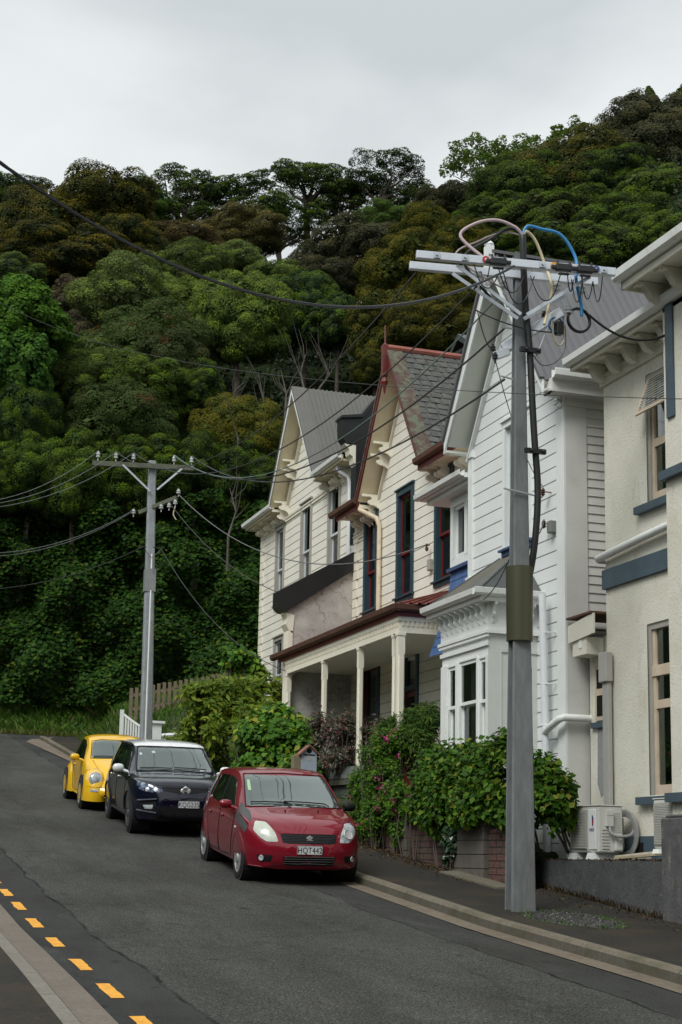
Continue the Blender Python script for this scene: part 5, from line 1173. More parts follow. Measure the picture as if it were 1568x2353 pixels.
# heat pump outdoor units
M_HP = paint('off_white_cabinet', (.62,.62,.58), .45, .04, 4, (.35,.26,.15), .3, 2.5)
def heat_pump(x0, y0, z0, label, logo):
    HP = thing('heat_pump', label, 'heat pump', (x0, y0, z0), 'heat pump outdoor units on the ledge')
    W_, D_, Hh = .78, .36, .60
    m = MB(); m.box(x0, x0+D_, y0-W_, y0, z0+.09, z0+.09+Hh); cab_ = m.build('cabinet', M_HP, HP, bevel=.02)
    m = MB(); m.box(x0-.022, x0-.0005, y0-W_*.62, y0-.03, z0+.13, z0+.05+Hh); gr = m.build('fan_grille', paint('grey_fin_grille', (.34,.34,.30), .6), HP, bevel=.012)
    m = MB()
    for k in range(24): zq = z0+.15+k*.02; m.box(x0-.028, x0-.0225, y0-W_*.6, y0-.05, zq, zq+.007)
    m.build('grille_bars', M_HP, gr)
    m = MB(); m.box(x0-.014, x0-.0005, y0-W_*.95, y0-W_*.68, z0+.13, z0+.05+Hh); fp_ = m.build('front_strip', M_WTRIM, HP, bevel=.01)
    m = MB(); m.box(x0-.01, x0+D_+.01, y0-W_-.01, y0+.01, z0+.09+Hh, z0+.105+Hh); m.build('lid', M_HP, HP, bevel=.006)
    for yy in (y0-.10, y0-W_+.18):
        m = MB(); m.hexa([(x0-.05,yy-.09,z0),(x0+D_+.03,yy-.09,z0),(x0+D_+.03,yy+.09,z0),(x0-.05,yy+.09,z0),(x0-.03,yy-.065,z0+.088),(x0+D_,yy-.065,z0+.088),(x0+D_,yy+.065,z0+.088),(x0-.03,yy+.065,z0+.088)]); m.build('foot', M_WTRIM, HP)
    m = MB(); ys_ = y0-W_
    m.box(x0+.10, x0+.20, ys_-.05, ys_-.0005, z0+.43, z0+.63); m.box(x0+.10, x0+.20, ys_-.055, ys_-.05, z0+.57, z0+.60); m.build('terminal_cover', M_HP, HP, bevel=.008)
    m = MB(); m.box(x0+.22, x0+.34, ys_-.05, ys_-.0005, z0+.11, z0+.33); m.build('valve_cover', M_HP, HP, bevel=.02)
    m = MB()
    for k in range(7): m.box(x0+.05, x0+.155, ys_-.012, ys_-.0005, z0+.14+.04*k, z0+.155+.04*k)
    for k in range(9): m.box(x0+.23, x0+.32, ys_-.008, ys_-.0005, z0+.36+.03*k, z0+.37+.03*k)
    m.build('side_louvres', M_HP, HP)
    m = MB(); m.tube(smooth([(x0+.15, ys_-.03, z0+.43), (x0+.16, ys_-.06, z0+.34), (x0+.26, ys_-.10, z0+.30), (x0+.44, ys_-.06, z0+.32), (x0+.58, ys_+.1, z0+.40)]), .022, 8); m.build('insulated_pipe', paint('grey_pipe_lagging', (.30,.31,.31), .6), HP, auto=60)
    if logo:
        q = MB(); yl, zl = y0-W_*.815, z0+.50
        q.add([(x0-.0155, yl+.045*math.cos(t), zl+.075*math.sin(t)) for t in [R_(90+12*k) for k in range(16)]]+[(x0-.0155, yl, zl-.07), (x0-.0155, yl, zl+.075)], [tuple(range(18))])
        em = q.build('emblem', flat('emblem_navy', (.02,.02,.16), .4), fp_)
        q = MB(); q.add([(x0-.016, yl-.005, zl-.06), (x0-.016, yl-.04, zl-.03), (x0-.016, yl-.045, zl+.015), (x0-.016, yl-.005, zl+.015)], [(0,1,2,3)]); q.build('emblem_flash', flat('emblem_red', (.45,.02,.03), .4), em)
        lettering('GREE', .055, (x0-.0162, yl+.075, zl-.135), 'left', flat('navy_lettering', (.02,.02,.18), .4), fp_, 'brand_lettering')
    return HP
def lettering(txt, size, pos, facing, mat, parent, name, local=False, width=1.0):
    """flat raised letters as a mesh; facing 'left' reads on a wall that faces -X, 'front' on a face that looks along +X (cars, in their own space)"""
    cu = bpy.data.curves.new('letters', 'FONT'); cu.body = txt; cu.size = size; cu.extrude = .0012; cu.align_x = 'LEFT' if facing == 'left' else 'CENTER'; cu.space_character = 1.06
    tmp = bpy.data.objects.new('letters', cu); COL.objects.link(tmp); bpy.context.view_layer.update()
    me = bpy.data.meshes.new_from_object(tmp.evaluated_get(bpy.context.evaluated_depsgraph_get())); bpy.data.objects.remove(tmp); bpy.data.curves.remove(cu)
    me.materials.clear(); me.materials.append(mat); me.name = name
    off = (0,0,0)
    if not local:
        q = parent
        while q.parent is not None: q = q.parent
        off = ROOT.get(q.name, (0,0,0))
    for v_ in me.vertices:
        x_, y_, z_ = v_.co.x*width, v_.co.y, v_.co.z
        if facing == 'left': v_.co = (pos[0]-z_-off[0], pos[1]-x_-off[1], pos[2]+y_-off[2])
        else: v_.co = (pos[0]+z_, pos[1]+x_, pos[2]+y_)
    if len(me.materials) == 1: me.polygons.foreach_set('material_index', [0]*len(me.polygons))
    o = bpy.data.objects.new(name, me); COL.objects.link(o); o.parent = parent; return o
heat_pump(9.62, 18.62, .05, 'white heat pump with blue and red badge beside the grey duct on the ledge', True)
heat_pump(9.78, 16.72, .10, 'weathered heat pump unit partly hidden at the right end of the ledge', False)
m = MB()
for k in range(5): m.tube(coil(Vector((10.08, 17.98, .36)), .20+.012*k, 1, .02, Vector((.25,-.97,0)).normalized(), Vector((0,0,1.25))), .02, 7)
m.tube([(10.1, 18.45, .55), (10.1, 18.25, .62), (10.05, 18.0, .58), (10.0, 17.9, .2)], .03, 8)
tag(m.build('coiled_pipe', paint('grey_lagged_pipe', (.26,.26,.25), .6, .15, 6), auto=60), 'coil of grey lagged pipe hanging behind the heat pump at the duct foot', 'pipe coil')
for i, (a, b, lab) in enumerate((((9.75, 17.55, .09), (9.95, 16.55, .17), 'flaking white board lying on the ledge, the upper one'), ((9.62, 17.35, .07), (9.72, 16.5, .12), 'broken board lying nearest the edge of the ledge'), ((9.85, 17.75, .06), (9.8, 16.9, .08), 'thin grey board under the other boards on the ledge'))):
    m = MB(); m.beam(a, b, .13-.02*i, .028); tag(m.build('board', paint('flaking_board_%s' % 'abc'[i], [(.55,.5,.4),(.36,.31,.2),(.42,.4,.34)][i], .8, .15, 8, (.2,.16,.09), .6, 9)), lab, 'board', 'loose boards on the ledge')
# ------------------------------------------------------------------ parked cars (own space: +x forward, +y car's left, z up from the road)
def carpaint(name, col, metal=.0, rough=.35, dust=.12):
    t = NT(name); v = t.coord()
    c = t.mix(t.ramp(t.noise(v, 2.2, 6, .6), [(.4,0.),(.75,.22)]), col, sc(col, .72))
    c = t.mix(t.ramp(t.noise(v, 7, 7, .7), [(.6,0.),(.8,dust)]), c, (.2,.17,.13))
    t.base(c)
    return t.set(Roughness=rough, Metallic=metal, Coat_Weight=1., Coat_Roughness=.03, Coat_IOR=1.5, Specular_IOR_Level=.15)
P_RED = carpaint('dark_red_car_paint', (.21,.005,.018), .2)
P_NAVY = carpaint('navy_car_paint', (.0025,.0035,.014), .0, .3, .015)
P_YEL = carpaint('yellow_car_paint', (.78,.46,.012))
P_WHT = carpaint('white_roof_paint', (.72,.74,.75))
P_GREY = flat('grey_primer_wing', (.055,.06,.058), .6)
def carglass(name, base, f0):
    t = NT(name); t.base(base); t.set(Roughness=.04, Specular_IOR_Level=.5)
    gl = t.node('ShaderNodeBsdfGlossy'); gl.inputs['Roughness'].default_value = .02; gl.inputs['Color'].default_value = (.80,.9,.88,1)
    fr = t.node('ShaderNodeFresnel'); fr.inputs['IOR'].default_value = 1.45
    mx = t.node('ShaderNodeMixShader'); t.link(t.math('ADD', fr.outputs[0], f0), mx.inputs[0]); t.link(t.p.outputs[0], mx.inputs[1]); t.link(gl.outputs[0], mx.inputs[2]); t.link(mx.outputs[0], t.out.inputs['Surface'])
    return t.mat
G_SCREEN = carglass('windscreen_glass', (.045,.06,.054), .09)
G_SIDE = carglass('dark_side_glass', (.008,.009,.009), .03)
M_TYRE = flat('tyre_rubber', (.011,.011,.011), .75)
M_ALLOY = flat('silver_alloy', (.42,.43,.43), .35, .5)
M_ALLOYD = flat('dark_alloy', (.10,.10,.105), .35, .5)
M_TRIM = flat('black_plastic_trim', (.009,.009,.010), .55, 0, .2)
M_CHROME = flat('chrome', (.74,.75,.76), .3, .55)
t = NT('headlamp_lens'); t.base(t.ramp(t.noise(t.coord(), 11, 3), [(.35,(.22,.25,.26)),(.6,(.55,.6,.62))])); M_LENS = t.set(Roughness=.08, Coat_Weight=1., Metallic=.1)
t = NT('blue_dark_headlamp'); t.base(t.ramp(t.noise(t.coord(), 14, 3), [(.45,(.02,.035,.08)),(.68,(.3,.38,.48))])); M_LENSB = t.set(Roughness=.08, Coat_Weight=1., Metallic=.2)
M_LENSY = flat('hazed_headlamp', (.50,.54,.47), .2)
M_PLATE = flat('white_number_plate', (.62,.63,.64), .4)
M_LETTER = flat('black_plate_lettering', (.01,.01,.012), .5)
M_UNDER = flat('car_underside', (.008,.008,.008), .9)
M_AMBER = flat('clear_side_repeater', (.5,.5,.48), .3)

def spl(tab, x):
    """smooth (Catmull) table lookup"""
    n = len(tab)
    if x <= tab[0][0]: return tab[0][1]
    if x >= tab[-1][0]: return tab[-1][1]
    for i in range(n-1):
        if tab[i][0] <= x <= tab[i+1][0]:
            x0, y0 = tab[i]; x1, y1 = tab[i+1]; h = x1-x0; t = (x-x0)/h
            s0 = (y1-y0)/h if i == 0 else (y1-tab[i-1][1])/(x1-tab[i-1][0])
            s1 = (y1-y0)/h if i == n-2 else (tab[i+2][1]-y0)/(tab[i+2][0]-x0)
            d = (y1-y0)/h
            if d == 0: s0 = s1 = 0
            else: s0 = max(-3*abs(d), min(3*abs(d), s0)); s1 = max(-3*abs(d), min(3*abs(d), s1))
            return (2*t**3-3*t*t+1)*y0+(t**3-2*t*t+t)*h*s0+(-2*t**3+3*t*t)*y1+(t**3-t*t)*h*s1
def body_shell(S, xs):
    V = []; F = []
    for x in xs:
        g = {k: spl(S[k], x) for k in ('zb','wS','wM','zm','wB','zB','wR','zR','zC')}
        h = [(0,g['zb']), (g['wS']*.7,g['zb']), (g['wS'],g['zb']+.04), (lerp(g['wS'],g['wM'],.75),lerp(g['zb'],g['zm'],.5)), (g['wM'],g['zm']), (lerp(g['wM'],g['wB'],.35),lerp(g['zm'],g['zB'],.6)), (g['wB'],g['zB']),
             (lerp(g['wB'],g['wR'],.30)+.008,lerp(g['zB'],g['zR'],.33)), (lerp(g['wB'],g['wR'],.68)+.006,lerp(g['zB'],g['zR'],.72)), (g['wR'],g['zR']), (g['wR']*.86,lerp(g['zR'],g['zC'],.48)), (g['wR']*.6,lerp(g['zR'],g['zC'],.80)), (g['wR']*.3,lerp(g['zR'],g['zC'],.955)), (0,g['zC'])]
        V.append([(x,y,z) for y, z in h]+[(x,-y,z) for y, z in h[-2:0:-1]])
    k = len(V[0]); vs = [p for r in V for p in r]; n = len(V)
    fs = [(i*k+j, i*k+(j+1) % k, (i+1)*k+(j+1) % k, (i+1)*k+j) for i in range(n-1) for j in range(k)]
    fs += [tuple(range(k)), tuple(range(n*k-1, (n-1)*k-1, -1))]
    return vs, fs
def boolean_cut(o, cutters):
    for c_ in cutters:
        md = o.modifiers.new('cut', 'BOOLEAN'); md.operation = 'DIFFERENCE'; md.solver = 'EXACT'; md.object = c_
    bpy.context.view_layer.update()
    me = bpy.data.meshes.new_from_object(o.evaluated_get(bpy.context.evaluated_depsgraph_get()))
    o.modifiers.clear(); old = o.data; o.data = me; bpy.data.meshes.remove(old)
    for c_ in cutters:
        d = c_.data; bpy.data.objects.remove(c_); bpy.data.meshes.remove(d)
class Skin:
    """lays outlines drawn in front, side or top view onto the body"""
    def __init__(s, objs):
        bm = bmesh.new()
        for o in objs: bm.from_mesh(o.data)
        s.t = BVHTree.FromBMesh(bm); bm.free()
    def hit(s, view, a, b):
        if view == 'front': o, d = Vector((6, a, b)), Vector((-1,0,0))
        elif view == 'rear': o, d = Vector((-6, a, b)), Vector((1,0,0))
        elif view == 'right': o, d = Vector((a, -6, b)), Vector((0,1,0))
        elif view == 'left': o, d = Vector((a, 6, b)), Vector((0,-1,0))
        else: o, d = Vector((a, b, 6)), Vector((0,0,-1))
        r = s.t.ray_cast(o, d)
        if r[0] is None:
            q = s.t.find_nearest(o + d*5.2); return q[0], q[1]
        n = r[1]
        if n.dot(d) > 0: n = -n
        return r[0], n
    def patch(s, name, view, poly, mat, parent, off=.004, seg=.07, smooth=True):
        bm = bmesh.new(); vs = [bm.verts.new((a, b, 0)) for a, b in poly]; bm.faces.new(vs)
        bmesh.ops.triangulate(bm, faces=bm.faces)
        for _ in range(7):
            es = [e for e in bm.edges if e.calc_length() > seg]
            if not es: break
            bmesh.ops.subdivide_edges(bm, edges=es, cuts=1); bmesh.ops.triangulate(bm, faces=[f for f in bm.faces if len(f.verts) > 3])
        edge = set(v_ for e in bm.edges if len(e.link_faces) == 1 for v_ in e.verts)
        ns = {}
        for v_ in bm.verts:
            p, n = s.hit(view, v_.co.x, v_.co.y); ns[v_] = n; v_.co = p + n*(off if v_ not in edge else off*.6)
        bm.normal_update()
        flip = [f for f in bm.faces if f.normal.dot(ns[f.verts[0]]) < 0]
        if flip: bmesh.ops.reverse_faces(bm, faces=flip)
        me = bpy.data.meshes.new(name); bm.to_mesh(me); bm.free()
        if smooth: me.polygons.foreach_set('use_smooth', [True]*len(me.polygons))
        me.materials.append(mat); o = bpy.data.objects.new(name, me); COL.objects.link(o); o.parent = parent
        return o
    def line(s, name, view, lines, mat, parent, w=.007, off=.003):
        m = MB()
        for ln in lines:
            P = []
            for (a, b), (c_, d) in zip(ln, ln[1:]):
                k = max(1, int(math.hypot(c_-a, d-b)/.06))
                P += [(lerp(a, c_, i/k), lerp(b, d, i/k)) for i in range(k)]
            P.append(ln[-1]); pts = []
            for a, b in P:
                p, n = s.hit(view, a, b); pts.append(p+n*off)
            m.tube(pts, w/2, 4)
        return m.build(name, mat, parent, local=True)
def rnd(poly, r=.03, n=4):
    """round the corners of an outline"""
    out = []; k = len(poly)
    for i in range(k):
        p = Vector(poly[i]); a = Vector(poly[i-1])-p; b = Vector(poly[(i+1) % k])-p
        q = min(r, a.length*.45, b.length*.45); a = p+a.normalized()*q; b = p+b.normalized()*q
        for j in range(n+1):
            t = j/n; out.append(tuple(a*(1-t)**2+p*2*t*(1-t)+b*t*t))
    return out
def mir(poly): return [(-a, b) for a, b in reversed(poly)]
def wheel(parent, x, y, r, wd, rim, spokes, style, side):
    m = MB(); ri = r*.66
    m.lathe([(ri,-wd*.42),(ri+.012,-wd*.5),(r*.88,-wd*.5),(r*.965,-wd*.42),(r,-wd*.3),(r,wd*.3),(r*.965,wd*.42),(r*.88,wd*.5),(ri+.012,wd*.5),(ri,wd*.42)], (x,y,r), (0,side,0), 36)
    t_ = m.build('wheel', M_TYRE, parent, local=True, auto=35)
    m = MB(); f = wd*.40*side
    m.lathe([(ri*1.0,-wd*.4),(ri*.93,wd*.40),(ri*1.01,wd*.46),(ri*1.01,wd*.5),(ri*.92,wd*.49),(ri*.90,wd*.10)], (x,y,r), (0,side,0), 30)
    c_ = Vector((x, y+f*.9, r))
    for k in range(spokes):
        a = 2*math.pi*k/spokes+.3; d = Vector((math.cos(a),0,math.sin(a))); q = Vector((-d.z,0,d.x))
        pr = [(c_+d*ri*.12, .5), (c_+d*ri*.93, 1.)]
        w0, w1 = (.05, .035) if style == 'thin' else (.06, .10) if style == 'fat' else (.045, .055)
        A, B = c_+d*ri*.10, c_+d*ri*.94; o = Vector((0, side*.022, 0)); o2 = Vector((0, -side*.03, 0))
        m.hexa([A-q*w0+o2, A+q*w0+o2, B+q*w1+o2, B-q*w1+o2, A-q*w0+o, A+q*w0+o, B+q*w1+o*.8, B-q*w1+o*.8])
    m.lathe([(.001,.07),(.05,.068),(.07,.05),(.07,.0)], (x,y+f*.55,r), (0,side,0), 14)
    m.build('rim', rim, t_, local=True, auto=40)
    m = MB(); m.lathe([(.001,.0),(ri*.93,.0)], (x,y+f*.1,r), (0,side,0), 20); m.build('brake_disc', M_UNDER, t_, local=True)
    return t_
def mirror(parent, x, y, z, mat, s, sz=(.075,.095,.062), cap=None):
    m = MB(); m.ball((0,0,0), 1., 16)
    m.v = [tuple(math.copysign(abs(q)**.72, q) for q in p) for p in m.v]
    m.v = [(x+p[0]*sz[0]*(1. if p[0] > 0 else .45), y+p[1]*sz[1], z+p[2]*sz[2]) for p in m.v]
    m.tube([(x+.02, y-s*sz[1]*.6, z-.03), (x+.06, y-s*(sz[1]+.08), z-.07)], .028, 8)
    o = m.build('mirror', mat, parent, local=True, auto=60)
    m = MB(); m.lathe([(.001,0),(.8,0)], (0,0,0), (-1,0,0), 16); m.v = [(x-.042, y+p[1]*sz[1], z+p[2]*sz[2]) for p in m.v]; m.build('mirror_glass', G_SIDE, o, local=True)
def place(T, pos, yaw, pitch):
    T.rotation_euler = (0, R_(pitch), R_(yaw))
def wipers(sk, T, y0, y1, z0, pts):
    m = MB()
    for ln in pts:
        P = []
        for a, b in ln:
            p, n = sk.hit('front', a, b); P.append(p+n*.022)
        m.tube(P, .009, 5)
    m.build('wiper', M_TRIM, T, local=True)
def plate(T, sk, txt, yc, zc, tilt=.0, w_=.36, h=.125):
    p, n = sk.hit('front', yc, zc); x = max(sk.hit('front', yc+a, zc+b)[0].x for a in (-w_/2, 0, w_/2) for b in (-h/2, h/2)) + .008
    m = MB(); m.box(x-.02, x, yc-w_/2, yc+w_/2, zc-h/2, zc+h/2); o = m.build('number_plate', M_PLATE, T, local=True, bevel=.004)
    lettering(txt, h*.92, (x+.001, yc, zc-h*.33), 'front', M_LETTER, o, 'plate_lettering', local=True, width=.80)
    m = MB()
    for a, b, c_, d in ((-w_/2,w_/2,h/2-.006,h/2),(-w_/2,w_/2,-h/2,-h/2+.006),(-w_/2,-w_/2+.006,-h/2,h/2),(w_/2-.006,w_/2,-h/2,h/2)): m.box(x+.0005, x+.002, yc+a, yc+b, zc+c_, zc+d)
    m.build('plate_border', M_LETTER, o, local=True); return x
def finish(T, body, wheels, rim, spokes, style, r, wd, track):
    for x in wheels:
        for s in (-1, 1): wheel(T, x, s*(track/2), r, wd, rim, spokes, style, s)
    m = MB(); m.box(wheels[1]-.5, wheels[0]+.45, -.5, .5, r*.62, r*1.3); m.build('underbody', M_UNDER, T, local=True)
def arches(objs, wheels, R0, track):
    for o in objs:
        cs = []
        for x in wheels:
            for s in (-1, 1):
                m = MB(); m.lathe([(R0,0),(R0,.80)], (x, s*(track/2-.36), R0*.93), (0,s,0), 40); cs.append(m.build('cutter', M_UNDER, None))
        boolean_cut(o, cs)
        o.data.materials.clear()
def shade_smooth(o, mat, ang=32):
    o.data.materials.clear(); o.data.materials.append(mat)
    o.data.polygons.foreach_set('material_index', [0]*len(o.data.polygons)); o.data.polygons.foreach_set('use_smooth', [True]*len(o.data.polygons)); o.data.set_sharp_from_angle(angle=R_(ang))
def shell(name, S, T, lo, hi, n=70):
    xs = sorted([lerp(lo, hi, .5-.5*math.cos(math.pi*k/n)) for k in range(n+1)])
    vs, fs = body_shell(S, xs); m = MB(); m.add(vs, fs); return m.build(name, M_UNDER, T, local=True)
def sealed(T, wheels, R0, track):        # dark wheel housings
    for x in wheels:
        for s in (-1, 1):
            m = MB(); m.lathe([(R0+.004,0),(R0+.004,-.36),(.001,-.36)], (x, s*(track/2+.08), R0*.93), (0,s,0), 28)
            m.build('wheel_housing', M_UNDER, T, local=True)

# ---- red hatchback, nearest
def red_car():
    loc = (6.46, 21.85, gz(21.85)+.0); T = thing('parked_car', 'dark red hatchback with a grey primer front wing, nearest of the three parked cars', 'car', loc, 'cars parked along the kerb')
    place(T, loc, -92.2, 5.6); W = (1.06, -1.33); tr = 1.47
    S = dict(zC=[(-1.85,.62),(-1.80,.98),(-1.62,1.26),(-1.45,1.40),(-1.0,1.475),(-.4,1.505),(0,1.485),(.2,1.42),(.55,1.21),(.86,1.03),(1.0,.99),(1.4,.90),(1.62,.80),(1.74,.67),(1.82,.55)],
             zR=[(-1.85,.60),(-1.80,.95),(-1.62,1.22),(-1.45,1.36),(-1.0,1.435),(-.4,1.46),(0,1.44),(.2,1.378),(.55,1.175),(.86,.985),(1.0,.955),(1.4,.865),(1.62,.765),(1.74,.64),(1.82,.53)],
             wR=[(-1.85,.3),(-1.80,.52),(-1.6,.585),(-1.0,.615),(-.3,.635),(.1,.63),(.5,.68),(.86,.715),(1.2,.66),(1.55,.58),(1.72,.45),(1.82,.25)],
             zB=[(-1.85,.58),(-1.80,.84),(-1.6,.98),(-1.0,.985),(-.3,.94),(.5,.905),(.86,.90),(1.0,.90),(1.35,.81),(1.6,.70),(1.74,.59),(1.82,.50)],
             wB=[(-1.85,.42),(-1.80,.68),(-1.6,.755),(-1.0,.79),(0,.80),(.6,.80),(1.0,.80),(1.3,.785),(1.55,.70),(1.7,.56),(1.78,.42),(1.82,.30)],
             zm=[(-1.85,.52),(-1.0,.56),(0,.50),(1.0,.56),(1.5,.52),(1.82,.44)],
             wM=[(-1.85,.5),(-1.80,.72),(-1.6,.81),(-1.3,.845),(-.8,.835),(0,.83),(.7,.835),(1.06,.848),(1.4,.815),(1.6,.73),(1.72,.60),(1.78,.47),(1.82,.34)],
             wS=[(-1.85,.4),(-1.7,.70),(-1.2,.78),(0,.79),(1.2,.79),(1.5,.74),(1.68,.60),(1.78,.42),(1.82,.30)],
             zb=[(-1.85,.40),(-1.7,.27),(-1.2,.20),(0,.19),(1.3,.19),(1.65,.20),(1.76,.235),(1.82,.30)])
    B = shell('body', S, T, -1.85, 1.82); sk = Skin([B]); arches([B], W, .335, tr); shade_smooth(B, P_RED); sealed(T, W, .33, tr)
    sk.patch('windscreen', 'front', rnd([(-.69,1.0),(.69,1.0),(.585,1.41),(-.585,1.41)], .05), G_SCREEN, T)
    sk.line('screen_seal', 'front', [[(-.70,.99),(-.59,1.415),(0,1.44),(.59,1.415),(.70,.99),(0,1.02),(-.70,.99)]], M_TRIM, T, .018)
    for v_ in ('right', 'left'):
        sk.patch('side_window', v_, rnd([(-.28,.955),(.60,.93),(.13,1.33),(-.22,1.375)], .03), G_SIDE, T)
        sk.patch('side_window', v_, rnd([(-1.12,1.0),(-.36,.96),(-.31,1.375),(-1.0,1.36)], .03), G_SIDE, T)
        sk.patch('quarter_window', v_, rnd([(-1.5,1.07),(-1.2,1.01),(-1.1,1.345),(-1.32,1.31)], .04), G_SIDE, T)
        sk.patch('window_pillar', v_, [(-.355,.965),(-.285,.96),(-.225,1.37),(-.305,1.37)], M_TRIM, T)
        sk.line('door_seam', v_, [[(.66,.9),(.63,.6),(.56,.30),(-.25,.27),(-.31,.6),(-.31,.95)], [(-.31,.6),(-.30,.29),(-.95,.30),(-1.02,.55),(-1.18,.8),(-1.16,1.0)], [(.5,.27),(-.95,.27)]], M_TRIM, T, .008)
        for x_ in (-.12, -.95): 
            p, n = sk.hit(v_, x_, .80); m = MB(); m.ball(p+n*.012, .02, 8, sq=(4.2,1.0,1.1)); m.build('door_handle', P_RED, T, local=True, smooth=True)
        p, n = sk.hit(v_, .83, .70); m = MB(); m.ball(p, .022, 8, sq=(1.6,.8,1)); m.build('side_repeater', M_AMBER, T, local=True, smooth=True)
        sk.line('arch_lip', v_, [[(wx+.345*math.cos(R_(a)), .312+.345*math.sin(R_(a))) for a in range(5, 176, 10)] for wx in W], P_RED, T, .014, .0)
    w_ = sk.patch('primer_wing_panel', 'right', rnd([(1.36,.66),(1.12,.74),(.86,.79),(.70,.82),(.70,.885),(1.0,.885),(1.2,.845),(1.40,.76)], .03), P_GREY, T, .003, .05)
    sk.patch('primer_wing_top', 'top', rnd([(1.36,-.72),(1.36,-.755),(1.05,-.80),(.72,-.805),(.72,-.725),(1.05,-.68)], .02), P_GREY, w_, .004, .05)
    for sg, lens, nm in ((-1, M_LENSY, 'hazed headlight lens'), (1, M_LENS, None)):
        pl_ = rnd([(sg*.69,.835),(sg*.56,.83),(sg*.465,.70),(sg*.43,.585),(sg*.58,.58),(sg*.66,.63),(sg*.735,.72)], .03)
        h = sk.patch('headlight', 'front', pl_, lens, T, .006, .05)
        if nm: h['label'] = nm
        if sg < 0: continue
        p, n = sk.hit('front', sg*.58, .69); m = MB(); m.lathe([(.075,.004),(.07,.014),(.05,.006),(.001,.012)], p, n, 18); m.build('reflector', M_CHROME if sg > 0 else M_LENS, h, local=True, auto=40)
    sk.patch('grille', 'front', rnd([(-.40,.685),(.40,.685),(.375,.58),(.30,.565),(-.30,.565),(-.375,.58)], .02), M_TRIM, T, .003)
    sk.line('grille_mesh', 'front', [[(-.38,.58+.02*k),(.38,.58+.02*k)] for k in range(5)], flat('dark_grille_bar', (.03,.03,.03), .4), T, .006, .006)
    sk.line('bonnet_seam', 'front', [[(-.70,.86),(-.55,.845),(-.43,.72),(-.40,.69),(.40,.69),(.43,.72),(.55,.845),(.70,.86)]], M_TRIM, T, .008, .001)
    sk.patch('lower_intake', 'front', rnd([(-.38,.40),(.38,.40),(.34,.275),(-.34,.275)], .02), M_TRIM, T, .003)
    sk.line('intake_bar', 'front', [[(-.35,.30+.03*k),(.35,.30+.03*k)] for k in range(4)], flat('dark_intake_bar', (.035,.035,.035), .5), T, .012, .008)
    for sg in (-1, 1):
        f_ = sk.patch('fog_lamp_recess', 'front', rnd([(sg*.50,.405),(sg*.70,.40),(sg*.67,.315),(sg*.52,.31)], .02), M_TRIM, T, .004)
        p, n = sk.hit('front', sg*.64, .36); m = MB(); m.lathe([(.04,.004),(.035,.016),(.001,.014)], p, n, 16); m.build('fog_lamp', M_LENS, f_, local=True, auto=40)
    sk.line('bumper_crease', 'front', [[(-.76,.245),(-.5,.235),(.5,.235),(.76,.245)]], P_RED, T, .02, .002)
    x = plate(T, sk, 'HQT442', 0.0, .485)
    m = MB(); xx_ = sk.hit('front', 0, .63)[0].x+.012         # slanted S-shaped emblem
    e = .052
    for sg in (1, -1):
        pts = [(-.9,.35),(.15,1.),(.95,.42),(.55,.18),(.12,.5),(-.15,.32),(.55,-.12),(.1,-.42)]
        pts = [(a*e*sg, b*e*sg) for a, b in [(-.95,.30),(.0,1.0),(.95,.42),(.50,.14),(.02,.44),(-.22,.28),(.60,-.26),(.22,-.5)]]
        m.prism(pts, lambda a, b, t: (xx_+t, a, .628+b), -.01, .004)
    m.build('badge', M_CHROME, T, local=True)
    sk.patch('inspection_sticker', 'front', rnd([(-.60,1.20),(-.555,1.20),(-.535,1.34),(-.575,1.34)], .01), flat('sticker_green', (.35,.5,.3), .6), T, .009)
    wipers(sk, T, 0, 0, 0, [[(-.10,1.04),(-.40,1.045),(-.62,1.035)], [(.45,1.035),(.16,1.05),(-.14,1.055)], [(-.05,1.005),(-.10,1.04)], [(.5,1.0),(.45,1.035)]])
    for yy in (-.2, .28):
        p, n = sk.hit('top', .82, yy) if False else sk.hit('front', yy, .955); m = MB(); m.ball(p+n*.008, .014, 8); m.build('washer_jet', M_TRIM, T, local=True)
    mirror(T, .52, -.92, 1.0, P_RED, -1); mirror(T, .52, .92, 1.0, M_TRIM, 1)
    m = MB(); m.tube([(-.2, .12, 1.49), (-.33, .12, 1.62), (-.42, .12, 1.72)], .005, 5); m.build('aerial', M_TRIM, T, local=True)
    finish(T, B, W, M_ALLOY, 7, 'mid', .292, .185, tr)
red_car()

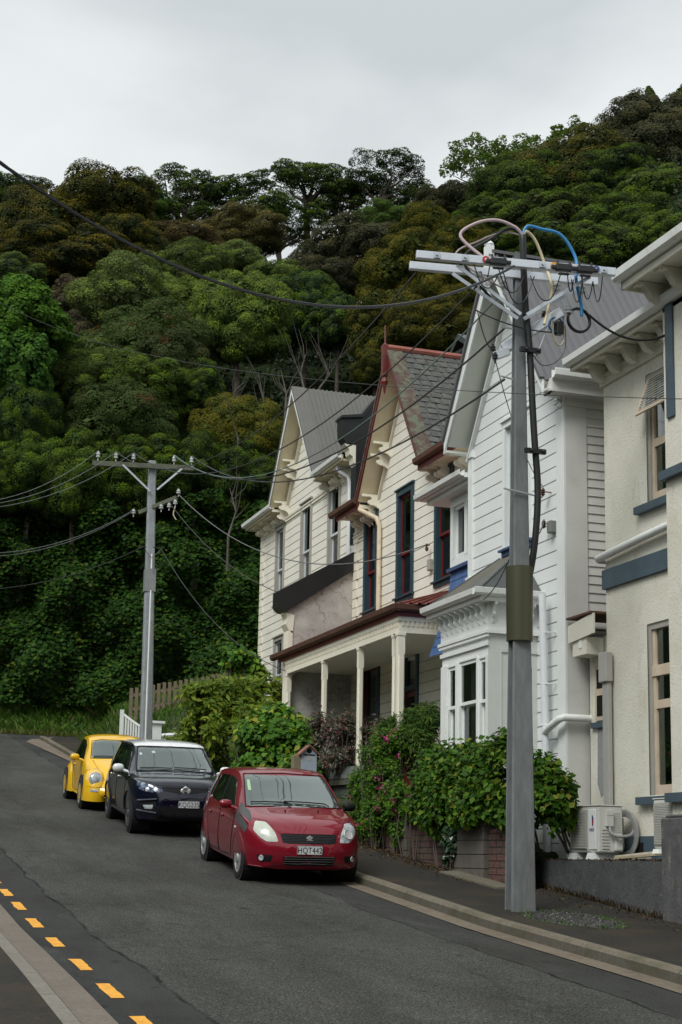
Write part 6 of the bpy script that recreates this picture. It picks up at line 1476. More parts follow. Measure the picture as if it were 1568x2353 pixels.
# ---- dark blue SUV with white roof, middle
def navy_car():
    loc = (6.2, 28.5, gz(28.5)); T = thing('parked_car', 'dark navy compact SUV with a white roof, parked between the red and the yellow car', 'car', loc, 'cars parked along the kerb')
    place(T, loc, -92.0, 6.0); W = (1.27, -1.33); tr = 1.56
    S = dict(zC=[(-2.08,.75),(-2.03,1.10),(-1.85,1.45),(-1.6,1.555),(-1.0,1.585),(-.3,1.60),(.1,1.575),(.3,1.50),(.65,1.28),(.95,1.09),(1.1,1.065),(1.6,1.01),(1.88,.94),(1.99,.82),(2.06,.68)],
             zR=[(-2.08,.73),(-2.03,1.06),(-1.85,1.39),(-1.6,1.50),(-1.0,1.535),(-.3,1.545),(.1,1.52),(.3,1.45),(.65,1.24),(.95,1.05),(1.1,1.03),(1.6,.975),(1.88,.905),(1.99,.79),(2.06,.66)],
             wR=[(-2.08,.4),(-2.03,.58),(-1.6,.63),(-.3,.655),(.2,.655),(.6,.70),(.95,.74),(1.3,.74),(1.7,.70),(1.9,.60),(2.0,.48),(2.06,.35)],
             zB=[(-2.08,.70),(-2.03,.95),(-1.6,1.06),(-1.0,1.03),(0,.99),(.9,.985),(1.2,.98),(1.6,.93),(1.86,.85),(1.98,.75),(2.06,.62)],
             wB=[(-2.08,.5),(-2.03,.74),(-1.6,.82),(-1.0,.85),(0,.855),(.9,.855),(1.3,.85),(1.65,.80),(1.86,.69),(1.97,.56),(2.06,.42)],
             zm=[(-2.08,.6),(-1.3,.68),(0,.60),(1.25,.68),(1.7,.62),(2.06,.52)],
             wM=[(-2.08,.6),(-2.03,.80),(-1.7,.88),(-1.33,.905),(-.7,.885),(.6,.885),(1.27,.905),(1.65,.855),(1.86,.75),(1.98,.60),(2.06,.46)],
             wS=[(-2.08,.55),(-1.9,.78),(-1.3,.83),(0,.84),(1.3,.83),(1.7,.78),(1.88,.68),(1.98,.55),(2.06,.42)],
             zb=[(-2.08,.42),(-1.9,.30),(-1.3,.23),(0,.22),(1.4,.22),(1.85,.24),(1.98,.28),(2.06,.34)])
    B = shell('body', S, T, -2.08, 2.06); sk = Skin([B]); arches([B], W, .375, tr); shade_smooth(B, P_NAVY); sealed(T, W, .37, tr)
    sk.patch('roof', 'top', rnd([(-1.85,-.60),(-1.0,-.66),(.22,-.655),(.27,-.4),(.29,0),(.27,.4),(.22,.655),(-1.0,.66),(-1.85,.60)], .05), P_WHT, T, .006)
    sk.patch('windscreen', 'front', rnd([(-.70,1.085),(.70,1.085),(.60,1.475),(-.60,1.475)], .05), G_SCREEN, T)
    sk.line('screen_seal', 'front', [[(-.715,1.07),(-.61,1.48),(0,1.505),(.61,1.48),(.715,1.07),(0,1.10),(-.715,1.07)]], M_TRIM, T, .018)
    for v_ in ('right', 'left'):
        sk.patch('side_window', v_, rnd([(-.28,1.03),(.72,1.02),(.24,1.42),(-.22,1.47)], .03), G_SIDE, T)
        sk.patch('side_window', v_, rnd([(-1.18,1.06),(-.36,1.035),(-.30,1.47),(-1.05,1.465)], .03), G_SIDE, T)
        sk.patch('quarter_window', v_, rnd([(-1.6,1.15),(-1.26,1.08),(-1.14,1.45),(-1.42,1.42)], .04), G_SIDE, T)
        sk.line('door_seam', v_, [[(.78,1.0),(.76,.7),(.66,.36),(-.27,.33),(-.33,.7),(-.32,1.02)], [(-.33,.7),(-.31,.34),(-.92,.36),(-1.0,.6),(-1.22,.9),(-1.2,1.05)]], M_TRIM, T, .008)
        for x_ in (-.1, -.98):
            p, n = sk.hit(v_, x_, .91); m = MB(); m.ball(p+n*.014, .02, 8, sq=(4.6,1,1.1)); m.build('door_handle', M_CHROME, T, local=True, smooth=True)
        sk.line('arch_lip', v_, [[(wx+.385*math.cos(R_(a)), .349+.385*math.sin(R_(a))) for a in range(-15, 196, 12)] for wx in W], M_TRIM, T, .045, .0)
        sk.line('sill_trim', v_, [[(.9,.30),(-.95,.30)]], M_TRIM, T, .06, .0)
        sk.line('roof_rail', v_, [[(.1,1.50),(-.6,1.525),(-1.5,1.50)]], M_TRIM, T, .03, .02)
    for sg in (-1, 1):
        h = sk.patch('headlight', 'front', rnd([(sg*.80,.93),(sg*.66,.90),(sg*.52,.855),(sg*.40,.80),(sg*.45,.755),(sg*.66,.755),(sg*.79,.80)], .02), M_LENSB, T, .006, .05)
        for yy in (.52, .66):
            p, n = sk.hit('front', sg*yy, .80); m = MB(); m.lathe([(.042,.004),(.038,.016),(.02,.02),(.001,.022)], p, n, 16); m.build('projector', M_CHROME, h, local=True, auto=40)
        f_ = sk.patch('fog_lamp_recess', 'front', rnd([(sg*.52,.60),(sg*.76,.57),(sg*.78,.47),(sg*.72,.40),(sg*.50,.44)], .02), M_TRIM, T, .004)
        sk.patch('fog_lamp', 'front', rnd([(sg*.56,.545),(sg*.72,.53),(sg*.69,.465),(sg*.57,.47)], .01), M_LENS, f_, .010, .05)
        sk.line('bumper_blade', 'front', [[(sg*.50,.64),(sg*.80,.60)], [(sg*.50,.40),(sg*.80,.43)]], P_NAVY, T, .04, .008)
    sk.patch('grille', 'front', rnd([(-.42,.86),(.42,.86),(.40,.79),(.12,.745),(-.12,.745),(-.40,.79)], .02), M_TRIM, T, .003)
    sk.line('grille_bar', 'front', [[(-.41,.845),(.41,.845)]], P_NAVY, T, .012, .006)
    sk.patch('bumper_panel', 'front', rnd([(-.45,.63),(.45,.63),(.47,.55),(-.47,.55)], .02), P_NAVY, T, .004)
    sk.patch('lower_intake', 'front', rnd([(-.50,.52),(.50,.52),(.46,.30),(-.46,.30)], .03), M_TRIM, T, .003)
    sk.line('bonnet_seam', 'front', [[(-.80,.955),(-.6,.92),(-.43,.875),(.43,.875),(.6,.92),(.80,.955)]], M_TRIM, T, .008, .001)
    sk.line('bonnet_crease', 'front', [[(sg*.36,.90),(sg*.40,1.0),(sg*.5,1.055)] for sg in (-1, 1)], P_NAVY, T, .02, .0)
    plate(T, sk, 'KQG235', .06, .565, w_=.38, h=.13)
    xx_ = sk.hit('front', 0, .80)[0].x+.014; m = MB()
    m.lathe([(.046,.0),(.050,.012),(.066,.012),(.07,.0),(.046,.0)], (xx_, 0, .80), (1,0,0), 24)
    for sg in (1, -1): m.ball((xx_, sg*.062, .80), .022, 8, sq=(.6,1.4,1.8))
    for sg in (1, -1): m.ball((xx_, 0, .80+sg*.062), .02, 8, sq=(.6,1.5,.8))
    m.build('badge', M_CHROME, T, local=True, auto=40)
    wipers(sk, T, 0, 0, 0, [[(-.05,1.115),(-.36,1.12),(-.64,1.11)], [(.58,1.11),(.3,1.125),(-.02,1.13)]])
    for yy, zz_, ww in ((-.58,1.36,.045), (-.34,1.40,.06), (.50,1.115,.09)): sk.patch('screen_sticker', 'front', rnd([(yy-ww/2,zz_-.02),(yy+ww/2,zz_-.02),(yy+ww/2,zz_+.02),(yy-ww/2,zz_+.02)], .006), flat('pale_sticker', (.45,.5,.52), .6), T, .009)
    mirror(T, .62, -1.0, 1.10, P_WHT, -1, (.08,.105,.078)); mirror(T, .62, 1.0, 1.10, P_WHT, 1, (.08,.105,.078))
    finish(T, B, W, M_ALLOYD, 5, 'fat', .327, .205, tr)
navy_car()

# ---- yellow rounded car, farthest
def yellow_car():
    loc = (6.0, 33.0, gz(33.0)); T = thing('parked_car', 'bright yellow rounded two-door car, farthest up the hill of the three parked cars', 'car', loc, 'cars parked along the kerb')
    place(T, loc, -91.5, 6.6); W = (1.28, -1.23); tr = 1.51
    S = dict(zC=[(-2.02,.60),(-1.96,.82),(-1.75,1.0),(-1.4,1.19),(-1.0,1.36),(-.5,1.475),(0,1.50),(.3,1.465),(.55,1.36),(.85,1.16),(1.08,1.02),(1.3,.965),(1.65,.85),(1.88,.70),(1.98,.58),(2.03,.48)],
             zR=[(-2.02,.58),(-1.96,.79),(-1.75,.95),(-1.4,1.12),(-1.0,1.28),(-.5,1.40),(0,1.425),(.3,1.39),(.55,1.29),(.85,1.10),(1.08,.965),(1.3,.90),(1.65,.77),(1.88,.62),(1.98,.53),(2.03,.45)],
             wR=[(-2.02,.25),(-1.9,.40),(-1.4,.50),(-.5,.57),(0,.58),(.4,.585),(.85,.63),(1.1,.58),(1.4,.46),(1.7,.36),(1.9,.30),(2.03,.22)],
             zB=[(-2.02,.56),(-1.9,.72),(-1.4,.90),(-.5,.95),(0,.94),(.8,.91),(1.1,.86),(1.4,.76),(1.8,.62),(2.03,.43)],
             wB=[(-2.02,.3),(-1.9,.50),(-1.4,.66),(-.6,.735),(0,.745),(.7,.745),(1.1,.70),(1.4,.60),(1.75,.50),(1.95,.42),(2.03,.34)],
             zm=[(-2.02,.5),(-1,.52),(1,.52),(2.03,.40)],
             wM=[(-2.02,.5),(-1.95,.66),(-1.5,.74),(0,.765),(.8,.765),(1.4,.70),(1.8,.66),(1.95,.56),(2.03,.42)],
             wS=[(-2.02,.45),(-1.9,.62),(-1.3,.70),(0,.78),(1.2,.72),(1.7,.66),(1.92,.56),(2.03,.38)],
             zb=[(-2.02,.40),(-1.9,.28),(-1.2,.21),(0,.20),(1.4,.20),(1.85,.215),(1.96,.25),(2.03,.30)])
    B = shell('body', S, T, -2.02, 2.03)
    fens = []
    for x_, L, h in ((1.27, .70, .56), (-1.25, .70, .58)):
        for s in (-1, 1):
            m = MB(); m.ball((0,0,0), 1., 40)
            k_ = 18; vs = []
            for i in range(k_+1):
                t_ = math.pi*i/k_
                for j in range(40):
                    a = 2*math.pi*j/40; q = lambda v__, e: math.copysign(abs(v__)**e, v__)
                    vs.append((x_+L*q(math.sin(t_),.82)*q(math.cos(a),.9), s*.56+.305*q(math.sin(t_),.75)*q(math.sin(a),.8), .29+h*q(math.cos(t_),.9)))
            m = MB(); m.add([(a, b, max(c__, .20)) for a, b, c__ in vs], [(i*40+j, (i+1)*40+j, (i+1)*40+(j+1) % 40, i*40+(j+1) % 40) for i in range(k_) for j in range(40)])
            fens.append(m.build('fender', M_UNDER, T, local=True))
    sk = Skin([B]+fens); arches([B]+fens, W, .365, tr)
    for o in [B]+fens: shade_smooth(o, P_YEL)
    sealed(T, W, .36, tr)
    sk.patch('windscreen', 'front', rnd([(-.60,1.03),(.60,1.03),(.53,1.35),(.35,1.385),(-.35,1.385),(-.53,1.35)], .05), G_SCREEN, T)
    sk.line('screen_seal', 'front', [[(-.615,1.02),(-.54,1.355),(-.35,1.395),(.35,1.395),(.54,1.355),(.615,1.02),(0,1.04),(-.615,1.02)]], M_TRIM, T, .016)
    for v_ in ('right', 'left'):
        sk.patch('side_window', v_, rnd([(-.62,.98),(.78,.955),(.42,1.27),(.15,1.36),(-.40,1.375)], .05), G_SIDE, T)
        sk.patch('side_window', v_, rnd([(-1.28,1.02),(-.72,.99),(-.50,1.36),(-.85,1.28)], .05), G_SIDE, T)
        sk.line('door_seam', v_, [[(.72,.93),(.70,.5),(.62,.30),(-.5,.30),(-.62,.5),(-.68,.98)]], M_TRIM, T, .008)
        sk.line('running_board', v_, [[(.55,.26),(-.55,.26)]], P_YEL, T, .07, .01)
        p, n = sk.hit(v_, -.48, .82); m = MB(); m.ball(p+n*.014, .02, 8, sq=(4.2,1,1.1)); m.build('door_handle', P_YEL, T, local=True, smooth=True)
    for sg in (-1, 1):
        p, n = sk.hit('front', sg*.615, .66); n = Vector((.90, n.y*.35, .35)).normalized()
        p = p - n*.03
        m = MB(); m.lathe([(.135,.0),(.135,.045),(.120,.060),(.118,.03)], p, n, 26); h = m.build('headlight', M_CHROME, T, local=True, auto=40)
        m = MB(); m.lathe([(.12,.045),(.09,.068),(.05,.08),(.001,.084)], p, n, 24); m.build('lens', M_LENS, h, local=True, auto=50)
        sk.patch('indicator', 'front', rnd([(sg*.56,.445),(sg*.72,.445),(sg*.72,.395),(sg*.56,.395)], .02), M_LENS, T, .01, .05)
    sk.patch('lower_intake', 'front', rnd([(-.46,.345),(.46,.345),(.42,.245),(-.42,.245)], .03), M_TRIM, T, .005)
    sk.line('intake_bar', 'front', [[(-.44,.295),(.44,.295)]], P_YEL, T, .014, .01)
    sk.line('bumper_seam', 'front', [[(-.78,.49),(-.4,.485),(.4,.485),(.78,.49)]], M_TRIM, T, .008, .002)
    sk.line('bonnet_seam', 'front', [[(-.58,.99),(-.50,.80),(-.42,.62),(-.3,.54),(0,.52),(.3,.54),(.42,.62),(.50,.80),(.58,.99)]], M_TRIM, T, .008, .001)
    xx_ = sk.hit('front', 0, .62)[0].x+.01; m = MB(); m.lathe([(.045,0),(.05,.01),(.056,.01),(.058,0)], (xx_,0,.62), (1,0,0), 20); m.build('badge', M_CHROME, T, local=True)
    wipers(sk, T, 0, 0, 0, [[(-.05,1.06),(-.34,1.06),(-.55,1.05)], [(.5,1.05),(.25,1.065),(-.02,1.07)]])
    mirror(T, .60, -.90, 1.02, P_YEL, -1, (.085,.10,.07)); mirror(T, .60, .90, 1.02, P_YEL, 1, (.085,.10,.07))
    finish(T, B, W, M_ALLOY, 6, 'fat', .318, .20, tr)
yellow_car()
# ------------------------------------------------------------------ leaves, shrubs, trees, the wooded hill
def quads_mesh(name, V, nper, mats, toplit_growth=None, smooth=False):
    """V: (n, nper, 3) corner positions, one polygon fan of two triangles / one quad each"""
    n = len(V); me = bpy.data.meshes.new(name)
    me.vertices.add(n*4); me.vertices.foreach_set('co', V.reshape(-1).astype(np.float32))
    tri = np.array([[0,1,2],[0,2,3]]); idx = (np.arange(n)[:,None,None]*4 + tri[None]).reshape(-1)
    me.loops.add(n*6); me.loops.foreach_set('vertex_index', idx.astype(np.int32))
    me.polygons.add(n*2); me.polygons.foreach_set('loop_start', (np.arange(n*2)*3).astype(np.int32)); me.polygons.foreach_set('loop_total', np.full(n*2, 3, np.int32))
    for q in (mats if isinstance(mats, (list, tuple)) else [mats]): me.materials.append(q)
    if toplit_growth is not None:
        at_ = me.attributes.new('toplit_growth', 'FLOAT', 'POINT'); at_.data.foreach_set('value', np.repeat(toplit_growth, 4).astype(np.float32))
    me.update(calc_edges=True); me.validate(); return me
def unit(v): return v/np.maximum(np.linalg.norm(v, axis=-1, keepdims=True), 1e-9)
def leaf_quads(rg, P, N, L, wid=.6, fold=.25, along=None, droop=0.):
    """a folded diamond leaf at each point P, lying across N; along: preferred growing direction"""
    n = len(P); t = rg.normal(size=(n,3)) if along is None else along + rg.normal(size=(n,3))*.5
    t[:,2] -= droop
    t = unit(t - N*np.sum(t*N, 1, keepdims=True)); b = np.cross(N, t)
    L = L[:,None]; w_ = L*wid*.5
    A = P; C = P + t*L; B = P + t*L*.45 + b*w_ + N*L*fold*.35; D = P + t*L*.45 - b*w_ + N*L*fold*.35
    return np.stack([A, B, C, D], 1)
def toplit_growth_leaf(name, young, trans=.2, rough=.6, ramp=None, use=1.0, spec=.06, patch=((.35,.25),(.62,1.))):
    """leaf colour = the tree's own colour, varied leaf by leaf; upward leaves take a second tone: young shoots, and sky light put into the colour"""
    t = NT(name); g = t.node('ShaderNodeNewGeometry'); oi = t.node('ShaderNodeObjectInfo')
    v = t.ramp(g.outputs['Random Per Island'], ramp or [(0., (.62,.65,.6)), (.5, (.85,.85,.83)), (1., (1.,.98,.92))])
    c = t.mix(1., oi.outputs['Color'], v, 'MULTIPLY')
    a = t.node('ShaderNodeAttribute'); a.attribute_name = 'toplit_growth'
    n_ = t.noise(t.coord('Object'), 2.3, 3)
    f = t.math('MULTIPLY', t.math('MULTIPLY', a.outputs['Fac'], t.ramp(n_, list(patch))), use)
    c = t.mix(f, c, t.mix(1., young, v, 'MULTIPLY')); t.base(c)
    tl = t.node('ShaderNodeBsdfTranslucent'); t.link(c, tl.inputs['Color']); mx = t.node('ShaderNodeMixShader'); mx.inputs['Fac'].default_value = trans
    t.link(t.p.outputs[0], mx.inputs[1]); t.link(tl.outputs[0], mx.inputs[2]); t.link(mx.outputs[0], t.out.inputs['Surface'])
    return t.set(Roughness=rough, Specular_IOR_Level=spec)
L_GREEN = toplit_growth_leaf('glossy_green_leaves', (.17,.28,.012))
L_PALE = toplit_growth_leaf('pale_tipped_leaves', (.25,.36,.035))
L_ORANGE = toplit_growth_leaf('orange_tipped_leaves', (.225,.175,.010))
L_BROWN = toplit_growth_leaf('russet_tipped_leaves', (.19,.16,.06), use=.75)
L_TAN = toplit_growth_leaf('tan_tipped_leaves', (.27,.22,.055))
L_BRIGHT = toplit_growth_leaf('bright_spring_leaves', (.14,.28,.025), .35)
L_REDF = toplit_growth_leaf('red_flecked_leaves', (.20,.03,.014), use=.8, patch=((.57,0.),(.66,1.)))
M_BARK = paint('grey_brown_bark', (.085,.07,.052), .9, .25, 5, (.14,.13,.1), .4, 6)
M_BARKP = paint('pale_bark', (.075,.068,.055), .9, .25, 5)

def lobes_dome(rr, k=17):
    lb = [(0,0,-.05,.72)]
    for i in range(k):
        z = 1-1.85*(i+.5)/k+rr.uniform(-.06,.06); z = max(-.9, min(.97, z)); a = i*2.39996+rr.uniform(-.35,.35); q = math.sqrt(max(0, 1-z*z)); d = rr.uniform(.54,.70)
        lb.append((q*math.cos(a)*d, q*math.sin(a)*d, z*d, rr.uniform(.29,.45)))
    return lb
def lobes_open(rr, k=20):
    lb = []
    for i in range(k):
        z = rr.uniform(-.35, .85); a = i*2.39996+rr.uniform(-.4,.4); d = rr.uniform(.4,1.)*math.sqrt(max(.1, 1-z*z*.8))*.82
        lb.append((d*math.cos(a), d*math.sin(a), z*.8, rr.uniform(.17,.30)))
    return lb
def crown_mesh(name, seed, kind, mat_count=1):
    rr = random.Random(seed); rg = np.random.default_rng(seed)
    if kind == 'dome': lb = lobes_dome(rr); n, L, cl, sq, cf = 60000, .031, 13, 1., .52
    elif kind == 'small': lb = lobes_dome(rr, 13); n, L, cl, sq, cf = 30000, .043, 11, 1., .54
    elif kind == 'open': lb = lobes_open(rr, 24); n, L, cl, sq, cf = 30000, .034, 13, .6, .5
    elif kind == 'sparse': lb = lobes_open(rr, 34); lb = [(x,y,z,r*.55) for x, y, z, r in lb]; n, L, cl, sq, cf = 4200, .075, 6, 1., .7
    elif kind == 'conifer': lb = [(rr.uniform(-.45,.45)*(1-z), rr.uniform(-.45,.45)*(1-z), z*1.5-.6, .34*(1.15-z*.75)) for z in [i/15 for i in range(16)]]; n, L, cl, sq, cf = 14000, .07, 10, 1., .5
    else: lb = lobes_dome(rr, 18); lb = [(x,y,z,r*.9) for x, y, z, r in lb]; n, L, cl, sq, cf = 14000, .085, 12, 1., .5      # maple-like: bigger leaves in hanging layers
    w_ = np.array([q[3]**2 for q in lb]); w_ /= w_.sum()
    C = np.array([q[:3] for q in lb]); Rr = np.array([q[3] for q in lb])
    li = rg.choice(len(lb), size=n*2, p=w_)
    ci = rg.integers(0, cl, size=n*2)
    dirs = np.stack([unit(np.stack([np.cos(np.arange(cl)*2.4+k)*np.sqrt(1-np.linspace(-.88,.97,cl)**2), np.sin(np.arange(cl)*2.4+k)*np.sqrt(1-np.linspace(-.88,.97,cl)**2), np.linspace(-.88,.97,cl)],1)+rg.normal(size=(cl,3))*.22) for k in range(len(lb))])
    jr = rg.uniform(.56, .70, size=(len(lb), cl)) if kind in ('dome','small') else rg.uniform(.68, .92, size=(len(lb), cl)); cs = rg.uniform(.8, 1.15, size=(len(lb), cl))
    d = dirs[li, ci]; j = unit(rg.normal(size=(n*2,3)) + d*1.05 + np.array([0,0,.2]))
    cr = (Rr[li]*cf*cs[li,ci])[:,None]*rg.uniform(.86,1.08,size=(n*2,1))
    P = C[li] + (d*(Rr[li]*jr[li,ci])[:,None] + j*cr)*np.array([1,1,sq])
    # drop what would sit deep inside another lobe
    D2 = np.linalg.norm((P[:,None]-C[None])/np.array([1,1,sq]), axis=2)/Rr[None]; D2[np.arange(n*2), li] = 9
    keep = np.where(D2.min(1) > .84)[0][:n]
    P, d, j = P[keep], d[keep], j[keep]
    N = unit(j*1.0 + d*.25 + rg.normal(size=P.shape)*(.34 if kind not in ('sparse','open') else .5) + np.array([0,0,.12]))
    g = np.clip((np.sum(j*unit(d+np.array([0,0,.8])), 1)-.35)*1.8, 0, 1)*rg.uniform(.3,1,size=len(P))  # upward-facing leaves: young shoots, and painted-in sky light on clump tops
    if kind == 'maple': V = leaf_quads(rg, P, N, L*rg.uniform(.7,1.3,size=len(P)), .85, .2, droop=.9)
    else: V = leaf_quads(rg, P, N, L*rg.uniform(.6,1.35,size=len(P)), .66, .3)
    if kind in ('dome', 'small', 'maple'):      # older leaves deeper inside, so the crown is not see-through
        k = 2600; l2 = rg.choice(len(lb), size=k, p=w_); d2 = unit(rg.normal(size=(k,3)))
        P2 = C[l2] + d2*(Rr[l2]*rg.uniform(.55,.85,size=k))[:,None]
        V = np.concatenate([V, leaf_quads(rg, P2, unit(d2+rg.normal(size=(k,3))*.3), rg.uniform(.10,.17,size=k), .8, .2)]); g = np.concatenate([g, np.zeros(k)])
    return quads_mesh(name, V, 4, [L_GREEN], g), lb
CROWNS = {k: [crown_mesh('crown_%s' % k, 100*i+s, k) for s in range(c_)] for i, (k, c_) in enumerate((('dome',5),('small',3),('open',4),('sparse',2),('conifer',2),('maple',2)))}
def tree(px, py, rx, ry, kind, mat, col, label, name='broadleaf_tree', D=None, depth=1., seed=0, group='trees on the wooded hill'):
    q = ray(px, py); hl = math.hypot(q.x, q.y); ln = q.length
    if D is None:
        D = 62.0
        while D < 122:
            p = q*(D/hl); R = rx/ln*p.length
            if hill(p.x, p.y) > p.z - ry/ln*p.length*.75: break
            D += .8
    p = q*(D/hl); R = rx/ln*p.length; Rz = ry/ln*p.length
    i = seed % len(CROWNS[kind]); me, lb = CROWNS[kind][i]
    gz_ = max(land(p.x, p.y), p.z-Rz*3.5) - .5
    T = thing(name, label, 'tree', (p.x, p.y, gz_), group)
    rr = random.Random(seed*7+int(px))
    c_ = bpy.data.objects.new('crown', me); COL.objects.link(c_); c_.parent = T
    c_.material_slots[0].link = 'OBJECT'; c_.material_slots[0].material = mat
    c_.location = (0, 0, p.z-gz_); k_ = 1.2 if kind in ('dome','small','maple') else 1.06; c_.scale = (R*k_, R*depth*k_, Rz*k_*(1.12 if kind == 'dome' else 1)); rz = rr.uniform(0, 6.28); c_.rotation_euler = (rr.uniform(-.28,.28), rr.uniform(-.28,.28), rz); c_.scale = (c_.scale[0]*rr.uniform(.88,1.14), c_.scale[1]*rr.uniform(.88,1.14), c_.scale[2]*rr.uniform(.92,1.1))
    c_.color = tuple(min(1, q_*1.45) for q_ in col)+(1,)
    m = MB(); r0 = R*.075 if kind != 'sparse' else R*.05
    h = max(.4, p.z-gz_-Rz*.45); bend = Vector((rr.uniform(-.2,.2)*R, rr.uniform(-.2,.2)*R, 0))
    m.tube([(0,0,0), tuple(bend*.5+Vector((0,0,h*.5))), tuple(bend+Vector((0,0,h)))], [r0*1.25, r0, r0*.75], 6)
    cs, sn = math.cos(rz), math.sin(rz)
    for (x, y, z, r) in lb[1:14:1 if kind in ('open','sparse') else 2]:
        e = Vector(((x*cs-y*sn)*R, (x*sn+y*cs)*R*1, p.z-gz_+z*Rz-r*Rz*.3)); a = bend+Vector((0,0,h*rr.uniform(.75,1.)))
        md = a.lerp(e, .5)+Vector((rr.uniform(-.12,.12)*R, rr.uniform(-.12,.12)*R, -.05*Rz))
        m.tube([a, md, e], [r0*.5, r0*.32, r0*.12], 5)
    m.build('trunk', M_BARK, T, local=True, normals=False)
    return T
GR, DK, OL = (.052,.078,.022), (.022,.034,.015), (.040,.050,.018)
BL, YG, GG = (.030,.052,.024), (.085,.105,.02), (.082,.104,.040)
OR, BR, TA = (.042,.054,.012), (.046,.052,.030), (.066,.064,.028)
